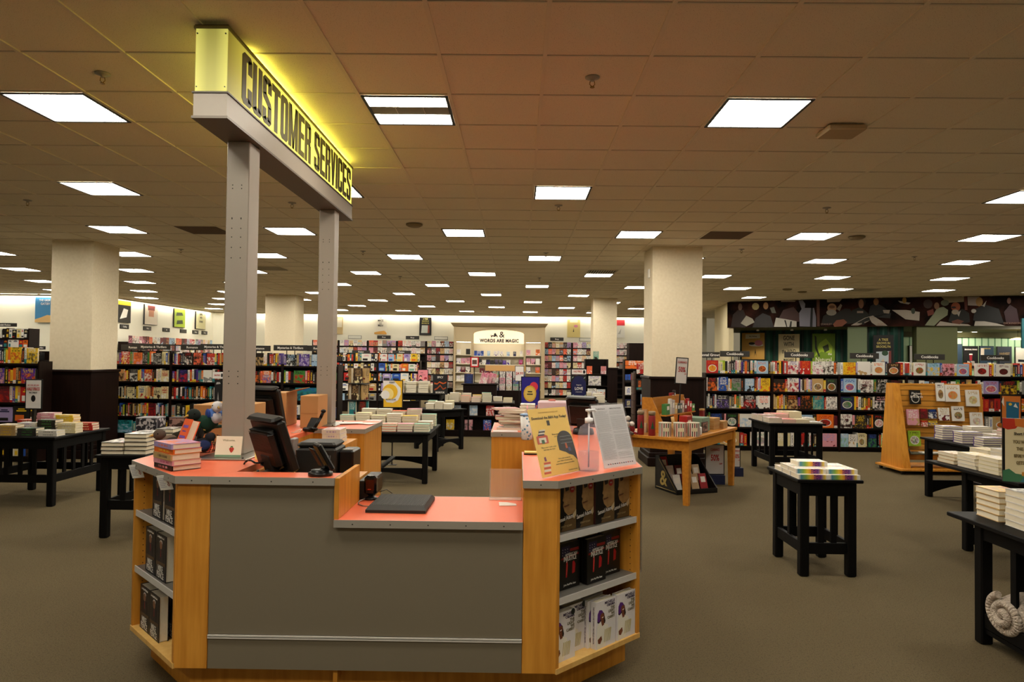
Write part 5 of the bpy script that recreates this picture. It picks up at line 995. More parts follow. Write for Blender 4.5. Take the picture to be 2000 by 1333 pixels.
SLAT = [(1776,1797,762,790,'food','khk','Platters and Boards',1),(1828,1844,748,784,'food','wda','ON BOARDS',0),(1845,1874,752,785,'food','wao',None,0),(1886,1912,762,794,'food','wac',None,0),
 (1770,1794,800,831,'plain','pwa','Tables & Spreads',0),(1796,1810,799,818,'art','mrd',None,0),(1812,1828,800,818,'art','nbw',None,0),(1832,1853,797,822,'plain','wam',None,0),(1858,1882,794,823,'food','wha','boards platters',0),(1894,1918,806,834,'food','waw','BOARD & BOOK',0),
 (1798,1810,822,834,'art','row',None,0),(1812,1829,823,832,'art','ynb',None,0),(1773,1797,842,872,'food','ldw','JEFF MAURO',0),(1806,1816,862,870,'plain','wap',None,0)]
for k, (a, c_, yt, yb, st, cl, tt, hd) in enumerate(SLAT):
    x0_, x1_ = sx_(a), sx_(c_); z0_, z1_ = at_y(a, yb, 10.55).z, at_y(a, yt, 10.55).z
    o = book('cookbook', 'shown', st, (x0_, 10.57, z0_), (x1_-x0_, .022, z1_-z0_), cl, 0, 0, f'{COL[cl[0]][0]} cookbook {"titled "+tt if tt else "facing out"} on the slatwall stand, {nth(k)} reading row by row', 'book', 'cookbooks on the slatwall stand'); o.rotation_euler.x = -.12
    if tt and k in (0,): text('Platters\n& Boards', .05, MAT['let'], None, ((x0_+x1_)/2, 10.55, (z0_+z1_)/2+.03), name='t')
for o in [o for o in LC.objects if o.name == 't']: o.name = 'title'; o.parent = bpy.data.objects['cookbook']; o.matrix_parent_inverse = bpy.data.objects['cookbook'].matrix_basis.inverted(); 
onto(ss, B().mat(M('#5a5a4a',.6)).loft([[(x,-.10,.42),(x,-.26,.30),(x,-.02,.30),(x,.0,.62)] for x in (.16,.165)]).box(.165,1.0,-.26,-.02,.29,.30), 'tray')
tag(bx(MAT['white'], 5.95,6.3,10.38,10.5,.925-.0,.94).build('brochure'), 'thin stack of brochures on the slatwall stand tray', 'brochure').location.z = .302
# ---------------------------------------------------------------- bookcases and what stands on them
COUNT = {}; MASS = B(); SH = ('top','second','third','fourth','lowest'); RW = ('top','second','third','fourth','fifth','sixth','seventh','eighth')
def place(name, pose, style, O, a, u, z, dims, cl, label, group, limit=300, tilt_=0.):
    COUNT[name] = COUNT.get(name, 0)+1; c, s_ = math.cos(a), math.sin(a)
    x, y = O[0]+c*u, O[1]+s_*u
    if COUNT[name] > limit:
        w_, d, h_ = (dims[0], dims[1], dims[2]); MASS.mat(M(COL[cl[0]][1],.5)); MASS.T = Matrix.Translation((x,y,z)) @ Matrix.Rotation(a,4,'Z')
        MASS.box(0,w_,0,d,0,h_).mat(M(COL[cl[1]][1],.5)).box(w_*.2,w_*.8,-.001,0,h_*.66,h_*.74).box(w_*.3,w_*.7,-.001,0,h_*.78,h_*.85).mat(M(COL[cl[2]][1],.5)).box(w_*.12,w_*random.uniform(.5,.88),-.0012,0,h_*.08,h_*random.uniform(.2,.5)); MASS.T = None; return
    return book(name, pose, style, (x,y,z), dims, cl, a, tilt_, label, 'magazine' if name == 'magazine' else 'book', group)
def rnd(pal, n): return ' '.join(random.choice(pal) for _ in range(n))
def row(O, a, W, z, H, toks, name, where, group, fw=.19, sw_=.03, dep=.17, limit=300, gap=.0):
    ts = toks.split(); base = [fw if t[0] == 'F' else sw_*random.uniform(.75,1.35) for t in ts]; k_ = (W-.012)/sum(base); u = .004
    for i, (t, bw) in enumerate(zip(ts, base)):
        bw *= k_; t, _, ttl = t.partition('=')
        if t == '_': u += bw; continue
        if t[0] == 'F':
            cl = (t[1:]+'wkw')[:3]; st = random.choice(('art','plain','food') if name == 'cookbook' else ('art','plain','art'))
            if len(t) > 4: st = {'p':'plain','f':'food'}.get(t[4],'art')
            h_ = H*random.uniform(.86,.97); o = place(name, 'shown', st, O, a, u, z, (bw*.96, .03, h_), cl, f'{COL[cl[0]][0]} {name} cover out, {nth(i)} from left, {where}', group, limit)
            if o and ttl: text(ttl.replace('_',' ').replace('/','\n'), h_*(.19 if '/' in ttl else .26), M(COL[cl[1]][1],.5), None, (O[0]+u+bw*.48, O[1]-.003, z+h_*.62), name='_ttl', sx=.72); LC.objects['_ttl'].name = 'title'; q = list(LC.objects)[-1]; q.parent = o; q.matrix_parent_inverse = o.matrix_basis.inverted()
        else:
            cl = (t[0], random.choice('wckyo') if t[0] not in 'wc' else random.choice('krnb'), random.choice('wkrty')); 
            place(name, 'spine', 'spine', O, a, u, z, (bw*.97, dep, H*random.uniform(.80,1.0)), cl, f'{COL[t[0]][0]} {name} spine out, {nth(i)} from left, {where}', group, limit)
        u += bw
def bookcase(name, O, a, W, zs, ztop, depth, label, m=None, panel=.02, kick=.07, cat='bookcase', lip=.03, backz=None):
    m = m or MAT['darkh']; t = root(name, (O[0],O[1],0), label, cat, None, a)
    for x in (0, W-panel): onto(t, bx(MAT['dark'] if m is MAT['darkh'] else m, x,x+panel,0,depth,0,ztop), 'side_panel')
    onto(t, bx(m, panel,W-panel,depth-.015,depth,0,backz or ztop), 'back_panel')
    for z in zs: onto(t, bx(m, panel,W-panel,-.004,depth-.015,z-lip,z-.001), 'shelf')
    if kick: onto(t, bx(m, panel,W-panel,.03,.05,0,max(min(zs)-lip,.02)), 'plinth')
    return t
def sign(O, a, u, z, w_, h_, s, label, size=None, posts=True):
    t = root('shelf_sign', (O[0]+math.cos(a)*u, O[1]+math.sin(a)*u, z), label, 'sign', None, a)
    onto(t, bx(MAT['sign'], -w_/2,w_/2,0,.012,0,h_,ch=.002), 'sign_board')
    if posts: onto(t, B().mat(MAT['black']).box(-w_*.12,-w_*.12+.012,.004,.012,-.11,0).box(w_*.12,w_*.12+.012,.004,.012,-.11,0), 'bracket')
    if s: text(s, size or h_*.62, MAT['let'], t, (0,-.002,h_*.48), name='lettering', bold=.0012)
    return t
# cookbooks
YC = 12.77; ZC = [at_y(1500, y, YC).z for y in (730.5,765,799,835,871.7)]; XC = [3.40+1.213*k for k in range(6)]
COOK = [[ 'Froyf c c l k w d k k p w c v n o n k w t w Fuodf d', 'w r k y k r w r Fwvra p Frowp l Fwkpa=_ Fwkda o d', 'w Fyroa j Fwwap w Fwoaf n Fdaof r w', 'r w c Fwrgf s Futya b Fprda w Fuobf o', 'Fwrkf r y w Fwmdf c d n r b Foryf w', 'Frwop w k s Fwgbp r'],
 ['w Fkroa w Fbwap=COOK/BOOK w o Fskga k k Fu d r w j Fymop', 'Fkdoa=VEGAN r Fwnra v w d a p w j Faahf y Fhgrf', 'b Fubof _ w Fwmka=MOST/REQUESTED g Fkwsa Fkmda c', 's k w u d k r k w g k a', 'r w w Fjrpf n Fkrya l w Fseof d', 'r w Fwrkf o'],
 ['s w k n w Fhwva s k i g s w Fkwra=CARPE/NIGHTS w Fwidp', 'a a y o o s k Fdoaa v Fkoda k Ftoea r Fwmsa', 'Fngsf y o w k y k o k w Fkpwa w Fwkra', 'r k w', 'w r r m r r Foryf k r', 'w Frwop k'],
 ['k g Fnbta _ p Fkgwf a Fwwub k w Fwwsa d', 's k w a w r g y Fusof k Fordf=Tasty/World m', 'Fwmka=joy p Fhyka=WISE k k o Fkrwf n y w Fdaof o', '_ _', 'a w k s w Faodf s Fsdkf', 'w r'],
 ['m w k y Fayof r r _ Fwepf', 'Fcwgp=COOK/WILL/+_YOU w c k r r k w k d w Fpjmp', 'Fuwea Fwdap w Fcdaf c _ Fnbga _ k r l Fwsaa w w Fhwka w w o', '_ _', 's w w k o Fs r', 'w']]
for k in range(5):
    bookcase('cookbook_case', (XC[k],YC), 0, 1.213, ZC, 1.40, .32, f'dark low bookcase of cookbooks, {nth(k)} bay from the right column', kick=1)
    for r in range(5):
        if COOK[r][k].strip('_ ') and k < 5: row((XC[k]+.02, YC+.01), 0, 1.17, ZC[r], .262 if r else .25, COOK[r][k], 'cookbook', f'{SH[r]} shelf, {nth(k)} cookbook bay', f'cookbooks on the {nth(k)} bay')
for k, (px0, px1, y0, s) in enumerate(((1365,1407,699,'Personal Growth'),(1407,1465,697,'Cookbooks'),(1533,1591,699,'Cookbooks'),(1661,1718,701,'Cookbooks'),(1787,1847,703,'Cookbooks'),(1917,1974,705,'Cookbooks'))):
    a_, b_ = at_y(px0,700,YC), at_y(px1,700,YC); z = at_y(px0, y0, YC).z
    sign((0,YC+.02+.02*(k==0)), 0, (a_.x+b_.x)/2, z, b_.x-a_.x, .105, s, f'charcoal {s} shelf sign, {nth(k)} in line above the cookbook wall')
# books of the nearby narrow bays on the Mysteries wall
YM = 11.9; ZM = [at_y(280, y, YM).z for y in (711.8,745.5,779,813,846)]; XM = [-6.88+.955*k for k in range(4)]; MP = 'kkkwwcrrobnntgysmdhauvp'
MY = [['s v Frwya=LEFT/FOR/DEAD g s Fompp k d k g o w Fkwsa c c b s','k b w r k n k Fkrwa k Fihka=BLOOD/TEARS k b b n Friwa y k r a r r','Fkwpa k k Fuwna w Fkdaa w w k r r m y a v','v Fkuwa=LITTLE/SECRETS s Fvwja s Fuwnp k d Ftwna'],
 ['Faoda o y k Fhswa y y b b Frywa k d w c w Fcrwp=CODE','v r s Fnvra w r w n v t t o Fwwsp w d r k k s','r r v Fkaoa w s t k Fkroa k i Fowba=MARK/GREANEY w d k r w','g w r k Fgkra p r k k Fkrda r m k g'],
 ['s w k c k a d Fcknp k y Fcbrp=Double/OUT c a a d r Fcddp=JUDAS Fcrwp=HARRY/OUT','k r w k w k b k t d k a k o o k g t k w k w w r','Fnkwa k r w k Fkwsa=CRICHTON k Fagwa o k k r','k k Ftbka n k r m'],
 ['w k b k l k k r k d a d k a y s o r y Fmkra=THE/FURY w u b k p k t s','s k k y k w k s k k w','k w r g k b k w k','s k w Fkwta=AFTER k b'],
 ['Ftkua t Ftnba b b o d','k w k w','k w k','k t Fgwka k']]
for k in range(4):
    bookcase('mystery_case', (XM[k],YM), 0, .955, ZM, ZM[0]+.235 if k == 0 else ZM[0]+.03, .32, f'dark bookcase of thrillers, {nth(k)} bay from the left wallpapered column', kick=1, lip=.028)
    for r in range(5):
        row((XM[k]+.02, YM+.01), 0, .915, ZM[r], .222, MY[r][k], 'novel', f'{SH[r]} shelf, {nth(k)} thriller bay', f'novels in the {nth(k)} thriller bay', .15, .03, .15)
for k, (px0, px1, y0, s) in enumerate(((233,285,684,'Romance'),(266,331,683,'Mysteries & Thrillers'),(350,395,684,'Romance'),(390,455,683,'Mysteries & Thrillers'),(480,526,686,'Romance'),(533,599,685,'Mysteries & Thrillers'),(598,645,686,'Romance'))):
    a_, b_ = at_y(px0,700,YM), at_y(px1,700,YM); z = at_y(px0, y0, YM).z
    sign((0,YM+.02+.025*(s=='Romance')), 0, (a_.x+b_.x)/2, z, b_.x-a_.x, .095, s, f'charcoal {s} shelf sign, {nth(k)} along the thriller shelves', .052)
# the bookcase at the far left edge
YL_ = 10.4; ZL = [at_y(40, y, YL_).z for y in (710,749.6,786.5,825)]; xl = at_y(77,700,YL_).x
bookcase('fiction_case', (xl-1.0,YL_), 0, 1.0, ZL+[.09], ZL[0]+.03, .30, 'dark bookcase at the left edge behind the HALF PRICE placard', kick=1)
for r, s in enumerate(('w k c d w k Ftoba n k g y o Fykoa k w Fywka','w s u b n k Fvypa k r y o a d Fvyra k','r w Frwka=MADE d Fmkra w v y a Frywa=DANGER/HELL d','w k Fssha Fjnka=LIE Fkyoa d k','y k s w r d k w c b d k')):
    row((xl-.98,YL_+.01), 0, .96, (ZL+[.09])[r], .25, s, 'novel', f'{SH[r]} shelf of left edge bookcase', 'novels in the left edge bookcase', .17, .03, .15)
xt = at_y(57,650,13.6).x; ZT = [at_y(30, y, 13.6).z for y in (660.5,679)]
bookcase('tall_case', (xt-1.2,13.6), 0, 1.2, ZT+[1.45,1.15], 2.1, .3, 'taller dark bookcase rising behind the left edge shelves', kick=1)
for r, s in enumerate(('w s j k Fwrwp k d w k c w k','k k r o b v n d w w r o')): row((xt-1.18,13.61), 0, 1.16, ZT[r], .17 if r else .2, s, 'novel', f'{SH[r]} shelf of taller left case', 'novels in the taller left case', .15, .03, .15)
sign((xt-.55,13.6), 0, 0, 2.13, .6, .07, 'Young Adult Fiction', 'small charcoal sign on top of the taller case at the left', .045, False)
xs = at_y(77,690,15.5); bookcase('back_case', (xs.x-.5,15.5), 0, .85, [at_y(70,704,15.5).z,1.1,.75], 1.66, .3, 'dark bookcase end seen just left of the wallpapered column', kick=1)
row((xs.x-.48,15.51), 0, .5, at_y(70,704,15.5).z, .2, 'w k Fykoa d k', 'novel', 'case beside the left column', 'novels in the case beside the left column', .15, .03, .15)
sign((xs.x-.06,15.5), 0, 0, at_y(70,683,15.5).z, .38, .075, 'Mysteries & Thrillers', 'charcoal Mysteries & Thrillers sign just left of the wallpapered column', .034, False)
# Fiction island far behind the counter
YF_ = 20.5; ZF = [at_y(740, y, YF_).z for y in (706,725,744.4,764,783)]; XF = [at_y(738,700,YF_).x-1.24, at_y(738,700,YF_).x]
random.seed(5)
for k in range(2):
    bookcase('fiction_case', (XF[k],YF_), 0, 1.24, ZF, ZF[0]+.03, .32, f'distant dark Fiction bookcase, {("left","right")[k]} bay', kick=1)
    for r in range(5):
        s = (('k d k w k o t r k y s t Fwpkp n k w','o w Fwrpa r Fuiba o t Fcoya o Fjvwa w Fykoa y c'),('r n k w k k w a c d k w k','Fbnua y g k u o Fcdka p i Foywa Fwgea w p m'),('r n _ Frwkp _ Fywkp k k','o u k Fjwha u Fbuka Fwuya k y v w p r'),('w w k k s a','k Fjnka k w Fgwkp k w k'),('u k y w s','k r r k w k'))[r][k]
        row((XF[k]+.02,YF_+.01), 0, 1.2, ZF[r], .24, s, 'novel', f'{SH[r]} shelf, {("left","right")[k]} Fiction bay', f'novels in the {("left","right")[k]} Fiction bay', .19, .035, .15)
for k, (px0, px1, y0) in enumerate(((687,722,690.5),(766,802,691))):
    a_, b_ = at_y(px0,700,YF_), at_y(px1,700,YF_); sign((0,YF_+.02), 0, (a_.x+b_.x)/2, at_y(px0,y0,YF_).z, b_.x-a_.x, .09, 'Fiction', f'charcoal Fiction sign, {("left","right")[k]} of the two above the distant shelves', .06)
# ---------------------------------------------------------------- magazine racks round the walls
random.seed(9); YB_ = 28.7; MG = 'wwwwspccjukrmaid'
def magrow(O, a, W, z, H, n, where, group, lim=300):
    w_ = W/n
    for i in range(n):
        cl = (random.choice(MG), random.choice('krnmo'), random.choice('pawsdu')); place('magazine', 'shown', random.choice(('art','art','plain')), O, a, i*w_+.003, z, (w_-.008,.012,H*random.uniform(.92,1)), cl, f'{COL[cl[0]][0]} magazine, {nth(i)} from left, {where}', group, lim)
ZR = [at_y(750, y, YB_).z for y in (676.4,690,704,717.4,730,743,756.4)]
def rack(px0, px1, zs, label, ztop=2.28):
    a_, b_ = at_y(px0,700,YB_).x, at_y(px1,700,YB_).x; bookcase('magazine_rack', (a_,YB_), 0, b_-a_, zs, ztop-.02, .3, label, cat='magazine rack', lip=.06, kick=0, panel=.04); return a_+.045, b_-a_-.09
for bi, (p0, p1) in enumerate(((609,661),(661,718),(718,775),(775,832),(832,887))):
    x_, W_ = rack(p0, p1, ZR+[.45,.12], f'black magazine rack, {nth(bi)} of the racks left of the lit niche')
    for r in range(2 if bi < 4 else 7): magrow((x_,YB_-.012), 0, W_, ZR[r], .235, 6, f'{RW[r]} row, {nth(bi)} rack left of niche', f'magazines in the {nth(bi)} rack left of the niche')
ZR2 = [at_y(1100, y, YB_).z for y in (679.7,693,706,719.5,732.7,745.5,758.5,772.7)]
for bi, (p0, p1) in enumerate(((1061,1117),(1117,1173),(1173,1229))):
    x_, W_ = rack(p0, p1, ZR2+[.12], f'black magazine rack, {nth(bi)} right of the lit WORDS ARE MAGIC niche')
    for r in range((8,5,4)[bi]): magrow((x_,YB_-.012), 0, W_, ZR2[r], .235, (7,6,6)[bi], f'{RW[r]} row, {nth(bi)} rack right of niche', f'magazines in the {nth(bi)} rack right of the niche')
for k in range(4):   # along the left wall, facing into the room
    y0_ = 28.4-1.55*k; bookcase('magazine_rack', (-12.45,y0_-1.55), math.pi/2, 1.55, [1.96,1.68,1.4,1.1,.8], 2.0, .3, f'black magazine rack along the left wall, {nth(k)} from the far corner', cat='magazine rack', lip=.06, kick=0, panel=.04)
    for r in range(2): magrow((-12.44,y0_-1.50), math.pi/2, 1.45, (1.96,1.68)[r], .24, 7, f'{RW[r]} row, {nth(k)} rack on left wall', f'magazines in the {nth(k)} rack on the left wall')
def wsign(name, pts, z, s, label, m=None): return poster(name, pts, z, z+.14, label, m or MAT['sign'], [(s,.5,.55,MAT['let'] if m is None else MAT['sign'],.8)] if s else (), None, 'sign', .02, MAT['black'])
for k, (px0, px1, y0, s) in enumerate(((679,705,662,''),(736,762,662,'Manga'),(792,818,663,'Manga'),(848,874,664,''),(1075,1101,666,'Manga'),(1132,1156,667,''))):
    a_, b_ = at_y(px0,660,29.1), at_y(px1,660,29.1); wsign('category_sign', ((a_.x,29.18),(b_.x,29.18)), at_y(px0,y0,29.1).z, s, ('charcoal Manga' if s else 'white outlined')+f' category sign, {nth(k)} from the left on the back wall', None if s else M('#dedccf',.6))
for k, Y in enumerate((22.6,24.0,25.3,26.6,27.6,28.4)): wsign('category_sign', ((-12.78,Y-.25),(-12.78,Y+.25)), 2.42-.0, ('Cooking','Music','Art','','History','Games')[k] if k != 3 else '', f'small charcoal category sign, {nth(k)} from the front along the left wall')
# big book-cover panels on the walls
def wallposter(px0, px1, yb, yt, Y, label, face, lines, bg2, s=''): a_, b_ = at_y(px0,yb,Y), at_y(px1,yb,Y); return poster('wall_poster', ((a_.x,Y),(b_.x,Y)), a_.z, at_y(px0,yt,Y).z, label, face, lines, bg2, 'poster', .06)
CW = MAT['let']
wallposter(68,108,630,581,21.1,'blue novel cover panel with a sandy shape, left of the wallpapered column',M('#3f8cc4',.5),[('THE GREAT',.88,.12,CW,.8),('GATSBY',.74,.13,CW,.8)],[(M('#e0b878',.5),[(0,0),(0,.12),(.3,.2),(.6,.3),(.8,.28),(1,.15),(1,0)])])
wallposter(731,755,653,619,29.14,'white OF MICE AND MEN panel on the back wall',M('#eeeada',.5),[('OF',.93,.10,KK,.9),('MICE',.78,.16,KK,.9),('AND',.63,.08,KK,.9),('MEN',.50,.16,KK,.9)],[(M('#e0a850',.5),[(0,0),(0,.1),(.4,.16),(.8,.2),(1,.08),(1,0)])])
wallposter(819,842,655,620,29.14,'black A TREE GROWS IN BROOKLYN panel on the back wall',KK,[('A TREE',.9,.11,M('#c8c070',.5),.8),('GROWS IN',.78,.11,M('#c8c070',.5),.7),('BROOKLYN',.66,.11,M('#c8c070',.5),.7)],[(M('#c8d0c8',.5),[(.15,.12),(.85,.12),(.8,.55),(.2,.55)]),(M('#8a3a2c',.5),[(.7,.12),(.85,.12),(.85,.55),(.72,.55)])])
wallposter(572,583,653,617,29.14,'orange and black panel beside the far wallpapered column',M('#d8663a',.5),(),[(KK,[(0,.62),(1,.62),(1,1),(0,1)])])
wallposter(656,669,653,619,29.14,'tan panel half hidden behind the far sign post',M('#c8b080',.5),(),[(M('#e8e0c8',.5),[(.1,.4),(.9,.4),(.9,.9),(.1,.9)])])
wallposter(1108,1133,659,624,29.14,'cream panel with a small label and a pink hat shape on the back wall',M('#dcc880',.5),(),[(M('#efe8c8',.5),[(.2,.82),(.8,.82),(.8,.96),(.2,.96)]),(M('#d88aa0',.5),ring(.66,.62,.16,.08)),(KK,[(.44,.3),(.52,.3),(.5,.5)])])
wallposter(1203,1220,660,625,29.14,'white panel with a red block at its top beside the far right column',M('#e8e6dc',.5),(),[(M('#c8323a',.5),[(0,.68),(1,.68),(1,1),(0,1)]),(M('#b8b8b0',.5),[(.2,.2),(.6,.5),(.5,.2)])])
for k, (Y, lab, f_, bg) in enumerate(((22.45,'black and yellow panel with a white bird shape, nearest on the left wall','#15130f',[('#e8b820',[(0,.8),(1,.8),(1,1),(0,1)]),('#eae6dc',[(.25,.15),(.7,.25),(.8,.6),(.5,.65)])]),(24.15,'cream panel with a red-brown face on the left wall','#e8dcc8',[('#7a2a22',[(.25,.7),(.75,.7),(.8,.95),(.2,.95)]),('#c88a68',[(.3,.4),(.7,.4),(.7,.72),(.3,.72)])]),(26.2,'lime green panel with dark scribbled lettering on the left wall','#a8c032',[('#2c3a14',[(.15,.6),(.8,.65),(.7,.8),(.2,.78)]),('#2c3a14',[(.2,.15),(.8,.2),(.75,.4),(.25,.36)])]),(27.95,'cream panel with heavy black lettering, farthest on the left wall','#e6dfae',[]))):
    r_ = poster('wall_poster', ((-12.74,Y-.42),(-12.74,Y+.42)), 2.62, 3.34-.02, lab, M(f_,.5), [('GONE',.85,.17,KK,.7),('WITH',.65,.15,KK,.7),('THE WIND',.42,.15,KK,.6)] if k == 3 else (), [(M(c_,.5),p_) for c_,p_ in bg], 'poster', .05, KK)
# ---------------------------------------------------------------- lit niche
YN = 28.3
def X_(px, Y=YN): return at_y(px, 690, Y).x
def Z_(py, px=975, Y=YN): return at_y(px, py, Y).z
nc = root('lit_niche', (X_(975), YN, 0), 'beige built-in display niche with the lit arched WORDS ARE MAGIC sign', 'display niche'); nx0, nx1 = X_(886), X_(1064)
def wn(b, name): return b.build(name, nc, tuple(-Vector(nc.location)))
nm_ = MAT['niche']; NB = M('#d8cfb8',.7)
b = B().mat(nm_).box(nx0,X_(890),YN-.05,28.65,0,3.0).box(X_(920.5),X_(924.5),YN-.05,28.65,0,2.2).box(X_(1023),X_(1026.5),YN-.05,28.65,0,2.2).box(X_(1057),nx1,YN-.05,28.65,0,3.0).box(X_(890),X_(1057),YN-.03,28.65,2.24,3.0)
wn(b, 'surround'); wn(B().mat(M('#a59272',.7)).loft([[(nx0-.02,YN-.08,2.86),(nx1+.02,YN-.08,2.86),(nx1+.02,28.7,2.86),(nx0-.02,28.7,2.86)],[(nx0-.12,YN-.25,3.0),(nx1+.12,YN-.25,3.0),(nx1+.12,28.7,3.0),(nx0-.12,28.7,3.0)]]), 'cornice')
wn(bx(NB, X_(890),X_(1057),28.6,28.65,0,2.24), 'back_panel')
ax0, ax1, az0, az1 = X_(925), X_(1023), Z_(672), Z_(653)
arch = [(ax0,az0),(ax1,az0),(ax1,az1)]+[((ax0+ax1)/2+(ax1-ax0)/2*math.cos(t_*math.pi/12), az1+.17*math.sin(t_*math.pi/12)) for t_ in range(1,12)]+[(ax0,az1)]
am = emis('lit_arch', C('#ffe8c4'), .5)
wn(B().mat(am).loft([[(x,YN-.036,z) for x,z in arch],[(x,YN-.031,z) for x,z in arch]]), 'arch_sign')
text('WORDS ARE MAGIC', .185, KK, nc, (0,-.05,Z_(666.3)), name='lettering', sx=.86, sp=1.1, bold=.008, ext=.006); text('&', .34, KK, nc, (.10,-.045,Z_(654.5)), name='ampersand', bold=.004)
b = B().mat(KK); b.tube([(-.34,-.045,Z_(659)),(-.26,-.045,Z_(656)),(-.20,-.045,Z_(658)),(-.12,-.045,Z_(655)),(-.08,-.045,Z_(659))], .02, 5).tube([(-.36,-.045,Z_(656)),(-.27,-.045,Z_(656))], .012, 5).ell((-.17,-.045,Z_(654.5)),(.05,.02,.07)); onto(nc, b, 'reading_figure')
for px0, px1 in ((890,920.5),(924.5,1023),(1026.5,1057)):
    wn(bx(emis('niche_lamp', LIGHT_COL, 14.), X_(px0)+.03,X_(px1)-.03,YN+.03,YN+.06,2.228,2.236), 'strip_lamp')
    for y in ((695.8,712.6,729,745,761) if px0 == 924.5 else (693.5,711.3,728.3,745,761)): wn(bx(NB, X_(px0),X_(px1),YN,28.6,Z_(y)-.035,Z_(y)), 'shelf')
NI = {0:[('924.5',695.8,'b b b _ u _ w w w _ u _ n _ w'),('924.5',712.6,'h w n h h h v w _ _ q')], }
def niche_items(px0, px1, yb, toks, row_, where, hh=.26):
    ts = toks.split(); w_ = (X_(px1)-X_(px0)-.06)/len(ts)
    for i, t_ in enumerate(ts):
        if t_ == '_': continue
        cl = (t_, random.choice('wkj'), random.choice('wvk')); o = book('gift_book', 'shown', 'plain', (X_(px0)+.03+i*w_, YN+.06, Z_(yb)+.001), (w_*.88,.06,hh*random.uniform(.8,1)), cl, 0, 0, f'{COL[t_][0]} boxed gift book, {nth(i)} place, {row_} {where}', 'book', 'gift books in the lit niche')
for yb, s, r_ in ((695.8,'b b b _ u _ w w w _ u _ n _ w','top middle'),(712.6,'h h w n h h h v w _ _ q','second middle'),(729,'_ m m m m m m m _','third middle')): niche_items(924.5,1023,yb,s,r_,'shelf of the lit niche', .21)
for yb, s, r_ in ((693.5,'w _ k','top left'),(711.3,'w p p','second left'),(728.3,'w m w','third left'),(745,'w w _','fourth left')): niche_items(890,920.5,yb,s,r_,'shelf of the lit niche', .24)
for yb, s, r_ in ((693.5,'p _ o','top right'),(711.3,'p p w','second right'),(728.3,'w _ o','third right')): niche_items(1026.5,1057,yb,s,r_,'shelf of the lit niche', .24)
# ---------------------------------------------------------------- low dark fixture with face-out books, and risers behind it
pf = root('display_plinth', (-1.0,14.45,0), 'low dark display fixture with two rows of face-out books under the paperback piles', 'display fixture')
D_ = MAT['darkh']
onto(pf, bx(D_, -.93,.93,0,.9,.66,.70,ch=.01), 'top_board'); onto(pf, bx(MAT['dark'], -.86,.86,.28,.86,0,.66), 'core'); onto(pf, bx(D_, -.88,.88,.02,.28,.40,.43), 'shelf'); onto(pf, bx(D_, -.90,.90,.0,.28,0,.13), 'base')
for x in (-.88,-.03,.86): onto(pf, bx(D_, x,x+.02,.02,.28,.13,.66), 'upright')
for r, (z, s) in enumerate(((.431,'_ Foiwp _ Fuswa _ Fuswa _ Frpwp _ Fs'),(.131,'Fwrpa _ Fykwa _ Fpwkp _ Fbwra _ Ftwra'))):
    ts = s.split(); n = len(ts)
    for i, t_ in enumerate(ts):
        if t_ == '_': continue
        cl = (t_[1:4]+'wk')[:3]; book('gift_book', 'shown', 'art', (-1.86+i*1.72/n, 14.52, z), (.165,.03,.21), cl, 0, 0, f'{COL[cl[0]][0]} book facing out on the {("upper","lower")[r]} shelf of the low dark fixture, {nth(i)} place', 'book', 'books on the low dark fixture')
grid(-1.88,-.1,14.5,15.25,.7005,[[4,5,6,4,3,6,0,3],[5,4,5,5,4,4,3,2]], .032, PALE, 'low dark fixture', 0, .19, .15)
rs2 = root('display_riser', (-.8,15.55,0), 'dark stepped riser of pink and blue books behind the low fixture', 'display riser')
onto(rs2, bx(MAT['dark'], -.42,.32,0,.5,0,1.02), 'lower_block'); onto(rs2, bx(D_, -.46,.36,-.04,.54,1.02,1.05,ch=.008), 'top_board')
for k in range(6): book('gift_book', 'flat', 'flat', (-1.0+.0, 15.62, 1.0505+.035*k), (.2,.16,.034), ('n','b','r'), math.pi, 0, f'blue and red book, {nth(k)} from the bottom of the pile on the stepped riser', 'book', 'blue pile on the riser')
for o in [o for o in LC.objects if o.get('group') == 'blue pile on the riser']: o.location.x += .0; o.location.y += .16
for k in range(3): book('gift_book', 'shown', 'art', (-.88+.09*k,15.66+.07*k,1.0505), (.16,.04,.26), 'pqw', -.2, 0, f'pink book leaning on the stepped riser, {nth(k)} from the front', 'book', 'pink books on the riser').rotation_euler.y = .3
cs_ = root('greeting_card_rack', (-.25,16.3,0), 'card rack with a plain tan header board in front of the lit niche', 'card rack')
onto(cs_, bx(M('#d8a868',.6), -.52,.42,0,.02,1.32,1.45), 'header_board'); onto(cs_, bx(MAT['dark'], -.5,.42,.05,.4,0,1.3).box(-.5,.42,-.19,.05,0,.875), 'rack_body')
for r in range(3):
    for i in range(6): cl = (random.choice('wwskpe'), random.choice('krn'), random.choice('pabs')); book('greeting_card', 'shown', 'art', (-.74+.155*i,16.26-.06*r,1.16-.14*r), (.13,.01,.15), cl, 0, 0, f'{COL[cl[0]][0]} greeting card, {nth(i)} from left, {RW[r]} row of the card rack', 'card', 'cards in the card rack')
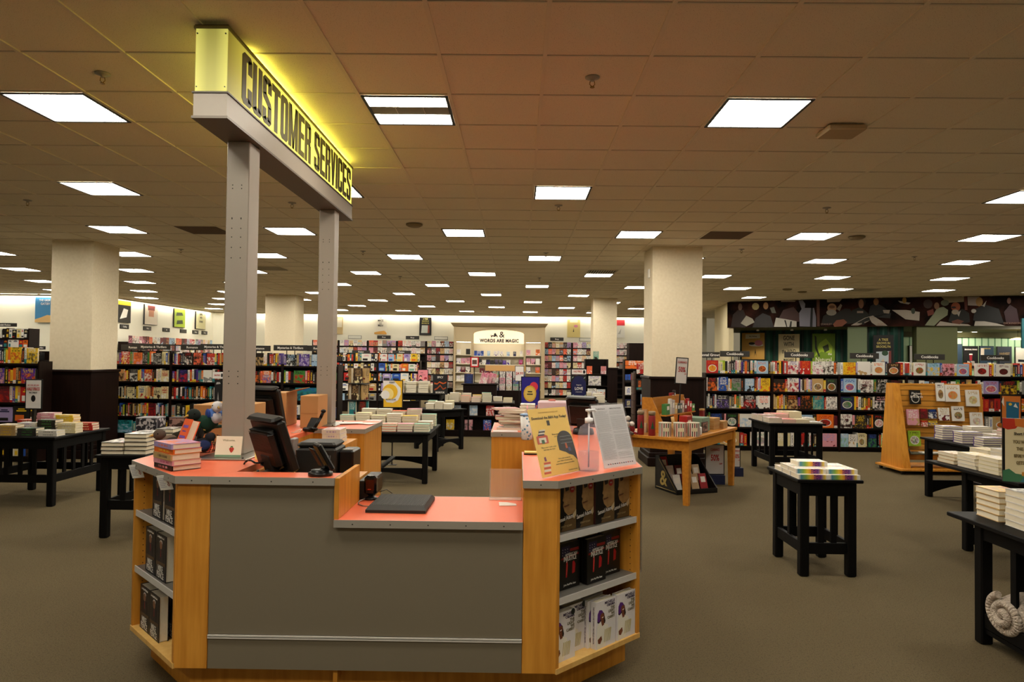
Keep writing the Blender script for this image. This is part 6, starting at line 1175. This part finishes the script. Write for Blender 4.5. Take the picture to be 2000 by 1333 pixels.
# ---------------------------------------------------------------- spinner and gondolas
sp_ = root('spinner_rack', (-2.72,11.95,0), 'rotating rack of brown boxed items at the end of the thriller shelves', 'spinner rack')
onto(sp_, B().mat(MAT['blackm']).lathe([(.26,0),(.26,.03),(.03,.05),(.025,1.45),(.01,1.46)], n=20), 'stand')
n = 0
for z in (.25,.62,.90,1.18):
    for q in range(6):
        a = q*math.pi/3+z; t = Matrix.Rotation(a,4,'Z'); p = t @ Vector((0,-.17,z)); n += 1
        cl = (('d','a','c') if z > .7 and q % 2 else ('a','d','m') if z > .7 else (('t','w','m') if q % 2 else ('d','r','k'))); o = book('boxed_notebook', 'shown', 'plain', (sp_.location.x+p.x-.06*math.cos(a), sp_.location.y+p.y-.06*math.sin(a), z), (.13,.04,.25), cl, a, 0, f'{COL[cl[0]][0]} boxed notebook in the {nth(q)} pocket, tier {("one","two","three","four")[(.25,.62,.90,1.18).index(z)]} of the spinner', 'book', 'boxed notebooks on the spinner')
    onto(sp_, B().mat(MAT['blackm']).lathe([(.22,z-.012),(.22,z-.004),(.02,z-.002)], n=18), 'tier_tray')
def gondola(name, x0, x1, y, zt, zs, label, toks, where, slat=False):
    bookcase(name, (x0,y), 0, x1-x0, zs, zt, .32, label, kick=1)
    for r, s in enumerate(toks):
        if s: row((x0+.02,y+.01), 0, x1-x0-.04, zs[r], .24, s, 'gift_book', f'{SH[r]} shelf {where}', 'books '+where, .17, .035, .15)
gondola('end_display', 1.62, 2.18, 17.0, 1.62, [1.26,.98,.68,.40,.12], 'dark end display with a stepped top beside the far right column', ['','_ Fwjsa _ _','_ Fwkja=_ Fwuoa _','_ Fjvwa Fowka Fwswp',''], 'of end display by far column')
for x, z, cl in ((1.82,1.62,'ewk'),(1.66,1.40,'iow'),(2.0,1.40,'pow')): book('gift_book','shown','plain',(x,17.0 if z < 1.6 else 17.03,z if z > 1.6 else 1.2605),(.13,.03,.19),cl,0,0,f'{COL[cl[0]][0]} book facing out high on the end display by the far right column','book')
gondola('slatwall_gondola', 2.44, 3.5, 14.6, 1.38, [1.33,1.0,.68,.36,.08], 'dark gondola left of the right column with red and yellow boxed sets on top', ['Frwwp Frwwp Flwwp Flwwp','k d Fkoda a _','_ Fuyra Fprwa _ _','_ b w a _',''], 'of gondola by right column')
b = B().mat(M('#4a342a',.5))
for k in range(9): b.box(2.40,2.437,14.6,14.92,.05+k*.145,.05+k*.145+.135)
tag(b.build('slatwall_end_panel'), 'brown grooved slatwall panel on the side of the gondola by the right column', 'panel')
gondola('aisle_bookcase', 2.75, 3.95, 18.2, 1.62, [1.38,1.04,.70,.38,.1], 'dark bookcase glimpsed between the two right-hand columns', ['Fowkp w k w r','b r w Fwgsa k c','w k w c w k','n t l w k',''], 'of bookcase between columns')
t = tag(bx(MAT['dark'], 4.35,5.2,27.6,28.2,0,2.25).build('tall_cabinet'), 'tall plain dark cabinet at the right end of the back wall', 'cabinet')
pd = root('endcap_panel', (0,0,0), None, None) if False else None
# black advertising column by the thriller shelves
a_, b_ = at_y(419,750,11.5), at_y(434,750,11.5)
poster('standing_banner', ((a_.x,11.5),(b_.x,11.5)), .7, at_y(425,742,11.5).z, 'narrow black banner with pale drawings in front of the thriller shelves', M('#1c1a1c',.5), (), [(M('#b8b4b4',.6),[(.2,.85),(.8,.87),(.7,.92),(.3,.92)]),(M('#a8a4a4',.6),[(.4,.3),(.5,.62),(.62,.3),(.5,.4)]),(M('#c8c4c4',.6),[(.25,.12),(.75,.12),(.75,.16),(.25,.16)])], 'banner', .02, KK)
poster('shelf_price_sign', ((a_.x-.02,11.48),(b_.x+.03,11.48)), at_y(425,740,11.48).z, at_y(425,727,11.48).z, 'small white sign above the narrow black banner', PW, [('HALF PRICE',.5,.35,RD,.5,.42)], [(KK, ring(.84,.5,.08,.3))], 'sign', .01)
# endcap at the right edge
poster('endcap_poster', ((at_y(1955,800,9.3).x,9.3),(at_y(1990,800,9.3).x,9.25)), .85, at_y(1960,772,9.3).z, 'orange poster with a blue illustrated book jacket near the right edge', M('#d87c34',.5), (), [(M('#2a6a8c',.5),[(.25,.1),(.85,.1),(.88,.75),(.25,.78)]),(M('#e8c040',.5),ring(.45,.68,.08,.05)),(M('#e8e4dc',.5),[(.02,.75),(.15,.6),(.12,.95)]),(M('#e8e4dc',.5),[(.6,.6),(.82,.55),(.7,.72)])], 'poster', .015, FR)
bx(FR, .10,.13,.02,.05,-.85,.0).box(.0,.24,-.1,.15,-.85,-.83).build('stand', [o for o in LC.objects if o.name == 'endcap_poster'][0], (0,0,0))
# ---------------------------------------------------------------- cafe side: mural, posters, menus, lamps
def mural_poly(b, m, pts, k): b.mat(m); b.loft([[tuple(mural_pt(px,py,.03+.0012*k)) for px,py in pts],[tuple(mural_pt(px,py,.001)) for px,py in pts]])
mr = root('painted_mural', (0,0,0), 'long dark painted mural of seated people at tables under the ceiling', 'mural')
gm = G('mural_ground'); n1 = gm.noise(gm.coord(), 2.2, 4.); rp = gm.n('ShaderNodeValToRGB'); gm.set(rp.inputs[0], n1); cr = rp.color_ramp; cr.elements[0].position = .4; cr.elements[0].color = (*C('#120c0a'),1); cr.elements[1].position = .72; cr.elements[1].color = (*C('#3a1f18'),1)
MAT['mural'] = gm.done(rp.outputs[0], .9, 0., .1)
b = B().mat(MAT['mural']); ps = [1421,1500,1600,1700,1800,1900,2030]
top_, bot = (lambda px: mural_pt(px,600,.03)), None
for p0, p1 in zip(ps, ps[1:]):
    a_, c_ = mural_pt(p0,600,.025), mural_pt(p1,600,.025); n_ = Vector((a_.y-c_.y, c_.x-a_.x)).normalized()*.024
    b.prism([(a_.x,a_.y),(c_.x,c_.y),(c_.x+n_.x,c_.y+n_.y),(a_.x+n_.x,a_.y+n_.y)], 2.60, CEIL-.01)
b.build('canvas', mr, (0,0,0))
b = B(); 
FIG = [('#2c1a18',[(1428,639),(1432,615),(1444,604),(1452,606),(1458,620),(1462,632),(1455,640)],1),('#8a6a58',ring(1446,600,4,7,10),2),('#b0a898',[(1447,632),(1458,617),(1470,623),(1474,630),(1458,638)],3),('#1a1214',[(1470,640),(1476,622),(1490,612),(1505,618),(1512,640)],1),('#c08a50',ring(1496,598,5,7,10),2),('#c8b878',ring(1476,599,7,7,10),2),('#6a6a5a',[(1504,602),(1512,600),(1516,612),(1508,612)],2),
 ('#4a2420',[(1520,625),(1530,606),(1550,600),(1560,612),(1562,628),(1540,634)],1),('#cfc8bc',[(1512,639),(1516,621),(1536,624),(1556,628),(1556,639)],3),('#1a1412',[(1532,626),(1536,639),(1538,639),(1535,626)],4),('#1a1412',[(1544,628),(1542,639),(1546,639),(1547,628)],4),('#cbb9a8',[(1525,586),(1545,587),(1555,588),(1552,590),(1526,590)],3),
 ('#8e8c9c',[(1560,588),(1568,587),(1573,594),(1572,602),(1590,602),(1594,620),(1594,639),(1562,638),(1561,612),(1566,604)],3),('#14161c',[(1584,602),(1588,602),(1587,639),(1582,639)],4),('#6a3a28',[(1595,586),(1601,586),(1601,638),(1596,638)],2),
 ('#c89870',ring(1625,602,9,9,14),3),('#b8b0a4',ring(1624,611,10,6,12),4),('#8a6048',ring(1625,600,6,3,10),5),('#1f1c18',[(1604,636),(1608,618),(1618,612),(1634,612),(1650,603),(1660,604),(1672,622),(1670,632),(1640,634)],1),('#a05a40',[(1627,634),(1634,626),(1648,624),(1655,630),(1645,638),(1630,639)],4),('#c8bcb0',[(1615,584),(1645,584),(1640,590),(1616,591)],2),('#9a8a78',[(1634,604),(1642,594),(1645,597),(1640,608)],4),
 ('#1c2018',[(1655,630),(1665,606),(1680,600),(1695,612),(1700,626),(1680,632)],2),('#a87860',ring(1682,594,5,9,12),4),('#1a1210',ring(1683,590,8,9,12),3),('#b09a8a',[(1674,608),(1686,608),(1686,612),(1674,612)],5),('#c8bcae',[(1662,636),(1690,621),(1705,617),(1722,628),(1733,637)],3),('#15100e',ring(1686,632,3,3,8),5),
 ('#100d10',[(1695,620),(1700,598),(1712,592),(1725,600),(1740,612),(1738,622),(1712,620)],2),('#a87444',ring(1711,590,5,7,10),4),('#c8bcac',[(1742,606),(1770,606),(1796,610),(1795,627),(1768,624)],3),('#c89a40',ring(1766,587,4,6,10),4),('#c0b8a8',[(1754,588),(1778,592),(1774,595),(1758,592)],3),('#3c4a34',ring(1783,608,4,6,10),4),('#b8a898',[(1724,606),(1738,606),(1736,613),(1726,612)],3),
 ('#4a3430',ring(1812,594,9,9,12),2),('#8a3a24',[(1810,608),(1822,604),(1824,614),(1812,618)],3),('#9aa080',[(1806,636),(1824,612),(1830,602),(1842,600),(1851,606),(1850,616),(1835,626),(1824,637)],3),('#a87a58',ring(1829,598,5,7,10),4),('#7a8068',ring(1845,592,8,6,12),3),('#b8a888',[(1838,580),(1882,580),(1882,590),(1850,592)],1),('#b05a34',ring(1866,600,9,9,14),4),('#c8b49c',ring(1865,610,7,5,12),5),('#2a2020',ring(1862,601,5,2,8),6),
 ('#15120f',[(1852,628),(1858,610),(1880,604),(1892,612),(1894,630),(1870,634)],2),('#c8c0b4',[(1876,607),(1872,619),(1868,612)],5),('#7a4630',[(1858,628),(1870,624),(1882,628),(1874,634),(1860,632)],6),('#c8bcac',[(1828,637),(1836,628),(1860,632),(1890,634),(1896,637)],3),('#6a2a1c',[(1882,580),(1888,580),(1889,606),(1884,606)],3),
 ('#c0b0a8',[(1889,580),(1912,580),(1918,598),(1890,597)],2),('#c89a5a',ring(1912,590,7,9,12),4),('#cdc6ba',[(1918,598),(1926,588),(1922,600)],5),('#0f0c0e',[(1900,626),(1904,604),(1925,596),(1950,604),(1960,632),(1925,632)],3),('#c8c0b4',ring(1901,608,5,4,10),6),('#cdc4b8',[(1902,637),(1904,628),(1922,628),(1945,632),(1963,637)],4),('#3a1420',[(1960,610),(1972,596),(1985,604),(1990,630),(1965,632)],2),('#8a5a48',ring(1970,588,4,6,10),3)]
for c_, pts, k in FIG: mural_poly(b, M('#%02x%02x%02x' % tuple(int(int(c_[q:q+2],16)*.78) for q in (1,3,5)),.6), pts, k)
b.build('painted_figures', mr, (0,0,0))
for px, py, s in ((1614,634,'STANLEY'),(1721,634,'ELIOT'),(1976,632,'DICKINSON')):
    p = mural_pt(px, py, .045); an = math.atan2(A1[1]-A0[1], A1[0]-A0[0]) if px < 1640 else math.atan2(A2[1]-A1[1], A2[0]-A1[0]); text(s, .07, M('#8a6a5a',.6), mr, tuple(p), (math.pi/2,0,an), 'small_caption')
def cafe_poster(px0, px1, yb, yt, d, label, face, lines, bg2, name='wall_poster', Yline=None):
    if Yline is None: a_, c_ = mural_pt(px0,yb,d), mural_pt(px1,yb,d)
    else:
        def hit(px, py): r_ = ray(px,py); (xa,ya),(xb,yb2) = Yline; ux,uy = xb-xa,yb2-ya; t_ = (xa*uy-ya*ux)/(r_.x*uy-r_.y*ux); return Vector((r_.x*t_, r_.y*t_-.10, EYE+r_.z*t_))
        a_, c_ = hit(px0,yb), hit(px1,yb)
    zt_ = EYE+ray(px0,yt).z*(a_.y/ray(px0,yt).y); return poster(name, ((a_.x,a_.y),(c_.x,c_.y)), a_.z, zt_, label, face, lines, bg2, 'poster', .05)
TW = (t0, t1)
cafe_poster(1447,1491,702,651,0,'tan poster with a white card and a pink hat on the teal cafe wall',M('#c89c50',.5),[('Mrs. Dalloway',.87,.06,KK,.8)],[(M('#dcd6bc',.5),[(.16,.78),(.80,.80),(.80,.97),(.16,.95)]),(M('#e4e0d4',.5),ring(.64,.54,.32,.05)),(M('#c87888',.5),ring(.74,.62,.18,.11)),(KK,ring(.44,.60,.14,.05)),(KK,[(.55,.1),(.6,.4),(.65,.1),(.60,.25)])],Yline=TW)
cafe_poster(1518,1559,716,653,0,'cream poster with heavy black lettering on the teal cafe wall',M('#d8caa4',.5),[('GONE',.87,.19,KK,.62),('WITH',.68,.18,KK,.62),('the WIND',.46,.18,KK,.5),('MARGARET',.20,.12,KK,.5)],None,Yline=TW)
cafe_poster(1584,1628,716,652,0,'lime green poster with white lettering on the teal cafe wall',M('#6a8c1a',.5),[('the',.38,.10,M('#dfe0c8',.5),.8,.78),('Natural',.20,.20,M('#dfe0c8',.5),.75,.5)],[(M('#9cbc2c',.5),[(.1,.3),(.3,.7),(.6,.85),(.9,.6),(.85,.4),(.4,.45)]),(M('#1c2a10',.5),[(.1,.95),(.18,.9),(.2,.6),(.35,.3),(.28,.3),(.12,.55)]),(M('#2c3c12',.5),[(.45,.6),(.7,.68),(.75,.5),(.55,.42)])],Yline=TW)
cafe_poster(1705,1748,720,655,-.2,'black A TREE GROWS IN BROOKLYN poster on the teal wall',M('#100d10',.5),[('A TREE',.86,.10,M('#c8b86a',.5),.8),('GROWS IN',.755,.10,M('#c8b86a',.5),.72),('BROOKLYN',.65,.10,M('#c8b86a',.5),.72)],[(M('#b8c4cc',.5),[(.12,.1),(.88,.1),(.8,.52),(.15,.5)]),(M('#7a3a34',.5),[(.75,.1),(.88,.1),(.88,.54),(.76,.5)]),(M('#2c4a34',.5),ring(.58,.46,.16,.08)),(M('#d8c0a0',.5),[(.25,.1),(.5,.3),(.6,.1)])])
for k, (px0, px1, yt, nm, m_, ln, bg) in enumerate(((1780,1791,675,'white framed picture','#dcdcdc',(),[]),(1872,1884,672,'blue chalk menu board with an oval top','#24384c',(),[]),(1886,1915,676,'black SALTED LATTE menu board','#0f0e12',[('SEASONAL DRINKS',.84,.08,MAT['let'],.8),('SALTED\nLATTE',.22,.12,MAT['let'],.8)],[('#8a1c2c',[(.42,.35),(.58,.35),(.6,.6),(.4,.6)]),('#dcd8d8',[(.38,.6),(.62,.6),(.6,.66),(.4,.66)])]),(1918,1946,676,'pale blue drinks menu board with an oval top','#2c445a',[('BEVERAGES',.88,.07,M('#c8b070',.5),.9)],[('#dcd0c4',[(.06,.4),(.3,.4),(.32,.9),(.08,.9)])]),(1952,1981,677,'slate HARVEST menu board','#343a48',[('HARVEST\nMENU',.6,.14,M('#a8906a',.5),.8)],[]),(1988,2014,678,'white menu sheet with a dark teapot','#dcd8d0',(),[('#1c2430',[(.2,.3),(.7,.3),(.75,.4),(.2,.42)])]))):
    a_, c_ = at_y(px0,720,22.45), at_y(px1,720,22.45); poster('menu_board', ((a_.x,22.56),(c_.x,22.56)), a_.z, at_y(px0,yt,22.45).z, nm+' on the striped cafe wall', M(m_,.5), ln, [(M(c,.5),p_) for c,p_ in bg], 'menu board', .04, KK)
for k, px in enumerate((1874,1903,2012)):  # the third one, out of view, is added to brighten the cafe wall
    p = at_y(px,652,22.0); t = root('downlight', (p.x, 22.0, 2.592), ('left','right','added unseen')[k]+' small glowing downlight in the cafe soffit', 'downlight'); onto(t, B().mat(emis('downlight_glow', LIGHT_COL, 12.)).lathe([(.07,0),(.07,.004)], n=16), 'lens'); onto(t, B().mat(MAT['white']).lathe([(.09,.0),(.09,.006),(.072,.006)], n=16), 'ring'); ld = bpy.data.lights.new('downlight_bulb', 'AREA'); ld.energy = 13; ld.size = .12; ld.color = (1,.9,.7); lo = bpy.data.objects.new('downlight_bulb', ld); LC.objects.link(lo); lo.parent = t; lo.location = (0,0,-.01); lo.rotation_euler = (math.radians(18),0,0)
p = at_y(1988,664,20.5); t = root('pendant_lamp', (p.x,20.5,p.z), 'glowing shallow dish lamp hanging in the cafe at the right edge', 'lamp'); onto(t, B().mat(emis('pendant_glow', C('#ffdf90'), 3.)).lathe([(.19,0),(.17,.03),(.05,.06)], n=20), 'shade'); onto(t, B().mat(KK).cyl((0,0,.06),(0,0,2.59-p.z),.006), 'rod'); ld = bpy.data.lights.new('pendant_bulb', 'POINT'); ld.energy = 25; ld.shadow_soft_size = .06; ld.color = (1,.85,.6); lo = bpy.data.objects.new('pendant_bulb', ld); LC.objects.link(lo); lo.parent = t; lo.location = (0,0,-.08)
tag(seg_wall(1988,2012,2.02,2.78,.08,M('#2c6a74',.6),.3).build('hanging_panel'), 'square teal panel hanging by the mural at the right edge', 'panel')
# small spotlights washing the cafe wall posters
for k, px in enumerate((1469,1538,1606)):
    p = mural_pt(px, 648, -.9 if px < 1690 else .45); z = 2.59 if px < 1690 else 3.36
    t = root('spot_lamp', (p.x,p.y,z), f'small spot lamp above cafe poster number {("one","two","three")[k]} from the left', 'spot lamp'); onto(t, B().mat(MAT['white']).lathe([(.035,0),(.045,-.05),(.04,-.055)], n=14), 'can')
    ld = bpy.data.lights.new('spot', 'SPOT'); ld.energy = 45; ld.color = (1,.86,.6); ld.spot_size = 1.1; ld.spot_blend = .6; ld.shadow_soft_size = .04
    lo = bpy.data.objects.new('spot_bulb', ld); LC.objects.link(lo); lo.parent = t; lo.location = (0,0,-.07); lo.rotation_euler = (math.radians(38),0,math.radians(-22))
if MASS.v: tag(MASS.build('novel_rows', None, (0,0,0)), 'dense rows of more distant novels and magazines filling the shelves', 'books', kind='stuff')
if PM.v: tag(PM.build('paperback_piles', None, (0,0,0)), 'piles of paperbacks on the more distant tables', 'books', kind='stuff')
